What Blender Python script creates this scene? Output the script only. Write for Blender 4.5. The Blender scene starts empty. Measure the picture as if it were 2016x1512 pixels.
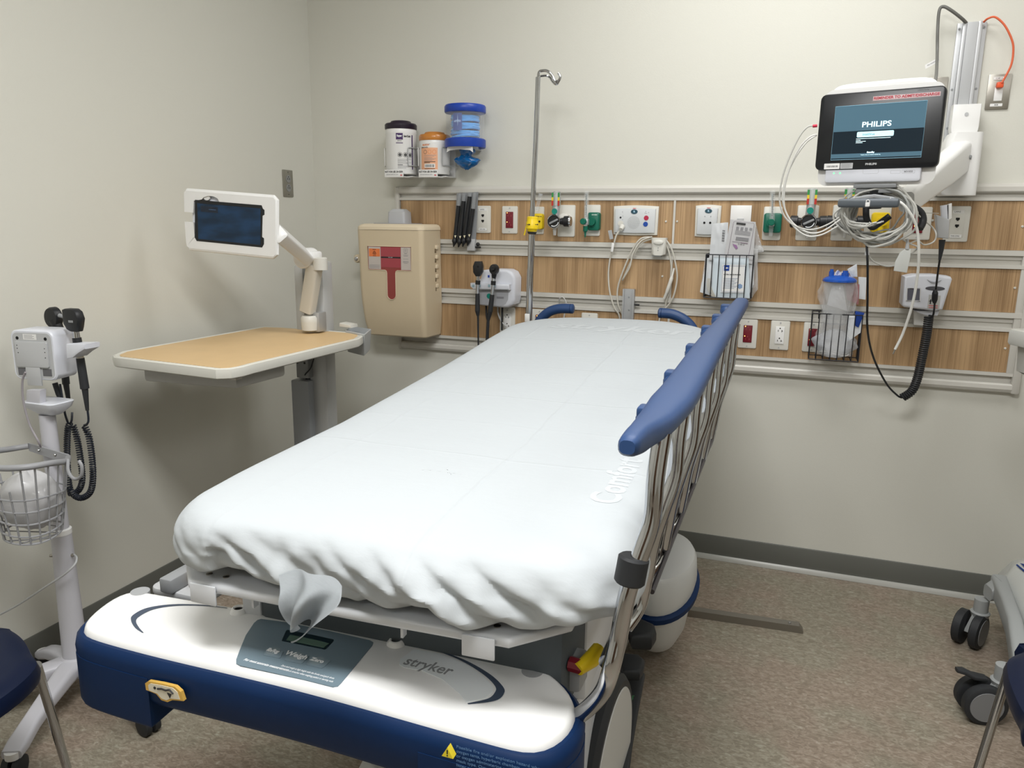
import bpy, bmesh, math, random
from mathutils import Vector, Matrix, noise
from mathutils.bvhtree import BVHTree
SC = bpy.context.scene
COL = SC.collection
PI = math.pi
random.seed(7)

# ------------------------------------------------------------------ camera
CAM_F, CAM_YAW, CAM_PITCH, CAM_ROLL = 1507.0, -0.3531, 0.2084, 0.0113
CAM_C = Vector((2.1345, -3.1143, 1.3739))
_f = Vector((math.sin(CAM_YAW)*math.cos(CAM_PITCH), math.cos(CAM_YAW)*math.cos(CAM_PITCH), -math.sin(CAM_PITCH)))
_r = _f.cross(Vector((0, 0, 1))).normalized()
_u = _r.cross(_f)
_c, _s = math.cos(CAM_ROLL), math.sin(CAM_ROLL)
CR, CU = (_c*_r + _s*_u), (-_s*_r + _c*_u)
cam_data = bpy.data.cameras.new('camera')
cam_data.sensor_width = 36.0
cam_data.lens = CAM_F/2016*36
cam_data.clip_start = 0.05
cam = bpy.data.objects.new('camera', cam_data)
COL.objects.link(cam)
cam.matrix_world = Matrix((
    (CR.x, CU.x, -_f.x, CAM_C.x), (CR.y, CU.y, -_f.y, CAM_C.y), (CR.z, CU.z, -_f.z, CAM_C.z), (0, 0, 0, 1)))
SC.camera = cam

# ------------------------------------------------------------------ world, lamps, exposure
SC.view_settings.view_transform = 'Standard'
SC.view_settings.look = 'None'
SC.view_settings.exposure = 0.0
SC.view_settings.gamma = 1.0
SC.view_settings.use_curve_mapping = False
world = bpy.data.worlds.new('world'); SC.world = world; world.use_nodes = True
world.node_tree.nodes['Background'].inputs[0].default_value = (0.9, 0.95, 1.0, 1)
world.node_tree.nodes['Background'].inputs[1].default_value = 0.15
SC.cycles.max_bounces = 8
CEIL = 2.85
LAMPS = [((2.05, -.85), 1.0, 23), ((1.75, -2.7), 1.0, 60), ((4.0, -.9), 1.0, 7), ((1.6, -4.5), 1.0, 17), ((4.0, -3.0), 1.0, 20)]
for (lx, ly), rot, power in LAMPS:
    ld = bpy.data.lights.new('troffer_light', 'AREA'); ld.shape = 'RECTANGLE'; ld.size = 1.15; ld.size_y = 0.5
    ld.energy = power; ld.color = (1.0, 0.995, 0.985)
    lo = bpy.data.objects.new('troffer_light', ld); COL.objects.link(lo)
    lo.location = (lx, ly, CEIL-0.03)

def ray(px, py):
    return CR*((px-1008)/CAM_F) - CU*((py-756)/CAM_F) + _f
def W(px, py, d=0.0):      # point at distance d in front of the back wall
    r = ray(px, py); return CAM_C + r*((-d-CAM_C.y)/r.y)
def G(px, py, z=0.0):      # point at height z
    r = ray(px, py); return CAM_C + r*((z-CAM_C.z)/r.z)
def X(px, py, x=0.0):      # point at distance x from the left wall
    r = ray(px, py); return CAM_C + r*((x-CAM_C.x)/r.x)

# ------------------------------------------------------------------ materials
_M = {}
def mat(name, col=(.8, .8, .8), rough=.5, metal=0., spec=.5, trans=0., emit=0., ior=1.45, coat=0., bump=0., bscale=400., alpha=1., var=0., sss=0.):
    if name in _M: return _M[name]
    m = bpy.data.materials.new(name); m.use_nodes = True; _M[name] = m
    nt = m.node_tree; b = nt.nodes['Principled BSDF']
    b.inputs['Base Color'].default_value = (*col, 1); b.inputs['Roughness'].default_value = rough
    b.inputs['Metallic'].default_value = metal; b.inputs['Specular IOR Level'].default_value = spec
    b.inputs['Transmission Weight'].default_value = trans; b.inputs['IOR'].default_value = ior
    b.inputs['Coat Weight'].default_value = coat; b.inputs['Alpha'].default_value = alpha
    if emit:
        b.inputs['Emission Color'].default_value = (*col, 1); b.inputs['Emission Strength'].default_value = emit
    if bump or var:
        tc = nt.nodes.new('ShaderNodeTexCoord'); n = nt.nodes.new('ShaderNodeTexNoise')
        n.inputs['Scale'].default_value = bscale; n.inputs['Detail'].default_value = 4
        nt.links.new(tc.outputs['Object'], n.inputs['Vector'])
        if bump:
            bp = nt.nodes.new('ShaderNodeBump'); bp.inputs['Strength'].default_value = bump; bp.inputs['Distance'].default_value = .002
            nt.links.new(n.outputs['Fac'], bp.inputs['Height']); nt.links.new(bp.outputs['Normal'], b.inputs['Normal'])
        if var:
            mx = nt.nodes.new('ShaderNodeMix'); mx.data_type = 'RGBA'
            mx.inputs[6].default_value = (*[c*(1-var) for c in col], 1); mx.inputs[7].default_value = (*[min(1, c*(1+var)) for c in col], 1)
            nt.links.new(n.outputs['Fac'], mx.inputs[0]); nt.links.new(mx.outputs[2], b.inputs['Base Color'])
    return m
def nodes(m): return m.node_tree, m.node_tree.nodes, m.node_tree.links, m.node_tree.nodes['Principled BSDF']

M_wall = mat('wall_paint', (.64, .635, .575), .55, spec=.3, bump=.12, bscale=260)
M_ceil = mat('ceiling_tile', (.80, .80, .78), .8)
M_base = mat('vinyl_base', (.115, .118, .105), .38)
M_cream = mat('cream_plastic', (.62, .60, .54), .35)
M_rail = mat('rail_grey', (.58, .565, .52), .35)
M_railin = mat('rail_inner', (.42, .415, .395), .45)
M_white = mat('white_plastic', (.78, .78, .77), .32)
M_warmwhite = mat('warm_white_plastic', (.64, .63, .58), .35)
M_offwhite = mat('bluish_white_plastic', (.66, .68, .74), .35)
M_black = mat('black_plastic', (.012, .013, .015), .4)
M_softblack = mat('black_rubber', (.02, .022, .025), .6)
M_dark = mat('dark_hole', (.004, .004, .004), .8)
M_grey = mat('grey_plastic', (.27, .28, .29), .42)
M_lgrey = mat('light_grey_plastic', (.45, .46, .47), .4)
M_chrome = mat('chrome', (.50, .51, .53), .08, metal=1.)
M_steel = mat('brushed_steel', (.42, .40, .36), .38, metal=1.)
M_alu = mat('anodised_aluminium', (.50, .51, .52), .5, metal=.7)
M_blue = mat("navy_plastic", (.003, .020, .075), .5, spec=.22, bump=.05, bscale=900)
M_handle = mat('slate_blue_grip', (.02, .055, .155), .42)
M_bluelid = mat('bright_blue_plastic', (.01, .05, .36), .35)
M_red = mat('dark_red_plastic', (.16, .008, .018), .35)
M_yellow = mat('yellow_plastic', (.80, .58, .01), .35)
M_green = mat('green_plastic', (.0, .12, .075), .35)
M_clear = mat('clear_plastic', (.85, .88, .90), .08, alpha=.16, spec=1.0, coat=1.0)
M_text = mat('black_ink', (.02, .02, .022), .6)
M_gtext = mat('grey_ink', (.24, .24, .26), .6)
M_wtext = mat('white_ink', (.8, .82, .84), .5)

def wood_mat(name, a, b, scale=1.0):
    m = mat(name, a, .45); nt, N, L, B = nodes(m)
    tc = N.new('ShaderNodeTexCoord'); mp = N.new('ShaderNodeMapping'); mp.inputs['Scale'].default_value = (80*scale, 8, .7)
    n = N.new('ShaderNodeTexNoise'); n.inputs['Scale'].default_value = 5; n.inputs['Detail'].default_value = 6; n.inputs['Roughness'].default_value = .65
    mp2 = N.new('ShaderNodeMapping'); mp2.inputs['Scale'].default_value = (7, 3, .45)
    n2 = N.new('ShaderNodeTexNoise'); n2.inputs['Scale'].default_value = 2.5; n2.inputs['Detail'].default_value = 3
    ad = N.new('ShaderNodeMath'); ad.operation = 'ADD'; ml = N.new('ShaderNodeMath'); ml.operation = 'MULTIPLY'; ml.inputs[1].default_value = .5
    cr = N.new('ShaderNodeValToRGB'); cr.color_ramp.elements[0].position = .40; cr.color_ramp.elements[1].position = .60
    cr.color_ramp.elements[0].color = (*b, 1); cr.color_ramp.elements[1].color = (*a, 1)
    L.new(tc.outputs['Object'], mp.inputs[0]); L.new(mp.outputs[0], n.inputs['Vector'])
    L.new(tc.outputs['Object'], mp2.inputs[0]); L.new(mp2.outputs[0], n2.inputs['Vector'])
    L.new(n.outputs['Fac'], ad.inputs[0]); L.new(n2.outputs['Fac'], ad.inputs[1]); L.new(ad.outputs[0], ml.inputs[0])
    L.new(ml.outputs[0], cr.inputs[0]); L.new(cr.outputs[0], B.inputs['Base Color'])
    return m
M_wood = wood_mat("oak_laminate", (.52, .345, .185), (.27, .165, .08))
M_maple = mat('maple_laminate', (.66, .46, .235), .42, var=.06, bscale=14)

def floor_mat():
    m = mat('sheet_vinyl_floor', (.25, .22, .19), .42, spec=.4); nt, N, L, B = nodes(m)
    tc = N.new('ShaderNodeTexCoord'); mp = N.new('ShaderNodeMapping'); mp.inputs['Scale'].default_value = (1, 1.9, 1); mp.inputs['Rotation'].default_value = (0, 0, .12)
    n1 = N.new('ShaderNodeTexNoise'); n1.inputs['Scale'].default_value = 50; n1.inputs['Detail'].default_value = 5; n1.inputs['Roughness'].default_value = .62; n1.inputs['Distortion'].default_value = 1.2
    n2 = N.new('ShaderNodeTexNoise'); n2.inputs['Scale'].default_value = 5; n2.inputs['Detail'].default_value = 2
    c1 = N.new('ShaderNodeValToRGB'); e = c1.color_ramp.elements
    e[0].position = .40; e[0].color = (.215, .182, .145, 1); e[1].position = .56; e[1].color = (.31, .268, .22, 1)
    x = e.new(.66); x.color = (.36, .33, .28, 1); x = e.new(.76); x.color = (.50, .47, .41, 1)
    c2 = N.new('ShaderNodeValToRGB'); c2.color_ramp.elements[0].position = .42; c2.color_ramp.elements[1].position = .60
    c2.color_ramp.elements[0].color = (1.0, .94, .90, 1); c2.color_ramp.elements[1].color = (.94, .98, .92, 1)
    mx = N.new('ShaderNodeMix'); mx.data_type = 'RGBA'; mx.blend_type = 'MULTIPLY'; mx.inputs[0].default_value = 1
    L.new(tc.outputs['Object'], mp.inputs[0]); L.new(mp.outputs[0], n1.inputs['Vector']); L.new(tc.outputs['Object'], n2.inputs['Vector'])
    L.new(n1.outputs['Fac'], c1.inputs[0]); L.new(n2.outputs['Fac'], c2.inputs[0])
    L.new(c1.outputs[0], mx.inputs[6]); L.new(c2.outputs[0], mx.inputs[7]); L.new(mx.outputs[2], B.inputs['Base Color'])
    return m
M_floor = floor_mat()

# ------------------------------------------------------------------ mesh helpers
MATS = {}
def frame(loc=(0, 0, 0), rot=(0, 0, 0)):
    from mathutils import Euler
    return Matrix.Translation(Vector(loc)) @ Euler(rot, 'XYZ').to_matrix().to_4x4()
def axes(o, x, y, z):      # matrix from origin and three axes
    x, y, z = Vector(x), Vector(y), Vector(z)
    return Matrix(((x.x, y.x, z.x, o[0]), (x.y, y.y, z.y, o[1]), (x.z, y.z, z.z, o[2]), (0, 0, 0, 1)))
class MB:
    def __init__(s, T=None): s.b = bmesh.new(); s.T = T or Matrix()
    def _add(s, t, smooth=False):
        for f in t.faces: f.smooth = smooth
        bmesh.ops.transform(t, matrix=s.T, verts=t.verts)
        me = bpy.data.meshes.new('tmp'); t.to_mesh(me); t.free(); s.b.from_mesh(me); bpy.data.meshes.remove(me)
        return s
    def box(s, x0, x1, y0, y1, z0, z1, bev=0., seg=2, smooth=None):
        t = bmesh.new(); bmesh.ops.create_cube(t, size=1)
        for v in t.verts: v.co = Vector(((x0+x1)/2+v.co.x*(x1-x0), (y0+y1)/2+v.co.y*(y1-y0), (z0+z1)/2+v.co.z*(z1-z0)))
        if (x1-x0)*(y1-y0)*(z1-z0) < 0: bmesh.ops.reverse_faces(t, faces=t.faces)
        if bev: bmesh.ops.bevel(t, geom=t.edges[:], offset=min(bev, abs(x1-x0)*.49, abs(y1-y0)*.49, abs(z1-z0)*.49), segments=seg, profile=.5, affect='EDGES')
        return s._add(t, bool(bev) if smooth is None else smooth)
    def prism(s, pts, z0, z1, ax='z', bev=0., seg=2, top_only=False, smooth=None):
        """pts 2-D outline; extruded along ax between z0 and z1"""
        def mp(p, h):
            return {'z': (p[0], p[1], h), 'y': (p[0], h, p[1]), 'x': (h, p[0], p[1])}[ax]
        t = bmesh.new(); lo = [t.verts.new(mp(p, z0)) for p in pts]; hi = [t.verts.new(mp(p, z1)) for p in pts]
        n = len(pts); a = t.faces.new(lo); b = t.faces.new(hi)
        for i in range(n): t.faces.new((lo[i], lo[(i+1) % n], hi[(i+1) % n], hi[i]))
        bmesh.ops.recalc_face_normals(t, faces=t.faces[:])
        if bev:
            ed = set(b.edges) | (set() if top_only else set(a.edges))
            bmesh.ops.bevel(t, geom=list(ed), offset=bev, segments=seg, profile=.5, affect='EDGES')
        return s._add(t, bool(bev) if smooth is None else smooth)
    def tube(s, pts, r, n=10, cap=True, closed=False, ell=None):
        pts = [Vector(p) for p in pts]; N = len(pts); rs = r if isinstance(r, (list, tuple)) else [r]*N
        t = bmesh.new(); rings = []; up = None
        for i, p in enumerate(pts):
            a = pts[(i-1) % N] if (i > 0 or closed) else pts[i]; c = pts[(i+1) % N] if (i < N-1 or closed) else pts[i]
            d = (c-a).normalized() if (c-a).length > 1e-9 else Vector((0, 0, 1))
            if up is None:
                up = Vector((0, 0, 1)) if abs(d.z) < .9 else Vector((1, 0, 0))
            x = up-d*up.dot(d); x = x.normalized() if x.length > 1e-6 else d.orthogonal().normalized(); up = x; y = d.cross(x)
            e = ell or (1, 1)
            rings.append([t.verts.new(p+x*(math.cos(2*PI*k/n)*rs[i]*e[0])+y*(math.sin(2*PI*k/n)*rs[i]*e[1])) for k in range(n)])
        for i in range(N if closed else N-1):
            A, B = rings[i], rings[(i+1) % N]
            for k in range(n): t.faces.new((A[k], A[(k+1) % n], B[(k+1) % n], B[k]))
        if cap and not closed: t.faces.new(rings[0][::-1]); t.faces.new(rings[-1])
        bmesh.ops.recalc_face_normals(t, faces=t.faces[:])
        return s._add(t, True)
    def cyl(s, a, b, r, n=20, r2=None): return s.tube([a, b], [r, r if r2 is None else r2], n)
    def lathe(s, prof, n=28, at=(0, 0, 0), ax='z', cap=True):
        t = bmesh.new(); rings = []
        for (r, h) in prof:
            ring = []
            for k in range(n):
                a = 2*PI*k/n; x, y = r*math.cos(a), r*math.sin(a)
                co = {'z': (x, y, h), 'y': (x, h, y), 'x': (h, x, y)}[ax]
                ring.append(t.verts.new(Vector(co)+Vector(at)))
            rings.append(ring)
        for A, B in zip(rings, rings[1:]):
            for k in range(n): t.faces.new((A[k], A[(k+1) % n], B[(k+1) % n], B[k]))
        if cap: t.faces.new(rings[0]); t.faces.new(rings[-1][::-1])
        bmesh.ops.remove_doubles(t, verts=t.verts[:], dist=1e-6)
        bmesh.ops.recalc_face_normals(t, faces=t.faces[:])
        return s._add(t, True)
    def ball(s, c, r, n=16, sc=(1, 1, 1)):
        t = bmesh.new(); bmesh.ops.create_uvsphere(t, u_segments=n, v_segments=max(6, n//2), radius=1)
        for v in t.verts: v.co = Vector((c[0]+v.co.x*r*sc[0], c[1]+v.co.y*r*sc[1], c[2]+v.co.z*r*sc[2]))
        return s._add(t, True)
    def grid(s, fn, nu, nv, closed_u=False, thick=0.):
        t = bmesh.new(); V = [[t.verts.new(fn(i/(nu if closed_u else nu-1), j/(nv-1))) for j in range(nv)] for i in range(nu)]
        for i in range(nu if closed_u else nu-1):
            for j in range(nv-1): t.faces.new((V[i][j], V[(i+1) % nu][j], V[(i+1) % nu][j+1], V[i][j+1]))
        if thick: bmesh.ops.solidify(t, geom=t.faces[:], thickness=thick)
        return s._add(t, True)
    def loft(s, secs, cap=True, smooth=True, closed=True):
        t = bmesh.new(); R = [[t.verts.new(p) for p in sec] for sec in secs]; n = len(R[0])
        for A, B in zip(R, R[1:]):
            for k in range(n if closed else n-1): t.faces.new((A[k], A[(k+1) % n], B[(k+1) % n], B[k]))
        if cap: t.faces.new(R[0]); t.faces.new(R[-1])
        bmesh.ops.recalc_face_normals(t, faces=t.faces[:])
        return s._add(t, smooth)
    def poly(s, pts):
        t = bmesh.new(); t.faces.new([t.verts.new(p) for p in pts]); return s._add(t, False)
    def text(s, txt, size, T=None, align='CENTER', bold=0., shear=0., ext=.0002, spacing=1., fit=None):
        cu = bpy.data.curves.new('t', 'FONT'); cu.body = txt; cu.size = size; cu.align_x = align; cu.align_y = 'CENTER'
        cu.offset = bold; cu.shear = shear; cu.extrude = ext; cu.space_character = spacing; cu.resolution_u = 3
        o = bpy.data.objects.new('t', cu); COL.objects.link(o)
        dg = bpy.context.evaluated_depsgraph_get(); me = bpy.data.meshes.new_from_object(o.evaluated_get(dg))
        t = bmesh.new(); t.from_mesh(me); bpy.data.meshes.remove(me); bpy.data.objects.remove(o); bpy.data.curves.remove(cu)
        if fit and t.verts:
            xs = [v.co.x for v in t.verts]; k = fit/(max(xs)-min(xs))
            for v in t.verts: v.co.x *= k
        if T is not None: bmesh.ops.transform(t, matrix=T, verts=t.verts)
        return s._add(t, False)
    def build(s, name, m, parent=None, flat=False):
        b = s.b
        if parent is not None:
            org = parent['_m']; inv = MATS[org].inverted(); bmesh.ops.transform(b, matrix=inv, verts=b.verts)
            Mo = Matrix()
        else:
            if b.verts:
                mn = [min(v.co[i] for v in b.verts) for i in range(3)]; mx = [max(v.co[i] for v in b.verts) for i in range(3)]
                c = Vector(((mn[0]+mx[0])/2, (mn[1]+mx[1])/2, mn[2]))
            else: c = Vector((0, 0, 0))
            Mo = Matrix.Translation(c); bmesh.ops.transform(b, matrix=Mo.inverted(), verts=b.verts)
        me = bpy.data.meshes.new(name)
        if flat:
            for f in b.faces: f.smooth = False
        b.to_mesh(me); b.free()
        ml = m if isinstance(m, (list, tuple)) else [m]
        for q in ml: me.materials.append(q)
        if not flat and len(me.polygons):
            try: me.set_sharp_from_angle(angle=math.radians(38))
            except Exception: pass
        o = bpy.data.objects.new(name, me); COL.objects.link(o); o.matrix_world = Mo
        W_ = Mo
        if parent is not None:
            o.parent = parent; o.matrix_basis = Matrix(); W_ = MATS[parent['_m']]
        k = str(len(MATS)); MATS[k] = W_.copy(); o['_m'] = k
        return o
def each(mb, name, m, parent):
    b = mb.b; b.verts.ensure_lookup_table(); seen = set(); isl = []
    for v in b.verts:
        if v in seen: continue
        st = [v]; seen.add(v); comp = []
        while st:
            q = st.pop(); comp.append(q)
            for e in q.link_edges:
                w_ = e.other_vert(q)
                if w_ not in seen: seen.add(w_); st.append(w_)
        isl.append(comp)
    out = []
    for comp in isl:
        n = MB(); mp = {v: n.b.verts.new(v.co) for v in comp}
        fs = {f for v in comp for f in v.link_faces}
        for f in fs: n.b.faces.new([mp[v] for v in f.verts]).smooth = f.smooth
        out.append(n.build(name, m, parent))
    b.free(); return out
def thing(name, label, cat, loc=(0, 0, 0), rz=0., group=None):
    o = bpy.data.objects.new(name, None); COL.objects.link(o); o.empty_display_size = .05
    M = Matrix.Translation(Vector(loc)) @ Matrix.Rotation(rz, 4, 'Z'); o.matrix_world = M
    k = str(len(MATS)); MATS[k] = M; o['_m'] = k
    o['label'] = label; o['category'] = cat
    if group: o['group'] = group
    return o
def tag(o, label, cat, group=None):
    o['label'] = label; o['category'] = cat
    if group: o['group'] = group
    return o
def struct(o): o['kind'] = 'structure'; return o
def rrect(x0, x1, y0, y1, r, n=5):
    out = []
    for cx, cy, a0 in ((x1-r, y1-r, 0), (x0+r, y1-r, 90), (x0+r, y0+r, 180), (x1-r, y0+r, 270)):
        for k in range(n+1):
            a = math.radians(a0+90*k/n); out.append((cx+r*math.cos(a), cy+r*math.sin(a)))
    return out
def catmull(pts, m=8, closed=False):
    P = [Vector(p) for p in pts]; N = len(P); out = []
    rng = N if closed else N-1
    for i in range(rng):
        if closed: a, b, c, d = P[(i-1) % N], P[i], P[(i+1) % N], P[(i+2) % N]
        else: a, b, c, d = P[max(i-1, 0)], P[i], P[i+1], P[min(i+2, N-1)]
        for k in range(m):
            t = k/m; out.append(.5*((2*b)+(c-a)*t+(2*a-5*b+4*c-d)*t*t+(-a+3*b-3*c+d)*t**3))
    if not closed: out.append(P[-1])
    return out
def coil(path, R, r, turns, n=6, per=10):
    """helix of radius R wound round a path"""
    P = [Vector(p) for p in path]; L = [0]
    for a, b in zip(P, P[1:]): L.append(L[-1]+(b-a).length)
    tot = L[-1]; K = int(turns*per); out = []; j = 0; up = Vector((0, 1, 0))
    for i in range(K+1):
        s = tot*i/K
        while j < len(L)-2 and L[j+1] < s: j += 1
        t = (s-L[j])/max(1e-9, L[j+1]-L[j]); p = P[j].lerp(P[j+1], t); d = (P[min(j+2, len(P)-1)]-P[max(j-1, 0)]).normalized()
        x = up-d*up.dot(d); x = x.normalized() if x.length > 1e-5 else d.orthogonal(); up = x; y = d.cross(x)
        a = 2*PI*i/per; out.append(p+x*math.cos(a)*R+y*math.sin(a)*R)
    return out
TW = lambda p, h=0.: axes((p[0], p[1]-h, p[2]), (1, 0, 0), (0, 0, 1), (0, -1, 0))   # text frame on the back wall
# ------------------------------------------------------------------ room shell
RX, RY = 4.6, -5.2
m = MB(); m.box(-.12, RX+.12, RY-.12, .12, -.1, 0); struct(m.build('floor', M_floor))
m = MB(); m.box(-.12, RX+.12, RY-.12, .12, CEIL, CEIL+.1); struct(m.build('ceiling', M_ceil))
m = MB(); m.box(-.12, RX+.12, 0, .12, 0, CEIL); struct(m.build('wall_back', M_wall))
m = MB(); m.box(-.12, 0, RY, 0, 0, CEIL); struct(m.build('wall_left', M_wall))
m = MB(); m.box(RX, RX+.12, RY, 0, 0, CEIL); struct(m.build('wall_right', M_wall))
m = MB(); m.box(-.12, RX+.12, RY-.12, RY, 0, CEIL); struct(m.build('wall_front', M_wall))
M_reflpanel = mat('reflection_panel_brown', (.10, .055, .03), .4, var=.2, bscale=9)  # unseen dark slabs on two walls, added to darken the chrome's reflections
m = MB(); m.box(1.2, 2.5, RY+.001, RY+.05, .01, 2.1, .004); struct(m.build('reflection_panel_1', M_reflpanel))
m = MB(); m.box(RX-.05, RX-.001, -2.6, -1.0, .01, 2.1, .004); struct(m.build('reflection_panel_2', M_reflpanel))
M_toe = mat('cove_toe_highlight', (.40, .40, .37), .25)
def cove(length):          # profile (out from wall, z)
    pr = [(0, 0), (.016, 0), (.016, .003), (.011, .008), (.007, .017), (.006, .03), (.006, .099), (.004, .102), (0, .102)]
    return pr
m = MB(); m.loft([[(x, -a, z) for a, z in cove(1)] for x in (0, RX)], smooth=True); o = struct(m.build('baseboard_back', M_base))
m = MB(); m.loft([[(a, y, z) for a, z in cove(1)] for y in (RY, 0)], smooth=True); struct(m.build('baseboard_left', M_base))
# pale strip that colours in the highlight along the foot of each baseboard
m = MB(); m.loft([[(x, -a, z) for a, z in ((.0165, 0.0005), (.022, .0008), (.0185, .011), (.0115, .020), (.0085, .020), (.012, .008))] for x in (0.02, RX)]); struct(m.build('toe_highlight_1', M_toe))
m = MB(); m.loft([[(a, y, z) for a, z in ((.0165, 0.0005), (.022, .0008), (.0185, .011), (.0115, .020), (.0085, .020), (.012, .008))] for y in (RY, -.022)]); struct(m.build('toe_highlight_2', M_toe))
# ceiling lamps
for i, ((lx, ly), rot, power) in enumerate(LAMPS):
    t = thing('ceiling_light', ['ceiling panel light above the head of the bed', 'ceiling panel light above the foot of the bed', 'ceiling panel light near the right end of the back wall', 'ceiling panel light behind the camera', 'ceiling panel light near the right wall'][i], 'ceiling light', (lx, ly, CEIL-.02), group='ceiling panel lights')
    m = MB()
    for a in ((-.62, .62, -.32, -.29), (-.62, .62, .29, .32), (-.62, -.59, -.29, .29), (.59, .62, -.29, .29)): m.box(lx+a[0], lx+a[1], ly+a[2], ly+a[3], CEIL-.02, CEIL-.001)
    m.build('frame', M_white, t)

# ------------------------------------------------------------------ headwall rail system
XL, XR = .452, 2.876
t = thing('headwall_panel', 'long oak laminate headwall panel with grey equipment rails across the back wall', 'wall panel', (1.66, 0, .80))
DX = 1.6625
RZ = [(1.4635, 1.522), (1.235, 1.2975), (1.018, 1.084), (.80, .872)]     # rail bands bottom, top
wz = [(1.2975, 1.4635), (1.084, 1.235), (.872, 1.018)]
XRr = [XR, XR-.004, XR-.010]
for k, (a, b) in enumerate(wz):
    for x0, x1 in ((XL+.006, DX-.004), (DX+.004, XR-.024)):
        m = MB(); m.box(x0, x1, -.016, -.001, a+.0006, b-.0006); m.build('wood_panel', M_wood, t, flat=True)
for k, (a, b) in enumerate(RZ):
    m = MB(); h = b-a
    if k == 0:
        pr = [(0, a), (.022, a), (.022, a+.011), (.006, a+.012), (.006, a+.027), (.022, a+.0275), (.026, a+.032), (.026, b-.012), (.020, b-.002), (.012, b), (0, b)]
    elif k == 3:
        pr = [(0, a), (.010, a-.002), (.022, a+.004), (.027, a+.014), (.026, a+.028), (.022, a+.033), (.006, a+.034), (.006, a+.050), (.006, b-.013), (.022, b-.012), (.022, b), (0, b)]
    else:
        pr = [(0, a), (.023, a), (.023, a+.012), (.005, a+.013), (.005, a+.028), (.011, a+.030), (.011, b-.019), (.023, b-.018), (.023, b), (0, b)]
    m.loft([[(x, -p, z) for p, z in pr] for x in (XL, XR)], smooth=False)
    m.build('equipment_rail', M_rail, t, flat=True)
for (a, b) in wz:
    m = MB(); m.box(DX-.004, DX+.004, -.021, -.001, a, b); m.build('divider_strip', M_rail, t)
m = MB(); m.box(XR-.024, XR-.002, -.021, -.001, .872, 1.4635, .002); m.box(XR-.004, XR+.024, -.027, -.001, .797, 1.522, .008); m.build('end_cap', M_rail, t)
m = MB(); m.box(XL-.022, XL+.002, -.027, -.001, .797, 1.522, .010); m.build('end_cap', M_rail, t)
for px, py in ((1311, 436), (1333, 436), (1304, 544), (1998, 567), (1979, 686), (1836, 434), (2013, 446)):
    p = W(px, py, .017); m = MB(); m.lathe([(.0042, -.0155), (.0042, -.0175), (.003, -.019), (.0015, -.0193), (.001, -.0183), (.0001, -.0183)], 12, (p.x, 0, p.z), 'y'); m.build('screw', M_warmwhite, t)

# ------------------------------------------------------------------ wall outlets and plates
def plate_frame(pxs, d=.017):
    """four pixel corners TL TR BR BL of a plate on the panel -> x0,x1,z0,z1"""
    P = [W(*q, d) for q in pxs]
    return (P[0].x+P[3].x)/2, (P[1].x+P[2].x)/2, (P[2].z+P[3].z)/2, (P[0].z+P[1].z)/2
def outlet(name, label, cx, cz, kind, w=.070, h=.114, d=.016, group=None):
    t = thing(name, label, 'outlet', (cx, -d, cz-h/2), group=group)
    m = MB(); m.prism(rrect(cx-w/2, cx+w/2, cz-h/2, cz+h/2, .006), -d, -d-.006, 'y', .003, top_only=True); m.build('cover_plate', M_warmwhite if kind != 'white' else M_warmwhite, t)
    f = d+.006
    if kind in ('red', 'white'):
        mm = M_red if kind == 'red' else M_white
        m = MB(); m.prism(rrect(cx-.0165, cx+.0165, cz-.0335, cz+.0335, .002), -f+.001, -f-.003, 'y', .001, top_only=True); b = m.build('receptacle', mm, t)
        m = MB()
        for s in (-1, 1):
            z = cz+s*.019-.002; k = f+.0029
            m.box(cx-.0075, cx-.0055, -k-.0006, -k, z-.003, z+.004); m.box(cx+.0055, cx+.0075, -k-.0006, -k, z-.004, z+.004); m.box(cx+.0075, cx+.0105, -k-.0006, -k, z-.001, z+.001)
            m.lathe([(.0026, -k), (.0026, -k-.0006), (.0001, -k-.0006)], 10, (cx, 0, z+.010), 'y')
        m.build('slots', M_dark if kind == 'white' else mat('dark_red_slot', (.30, .05, .06), .5), b)
        if kind == 'red':
            m = MB()
            for s in (-1, 1): m.ball((cx-.010, -f-.0032, cz+s*.019+.010), .0017, 8)
            each(m, 'indicator_lamp', mat('amber_lamp', (1., .62, .12), .4, emit=4.), b)
        m = MB()
        for s in (-1, 1): m.lathe([(.003, -f), (.003, -f-.0012), (.0001, -f-.0014)], 10, (cx, 0, cz+s*.048), 'y')
        each(m, 'screw', M_lgrey, t)
    elif kind == 'data':
        m = MB(); m.box(cx-.022, cx+.022, -f-.0015, -f+.001, cz-.045, cz+.045, .001); m.build('jack_insert', M_warmwhite, t)
        m = MB()
        for z in (cz+.017, cz-.006):
            m.box(cx-.006, cx+.006, -f-.0022, -f-.001, z-.003, z+.0045); m.box(cx-.003, cx+.003, -f-.0022, -f-.001, z-.0065, z-.003)
        m.build('data_jack', M_dark, t)
        m = MB(); m.box(cx-.018, cx+.018, -f-.002, -f-.001, cz+.036, cz+.047); m.box(cx-.018, cx+.018, -f-.002, -f-.001, cz-.047, cz-.036); lb = each(m, 'paper_label', M_white, t)[0]
        m = MB(); m.text('LAN2', .008, TW((cx-.003, -f-.0021, cz+.0415))); m.text('D05-D06', .007, TW((cx-.002, -f-.0021, cz-.0415))); m.build('lettering', M_text, lb)
    return t
def oc(px, py, d=.02): p = W(px, py, d); return p.x, p.z
outlet('data_outlet', 'cream data outlet plate with two jacks right of the black tubes', *oc(951, 432), 'data')
outlet('power_outlet', 'dark red power outlet on upper panel beside the left data plate', *oc(1003.5, 433), 'red', group='dark red emergency outlets')
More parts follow.
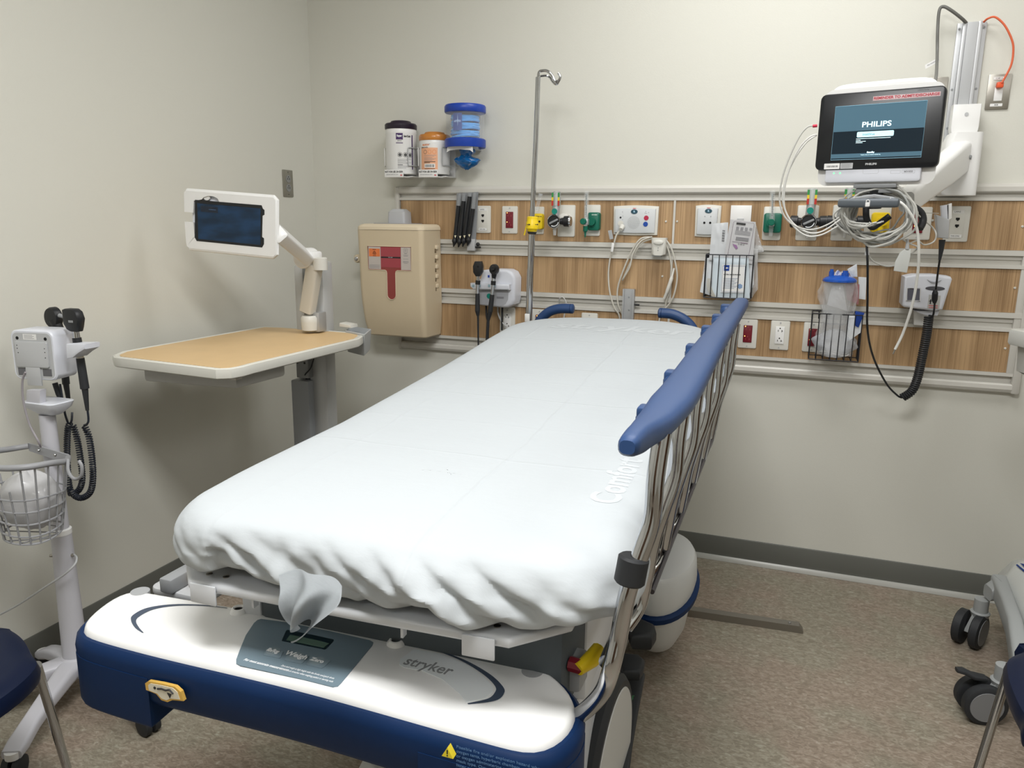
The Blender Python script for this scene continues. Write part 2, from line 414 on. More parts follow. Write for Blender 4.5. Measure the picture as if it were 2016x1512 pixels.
outlet('power_outlet', 'dark red power outlet on lower panel beside the bed rail', *oc(1472, 657), 'red', group='dark red emergency outlets')
outlet('power_outlet', 'white power outlet on lower panel left of the suction canister basket', *oc(1535, 660), 'white')
outlet('power_outlet', 'dark red power outlet half hidden behind the suction canister basket', *oc(1600, 664), 'red', group='dark red emergency outlets')
outlet('power_outlet', 'white power outlet below the wall otoscope unit', *oc(999, 632), 'white', h=.124)
outlet('power_outlet', 'dark red power outlet behind the left push handle of the bed', *oc(1062, 635), 'red', group='dark red emergency outlets')
outlet('power_outlet', 'white outlet plate just showing above the head of the bed', *oc(1160, 643), 'white')
outlet('power_outlet', 'dark red power outlet behind the monitor cables', *oc(1807, 440), 'red', w=.085, group='dark red emergency outlets')
outlet('data_outlet', 'cream data outlet plate behind the thermometer probe holder at right', *oc(1884, 441), 'data', w=.076, h=.122)
# blank switch plate
cx, cz = oc(1458, 432); t = thing('switch_plate', 'plain white switch plate above the supply packets', 'switch plate', (cx, -.016, cz-.06))
m = MB(); m.box(cx-.038, cx+.038, -.026, -.016, cz-.06, cz+.052, .001); m.build('cover_plate', M_white, t)
m = MB(); m.box(cx-.012, cx+.012, -.031, -.026, cz-.012, cz+.004, .001); m.build('latch', M_lgrey, t)

# steel plates
def steel_plate(p0, x0, x1, z0, z1, label, onleft=False):
    pass
P = [W(*q, .003) for q in ((1947, 147), (1993, 147), (1985, 217), (1940, 216))]
x0, x1, z0, z1 = P[0].x, P[1].x, P[3].z, P[0].z
cx, cz = (x0+x1)/2, (z0+z1)/2
t = thing('wall_jack_plate', 'brushed steel wall jack plate with an orange cable plugged in', 'wall plate', (cx, 0, z0))
m = MB(); m.box(x0, x1, -.006, -.0005, z0, z1, .002); m.build('cover_plate', M_steel, t)
m = MB(); m.box(cx-.012, cx+.012, -.010, -.005, cz-.030, cz+.014, .001); jk = m.build('jack_strip', M_white, t)
m = MB(); m.box(cx-.020, cx+.014, -.0075, -.005, z1-.018, z1-.009); m.box(cx-.020, cx+.016, -.0075, -.005, z0+.009, z0+.018); lb = each(m, 'paper_label', M_white, t)[0]
m = MB(); m.text('CAB A', .007, TW((cx-.003, -.0076, z1-.0135))); m.text('B08', .007, TW((cx-.002, -.0076, z0+.0135))); m.build('lettering', M_text, lb)
m = MB(); m.box(cx-.011, cx+.009, -.028, -.008, cz+.010, cz+.028, .003); m.build('socket_plug', mat('orange_plug', (.75, .10, .03), .4), t)
JACK = Vector((cx, -.026, cz+.024))
p = W(1849, 163, .003); t = thing('wall_jack_plate', 'small steel wall plate half hidden behind the monitor top', 'wall plate', (p.x, 0, p.z-.06))
m = MB(); m.box(p.x-.035, p.x+.027, -.006, -.0005, p.z-.085, p.z+.018, .002); m.build('cover_plate', M_steel, t)

# grey outlet on the left wall
P = [X(*q, .003) for q in ((555, 334), (575, 335), (577.5, 388), (559, 387))]
y0, y1, z0, z1 = (P[0].y+P[3].y)/2, (P[1].y+P[2].y)/2, (P[2].z+P[3].z)/2, (P[0].z+P[1].z)/2
cy, cz = (y0+y1)/2, (z0+z1)/2
t = thing('power_outlet', 'grey duplex power outlet on the left wall near the corner', 'outlet', (0, cy, z0))
m = MB(); m.box(.0005, .006, y0, y1, z0, z1, .0025); m.build('cover_plate', mat('nickel_plate', (.28, .27, .23), .4, metal=.5), t)
for s in (-1, 1):
    m = MB(); m.lathe([(.0165, .005), (.0165, .0075), (.0001, .0075)], 20, (0, cy, cz+s*.019), 'x'); r_ = m.build('receptacle', mat('grey_receptacle', (.24, .245, .24), .4), t)
    m = MB(); z = cz+s*.019
    m.box(.0074, .0082, cy-.0075, cy-.0055, z-.004, z+.004); m.box(.0074, .0082, cy+.005, cy+.0078, z-.004, z+.004); m.box(.0074, .0082, cy-.002, cy+.002, z+.007, z+.011); m.build('slots', M_dark, r_)
m = MB()
for s in (-1, 1): m.lathe([(.003, .006), (.003, .0072), (.0001, .0072)], 10, (0, cy, cz+s*.047), 'x')
each(m, 'screw', mat('nickel_screw', (.2, .2, .18), .4, metal=.6), t)
# ------------------------------------------------------------------ stretcher
BO = Vector((1.573, -2.262)); BT = math.radians(1.6)
BU = Vector((math.cos(BT), math.sin(BT), 0)); BV = Vector((-math.sin(BT), math.cos(BT), 0))
BED = axes((BO.x, BO.y, 0), BU, BV, (0, 0, 1))
def B(u, v, w=0.): return BED @ Vector((u, v, w))
bed = thing('hospital_stretcher', 'white and navy hospital stretcher with its right side rail raised', 'hospital bed', (BO.x, BO.y+1, 0), BT)
M_bedwhite = mat('stretcher_white', (.86, .865, .86), .25, coat=.2)
M_frame = mat('powder_white', (.60, .62, .65), .32)
M_under = mat('underframe_grey', (.07, .085, .095), .55)
# litter deck with chamfered foot corners
ZD = .815
dk = [G(366, 1110, ZD), G(370, 1142, ZD), G(700, 1205, ZD), G(1002, 1259, ZD), G(1128, 1226, ZD)]
hd = [B(.34, 2.0, ZD), B(-.34, 2.0, ZD)]
out = [dk[4], hd[0], hd[1], dk[0], dk[1], dk[2], dk[3]]
out = [Vector((p.x, p.y)) for p in out]
m = MB(); m.prism([(p.x, p.y) for p in out], ZD-.016, ZD, 'z', .006, 3); m.build('litter_deck', M_frame, bed)
for px in (412, 443): pass
for px, py in ((412, 1129), (445, 1135), (937, 1223), (979, 1232)):
    p = G(px, py, ZD+.001); m = MB(); m.lathe([(.0052, ZD-.001), (.0052, ZD+.0015), (.0001, ZD+.0025)], 14, (p.x, p.y, 0)); m.build('bolt', M_steel, bed)
for (pa, pb) in (((381, 1145), (431, 1155)), ((913, 1245), (978, 1257))):
    a, b = G(*pa, ZD-.004), G(*pb, ZD-.004); d = (b-a).normalized(); nrm = Vector((d.y, -d.x, 0))
    T = axes(a+nrm*.006, d, nrm, (0, 0, -1)); m = MB(T); L_ = (b-a).length
    m.box(0, L_, 0, .004, -.003, .030, .002); m.build('label_bracket', M_frame, bed)
# raised backrest deck under mattress
m = MB(BED); m.loft([[(-.33, v, .815), (.33, v, .815), (.33, v, w), (-.33, v, w)] for v, w in ((.25, .820), (2.0, .875))], smooth=False); m.build('mattress_deck', M_under, bed)
m = MB(BED); m.box(-.28, .28, .16, 1.9, .60, .775, .02); m.build('scale_frame', M_under, bed)
m = MB(BED)
for u in (-.2, -.09, .06, .16): m.box(u, u+.004, .05, .062, .775, .80)
each(m, 'frame_tab', M_frame, bed)
m = MB(BED); m.box(.25, .285, .30, .6, .56, .785, .006); m.box(-.31, -.27, .16, .5, .56, .785, .006); each(m, 'side_panel', M_frame, bed)

# mattress foot end, mostly under the sheet
FH = .055      # rise of the head end
def mtop(v): return .930 + .012*(v/2.0) + .082*max(0, (v-.6)/1.4)**1.15
def sheet_outline(d, n=360, rf=.13, rh=.27, hw=.392, L=2.045):
    """rounded outline in (u, v), inset by d; returns list of (u, v, s) with s=arc param 0..1"""
    x0, x1, y0, y1 = -hw+d, hw-d, d, L-d
    rf = max(.012, rf-d*.6); rh = max(.012, rh-d*.6)
    pts = []
    def arc(cx, cy, r, a0):
        for k in range(25): a = math.radians(a0+90*k/24); pts.append((cx+r*math.cos(a), cy+r*math.sin(a)))
    def seg(a, b, k):
        for i in range(1, k): pts.append((a[0]+(b[0]-a[0])*i/k, a[1]+(b[1]-a[1])*i/k))
    arc(x0+rf, y0+rf, rf, 180); seg((x0+rf, y0), (x1-rf, y0), 90)
    arc(x1-rf, y0+rf, rf, 270); seg((x1, y0+rf), (x1, y1-rh), 60)
    arc(x1-rh, y1-rh, rh, 0); seg((x1-rh, y1), (x0+rh, y1), 40)
    arc(x0+rh, y1-rh, rh, 90); seg((x0, y1-rh), (x0, y0+rf), 60)
    return pts
def skew(u, v): return .032*(u+.39)/.78*math.exp(-max(0, v)/.35)
def nz(x, y, z): return noise.noise(Vector((x, y, z)))
M_sheet = mat('white_cotton_sheet', (.455, .485, .505), .85, spec=.15)
def sheet_tex():
    nt, N, L, Bs = nodes(M_sheet)
    def math_(op, a, b=None):
        n = N.new('ShaderNodeMath'); n.operation = op
        for k, q in enumerate((a, b)):
            if q is None: continue
            if isinstance(q, (int, float)): n.inputs[k].default_value = q
            else: L.new(q, n.inputs[k])
        return n.outputs[0]
    tc = N.new('ShaderNodeTexCoord'); sp = N.new('ShaderNodeSeparateXYZ'); L.new(tc.outputs['Object'], sp.inputs[0])
    wv = N.new('ShaderNodeTexNoise'); wv.inputs['Scale'].default_value = 5; L.new(tc.outputs['Object'], wv.inputs['Vector'])
    am = N.new('ShaderNodeTexNoise'); am.inputs['Scale'].default_value = 2.2; L.new(tc.outputs['Object'], am.inputs['Vector'])
    wob = math_('MULTIPLY', math_('SUBTRACT', wv.outputs['Fac'], .5), .03)
    tot = None
    for ax, c0, w_, h_ in (('Y', -.54, .004, 1.), ('Y', -.12, .0035, 1.), ('Y', .20, .0035, .9), ('Y', .55, .0035, .8), ('Y', -.33, .006, .5), ('Y', .04, .005, .5), ('Y', .70, .006, .5), ('Y', .36, .008, .4), ('X', .06, .004, .9), ('X', -.27, .005, .6), ('X', .27, .006, .4)):
        d = math_('ADD', math_('SUBTRACT', sp.outputs[ax], c0), wob)
        e = math_('MULTIPLY', math_('EXPONENT', math_('MULTIPLY', math_('MULTIPLY', d, d), -1/(w_*w_))), h_)
        tot = e if tot is None else math_('ADD', tot, e)
    tot = math_('MULTIPLY', tot, am.outputs['Fac'])
    mp = N.new('ShaderNodeMapping'); mp.inputs['Scale'].default_value = (9, 22, 9); n2 = N.new('ShaderNodeTexNoise'); n2.inputs['Scale'].default_value = 1.; n2.inputs['Detail'].default_value = 5; n2.inputs['Roughness'].default_value = .62
    L.new(tc.outputs['Object'], mp.inputs[0]); L.new(mp.outputs[0], n2.inputs['Vector'])
    hh = math_('ADD', tot, math_('MULTIPLY', n2.outputs['Fac'], .9))
    bp = N.new('ShaderNodeBump'); bp.inputs['Strength'].default_value = .55; bp.inputs['Distance'].default_value = .0035
    L.new(hh, bp.inputs['Height']); L.new(bp.outputs['Normal'], Bs.inputs['Normal'])
sheet_tex()
def crease(u, v): return .0045*nz(u*3, v*3, 7.3)+.0008*nz(u*7, v*9, 1.)
def side_fold(u, v, f):
    """outward fold amount on the hanging side, f 0..1 down the side"""
    foot = math.exp(-max(0, v-.04)/.10)
    a = math.atan2(v-1.0, u)
    s = u*1.0 if v < .2 else v
    k = 26 if v < .2 else 7
    w = 1.2*nz(s*7-f*.9, f*.7, 3.1)+1.2*abs(nz(s*13-f*1.8, f*.6, 9.))-.30+.30*nz(s*30+f*1.5, f*.8, 5.)
    return (.009+.022*foot)*w*min(1, f*1.8)*(.35 if u < -.27 else 1)*(1 if v < .25 else .55)
m = MB(BED)
prof = [(.34, 0, 0), (.30, 0, 0), (.26, 0, 0), (.22, 0, 0), (.18, 0, 0), (.145, 0, 0), (.115, 0, 0), (.09, .000, 0), (.07, .001, 0), (.052, .003, 0), (.036, .006, .05), (.022, .012, .1), (.011, .020, .2), (.004, .029, .3),
        (0, .039, .42), (0, .049, .55), (.001, .059, .68), (.004, .069, .8), (.010, .077, .9), (.022, .083, 1.0), (.045, .085, 1.05)]
pq = []
for a_, b_ in zip(prof, prof[1:]):
    pq.append(a_)
    if b_[2] > .15: pq.append(tuple((x+y)/2 for x, y in zip(a_, b_)))
prof = pq+[prof[-1]]
secs = []
for d, drop, f in prof:
    ring = []
    for (u, v) in sheet_outline(d):
        foot = math.exp(-max(0, v-.03)/.10)
        z = mtop(v)-drop+crease(u, v)*(1 if f == 0 else max(0, 1-f*3))
        uu, vv = u, v
        if f > 0:
            o_ = side_fold(u, v, f); cu_, cv_ = u, v-1.0
            if v < .13: nx, ny = (u/.39)**3 if abs(u) > .28 else 0, -1
            elif v > 1.9: nx, ny = u*1.2, 1
            else: nx, ny = (1 if u > 0 else -1), 0
            l = math.hypot(nx, ny) or 1; uu += nx/l*o_; vv += ny/l*o_
            z += foot*(-.012+.020*nz(u*6, 3.3, f))*f*(1.2 if u > -.1 else .8) + .010*foot*nz(u*14, f*5, 1.)*f
            if v > .2: z -= .012*f*nz(v*4, u, 2)
            if u > .15 and foot > .3: z -= .004*f*foot
        else:
            z += foot*.006*nz(u*15, v*25, 8)*(1-min(1, d/.12)); z -= foot*.004
        vv += skew(uu, vv)
        if u < 0: uu += .034*math.exp(-max(0, v)/.22)*(-u/.39); z -= .005*min(1, f)*foot
        ring.append((uu, vv, z))
    secs.append(ring)
# inner top: shrink last ring towards centreline
inner = []
r0 = secs[0]
for k in (.86, .7, .52, .34, .16, .0):
    ring = []
    for (u, v, z) in r0:
        vv = v; uu = u*k
        ring.append((uu, vv, mtop(vv)+crease(uu, vv)))
    inner.append(ring)
allr = inner[::-1]+secs
m.loft(allr, cap=False)
bmesh.ops.remove_doubles(m.b, verts=m.b.verts[:], dist=.0002)
t = bmesh.new()
sheet = m
sh_thing = thing('stretcher_mattress', 'stretcher mattress under a white fitted sheet with a wrinkled, bunched foot end', 'mattress', (BO.x, BO.y+1, .82), BT)
so = sheet.build('fitted_sheet', M_sheet, sh_thing)
sd = so.modifiers.new('s', 'SUBSURF'); sd.levels = 1; sd.render_levels = 1
_dg = bpy.context.evaluated_depsgraph_get(); _dg.update(); _ev = so.evaluated_get(_dg); _me = _ev.to_mesh()
SHEET = BVHTree.FromPolygons([MATS[so['_m']] @ v.co for v in _me.vertices], [tuple(p.vertices) for p in _me.polygons]); _ev.to_mesh_clear()
# hanging corner of the sheet
tp = [W(x, y, d) for x, y, d in ((622, 1118, 2.30), (624, 1150, 2.325), (604, 1186, 2.34), (594, 1222, 2.335))]
tpc = catmull(tp, 8)
def tail(a, b):
    k_ = b*(len(tpc)-1); j = min(len(tpc)-2, int(k_)); c = tpc[j].lerp(tpc[j+1], k_-j)
    wd = .052*(1-b)**.8+.013+.012*math.sin(b*PI)
    x = (a-.5)*2
    return Vector((c.x+x*wd*.75+.016*b*(1-abs(x)), c.y-.012-.016*math.sin(x*5.2+1.2+b*1.5)*(.35+b*.9)-.006*b, c.z-.012*x*x*(1-b)+.012*math.cos(x*4)*b))
m = MB(); m.grid(tail, 44, 30, thick=.0012); o = m.build('hanging_corner', M_sheet, so)
# mattress lettering ghosting through the sheet
M_ghost = mat('mattress_print', (.50, .53, .55), .85, spec=.15)
def drape_text(txt, size, u, v, rot, name, bold=.004, shear=.2, fit=None):
    mm = MB(); mm.text(txt, size, None, 'CENTER', bold, shear, 0., fit=fit)
    bmesh.ops.triangulate(mm.b, faces=mm.b.faces[:]); bmesh.ops.subdivide_edges(mm.b, edges=mm.b.edges[:], cuts=3, use_grid_fill=True)
    R_ = Matrix.Rotation(rot, 2)
    for vt in mm.b.verts:
        q = R_ @ Vector((vt.co.x, vt.co.y)); uu, vv = u+q.x, v+q.y
        q3 = BED @ Vector((uu, vv, 1.3)); h_ = SHEET.ray_cast(q3, Vector((0, 0, -1)))[0]; vt.co = Vector((q3.x, q3.y, (h_.z if h_ else .93)+.0004))
    return mm.build(name, M_ghost, so)
drape_text('stryker', .135, .03, 1.80, 0, 'printed_brand_name', .003, .25, .50)
drape_text('Comfort', .070, .305, .42, PI/2, 'printed_word', .002, 0)
m = MB(BED)
m.loft([[(u, v, mtop(v)-.012-dz) for (u, v) in sheet_outline(dd)] for dd, dz in ((.3, .012), (.09, .012), (.075, .02), (.075, .055), (.085, .065))]); m.build('mattress_core', M_under, sh_thing)

# ---------------- footboard: navy bumper, white cover, scale console
ZF = .690
FB = Vector((0, 0))
def Gp(px, py, z): p = G(px, py, z); return (p.x, p.y)
cover = [(168, 1240), (163, 1226), (175, 1210), (215, 1180), (240, 1166), (268, 1162), (300, 1166), (660, 1229), (1040, 1307), (1078, 1320), (1108, 1342), (1128, 1368), (1136, 1388), (1130, 1412), (1112, 1440), (1085, 1457), (1058, 1465), (1000, 1458), (600, 1348), (300, 1277)]
cp = [Gp(x, y, ZF) for x, y in cover]
cen = Vector((sum(p[0] for p in cp)/len(cp), sum(p[1] for p in cp)/len(cp)))
def off(pts, d):
    n = len(pts); out = []
    for i in range(n):
        a, b, c = Vector(pts[i-1]), Vector(pts[i]), Vector(pts[(i+1) % n])
        t_ = (c-a).normalized(); nn = Vector((t_.y, -t_.x))
        out.append(((b+nn*d).x, (b+nn*d).y))
    return out
area = sum(cp[i-1][0]*cp[i][1]-cp[i][0]*cp[i-1][1] for i in range(len(cp)))
if area < 0: cp = cp[::-1]
cq = catmull([(*p, 0) for p in cp], 6, True)
Lc = [0.]
for i in range(len(cq)): Lc.append(Lc[-1]+(cq[(i+1) % len(cq)]-cq[i]).length)
cps = []; j = 0
for k in range(120):
    s_ = Lc[-1]*k/120
    while Lc[j+1] < s_: j += 1
    q_ = cq[j].lerp(cq[(j+1) % len(cq)], (s_-Lc[j])/max(1e-9, Lc[j+1]-Lc[j])); cps.append((q_.x, q_.y))
for _ in range(3): cps = [((cps[i-1][0]+2*cps[i][0]+cps[(i+1) % 120][0])/4, (cps[i-1][1]+2*cps[i][1]+cps[(i+1) % 120][1])/4) for i in range(120)]
m = MB()
def ring(d, z): return [(x, y, z) for x, y in off(cps, d)]
m.loft([ring(0.003, ZF-.03), ring(.001, ZF-.012), ring(-.002, ZF-.004), ring(-.006, ZF), ring(-.010, ZF+.001)]); m.build('footboard_cover', M_bedwhite, bed)
m = MB()
m.loft([ring(.004, ZF-.098), ring(.013, ZF-.085), ring(.016, ZF-.030), ring(.013, ZF-.018), ring(.007, ZF-.013), ring(.0005, ZF-.013), ring(-.006, ZF-.02)]); m.build('bumper', M_blue, bed)
bo_ = off(cps, .0162)
xa, xb = Gp(292, 1400, ZF-.10)[0], Gp(842, 1500, ZF-.10)[0]
for sel, xc in ((lambda p: p[0] < xa, xa), (lambda p: p[0] > xb, xb)):
    q_ = [p for p in bo_ if sel(p)]
    mm = MB(); mm.prism(q_, ZF-.045, ZF-.140, 'z', .010, 3, top_only=True); mm.build('corner_guard', M_blue, bed)
# scale console
ZT = ZF+.0014
def top_poly(pxs, h, mt_, name, par, z=ZT, bev=.0006, sm=0):
    P_ = [Gp(x, y, z) for x, y in pxs]
    if sm: P_ = [(p.x, p.y) for p in catmull([(*p, 0) for p in P_], sm, True)]
    a_ = sum(P_[i-1][0]*P_[i][1]-P_[i][0]*P_[i-1][1] for i in range(len(P_)))
    if a_ < 0: P_ = P_[::-1]
    mm = MB(); mm.prism(P_, z-.0006, z+h, 'z'); return mm.build(name, mt_, par)
M_cons = mat('scale_console_grey', (.16, .22, .26), .4)
con = top_poly([(514, 1219), (560, 1225), (650, 1243), (728, 1261), (735, 1265), (733, 1271), (705, 1305), (672, 1345), (665, 1352), (655, 1353), (600, 1339), (473, 1311), (465, 1307), (465, 1299), (472, 1280), (484, 1251), (500, 1227), (507, 1221)], .0006, M_cons, 'scale_console', bed)
top_poly([(566, 1241), (612, 1250), (657, 1260), (657, 1262), (642, 1278), (639, 1279), (555, 1262), (556, 1259), (563, 1243)], .0010, mat('lcd_bezel', (.006, .02, .028), .3), 'display_bezel', con, ZT+.0006)
top_poly([(571, 1251), (612, 1259), (648, 1268), (638, 1276), (564, 1261)], .0014, mat('lcd_glass', (.10, .165, .13), .15), 'display_screen', con, ZT+.0010)
for nm, pts_, txt, cxy, sz in (('lb_kg_button', [(525, 1277), (558, 1284), (552, 1296), (549, 1297), (519, 1291)], 'lb/kg', (538, 1282), .0115),
        ('weigh_button', [(570, 1285), (608, 1293), (596, 1306), (592, 1308), (560, 1301)], 'Weigh', (584, 1291), .0155),
        ('zero_button', [(612, 1294), (651, 1302), (637, 1315), (633, 1317), (603, 1310)], 'Zero', (625, 1301), .0115)):
    b_ = top_poly(pts_, .0016, mat('button_grey', (.185, .245, .285), .35), nm, con, ZT+.0004)
    p = G(*cxy, ZT+.002); mm = MB(); mm.lathe([(.0115, ZT+.001), (.0112, ZT+.0024), (.007, ZT+.0028), (.0001, ZT+.0026)], 20, (p.x, p.y, 0)); mm.build('button_cap', mat('button_cap_grey', (.24, .30, .33), .2), b_)
    mm = MB(); mm.text(txt, sz, axes((p.x, p.y, ZT+.0030), (math.cos(-.02), math.sin(-.02), 0), (.02, 1, 0), (0, 0, 1)), bold=.0004); mm.build('lettering', M_wtext, b_)
def top_text(txt, size, px, py, z, parent, mt_, ang=0., align='LEFT', bold=0., shear=0., fit=None, name='lettering'):
    p = G(px, py, z); mm = MB(); mm.text(txt, size, axes((p.x, p.y, z), (math.cos(ang), math.sin(ang), 0), (-math.sin(ang), math.cos(ang), 0), (0, 0, 1)), align, bold, shear, fit=fit); return mm.build(name, mt_, parent)
top_text('For most accurate measurement', .0078, 481, 1298, ZT+.0009, con, M_wtext, 0, bold=.0002, shear=.2, fit=.083)
top_text('Zero and weigh at high height with the fowler and gatch down', .0058, 554, 1310, ZT+.0009, con, M_wtext, 0, shear=.2, fit=.096)
top_text('Do not touch stretcher when weighing patient or zeroing scale', .0058, 551, 1316, ZT+.0009, con, M_wtext, 0, shear=.2, fit=.096)
# decorative arcs
M_arc = mat('slate_decal', (.055, .075, .115), .4)
def arcd(outer, inner, par):
    P_ = catmull([(*Gp(x, y, ZT), 0) for x, y in outer], 6); Q_ = catmull([(*Gp(x, y, ZT), 0) for x, y in inner], 6)
    t_ = bmesh.new(); A = [t_.verts.new((p.x, p.y, ZT+.0005)) for p in P_]; Bq = [t_.verts.new((p.x, p.y, ZT+.0005)) for p in Q_]
    for i in range(len(A)-1): t_.faces.new((A[i], A[i+1], Bq[i+1], Bq[i]))
    bmesh.ops.recalc_face_normals(t_, faces=t_.faces[:])
    mm = MB(); mm._add(t_); return mm.build('decal_arc', M_arc, par)
pn = bed
arcd([(448, 1197), (400, 1191), (340, 1190), (290, 1197), (262, 1211), (258, 1222), (266, 1236), (280, 1246)],
     [(448, 1198), (400, 1193), (345, 1193), (302, 1200), (274, 1214), (268, 1224), (274, 1236), (283, 1246)], bed)
arcd([(822, 1272), (870, 1283), (920, 1302), (965, 1328), (990, 1352), (992, 1366), (975, 1380), (922, 1387)],
     [(822, 1273), (868, 1285), (915, 1305), (955, 1331), (975, 1352), (974, 1364), (960, 1376), (920, 1385)], bed)
wl = top_poly([(815, 1278), (865, 1287), (915, 1307), (950, 1331), (971, 1352), (970, 1362), (957, 1373), (918, 1383), (905, 1366), (870, 1337), (830, 1320), (795, 1314), (786, 1308), (788, 1298)], .0004, mat('decal_white', (.76, .80, .82), .4), 'brand_decal', bed)
top_text('stryker', .034, 843, 1311, ZT+.0006, wl, mat('brand_grey', (.27, .28, .29), .5), -.02, 'CENTER', .0004, .1, .082, 'brand_name')
for px, py in ((470, 1205), (780, 1268)):
    p = G(px, py, ZF); m = MB(); m.lathe([(.0165, ZF-.002), (.015, ZF+.004), (.0115, ZF+.0085), (.009, ZF+.009), (.0075, ZF+.006)], 24, (p.x, p.y, 0), cap=False); g_ = m.build('socket_ring', M_bedwhite, bed)
    m = MB(); m.lathe([(.0078, ZF+.0045), (.0001, ZF+.004)], 20, (p.x, p.y, 0)); m.build('socket_hole', M_dark, g_)
for px, py in ((276, 1165), (1048, 1323)):
    p = G(px, py, ZF); m = MB(); m.lathe([(.017, ZF-.014), (.017, ZF+.0015), (.0001, ZF+.0022)], 24, (p.x, p.y, 0)); m.build('post_hole', mat('post_hole_grey', (.33, .34, .35), .6), bed)
# ---------------- raised side rail
rl = [X(1237, 879, 1.972), X(1262, 858, 1.974), X(1292, 832, 1.978), X(1322, 795, 1.982), X(1350, 757, 1.985), X(1400, 678, 1.988), X(1434, 632, 1.99), X(1459, 598, 1.992)]
wd = [.012, .016, .025, .031, .030, .027, .024, .020]
m = MB(); secs = []
path = catmull(rl, 5); ws = [wd[0]]
for i in range(len(rl)-1):
    for k in range(5): ws.append(wd[i]+(wd[i+1]-wd[i])*(k+1)/5)
first = path[0]; path = [first-(path[1]-first).normalized()*.006]+path; ws = [ws[0]*.75]+ws
last = path[-1]; path.append(last+(last-path[-2]).normalized()*.006); ws.append(ws[-1]*.7)
for i, p in enumerate(path):
    d = (path[min(i+1, len(path)-1)]-path[max(i-1, 0)]).normalized(); sx = d.cross(Vector((0, 0, 1))).normalized(); uz = sx.cross(d)
    h = min(.017, .010+.006*i/4) if 0 < i < len(path)-1 else .008
    secs.append([p+sx*(abs(math.cos(a))**.75*math.copysign(1, math.cos(a)))*ws[i]+uz*(abs(math.sin(a))**.75*math.copysign(1, math.sin(a)))*h for a in [2*PI*k/20 for k in range(20)]])
m.loft(secs); rail = m.build('side_rail_grip', M_handle, bed)
for px, py in ((1272, 806), (1323, 735), (1363, 682), (1392, 645), (1412, 622), (1428, 602)):     # grip clips on the inner edge
    p = X(px, py, 1.955); m = MB(); m.ball((p.x+.004, p.y, p.z-.014), .020, 14, (.9, 1.2, .75)); m.box(p.x-.012, p.x+.022, p.y-.010, p.y+.020, p.z-.012, p.z+.004, .004); m.build('grip_clip', M_handle, bed)
def tube_path(y, lean=.0):
    return [Vector((1.990, y+.01, 1.115)), Vector((1.986, y+.00, 1.06)), Vector((1.984, y-.002, 1.00)), Vector((1.972, y-.012, .95)), Vector((1.960, y-.02, .90)), Vector((1.952, y-.024, .84)), Vector((1.944, y-.03, .79)), Vector((1.93, y-.055, .765))]
ys = [-2.178, -1.985, -1.79, -1.595, -1.40, -1.205, -1.01]
tubes = []
for i, y in enumerate(ys):
    tpth = tube_path(y)
    if i == 0: tpth = tpth[:-1]+[X(1186, 1362, 1.928), X(1160, 1392, 1.905), X(1135, 1412, 1.885)]
    m = MB(); m.tube(catmull(tpth, 5), .0120, 14); tb = m.build('rail_post', M_chrome, bed); tubes.append(tb)
m = MB(); m.tube(catmull([(1.915, -2.1, .735), (1.905, -1.5, .735), (1.90, -.95, .735)], 6), .012, 12); m.build('rail_pivot_bar', M_chrome, bed)
m = MB()
a, b = Vector((1.9655, -2.190, .952)), Vector((1.961, -2.194, .915))
m.tube([a, a.lerp(b, .08), a.lerp(b, .92), b], [.017, .0205, .0205, .018], 18); m.build('post_collar', M_softblack, tubes[0])
m = MB(); m.tube([(1.958, -1.98, .80), (1.952, -1.0, .80)], .0045, 8); m.build('lower_rail_bar', mat('dark_rail_bar', (.05, .045, .05), .4), bed)
for y in ys[1:]:
    m = MB(); m.tube([(1.966, y+.012, .95), (1.954, y+.004, .90), (1.946, y-.006, .82), (1.935, y-.02, .76)], .006, 8); m.build('link_rod', mat('dark_rail_bar', (.05, .045, .05), .4), bed)
# rail latch at the foot end: yellow and red handles, black block
p = G(1165, 1300, .70)
m = MB(); m.tube([G(1138, 1318, .70), G(1165, 1297, .705), G(1178, 1278, .71)], [.010, .014, .012], 10); m.build('release_handle', M_yellow, bed)
m = MB(); m.tube([G(1122, 1306, .70), G(1150, 1314, .70)], .012, 8); m.build('red_lock_tab', M_red, bed)
m = MB(); a = G(1098, 1322, .68); m.box(a.x-.035, a.x+.035, a.y+.01, a.y+.06, .64, .695, .008); m.build('latch_block', M_grey, bed)
# far-side latch seen beyond the cover's left corner
a = G(345, 1155, .66); m = MB(); m.prism(rrect(a.x-.05, a.x+.09, a.y-.02, a.y+.10, .02), .645, .66, 'z', .004); m.build('far_latch_plate', M_lgrey, bed)
m = MB(); m.box(a.x-.01, a.x+.02, a.y-.03, a.y+.04, .66, .69, .004); m.build('far_latch_block', M_grey, bed)
m = MB(); m.box(a.x+.018, a.x+.045, a.y+.02, a.y+.06, .66, .70, .006); m.build('far_release_handle', mat('ochre_plastic', (.55, .33, .06), .4), bed)

# ---------------- push handles at the head
M_hgrip = M_handle
def hand(pts, name='push_handle'):
    q = catmull(pts, 6); m = MB(); m.tube([q[0]-(q[1]-q[0]).normalized()*.004]+q, [.014]+[.0195]*len(q), 18); h_ = m.build(name, M_hgrip, bed)
    m = MB(); d = (q[1]-q[0]).normalized(); m.tube([q[0]+d*.008, q[0]+d*.010], [.0199, .0199], 18); m.build('end_cap_seam', M_blue, h_)
D = .17
hand([W(1128, 608, D), W(1100, 608, D), W(1078, 616, D), W(1060, 636, D), W(1052, 670, D), W(1050, 720, D)])
hand([W(1298, 616, D), W(1325, 619, D), W(1350, 632, D), W(1367, 655, D), W(1376, 700, D), W(1380, 740, D)])
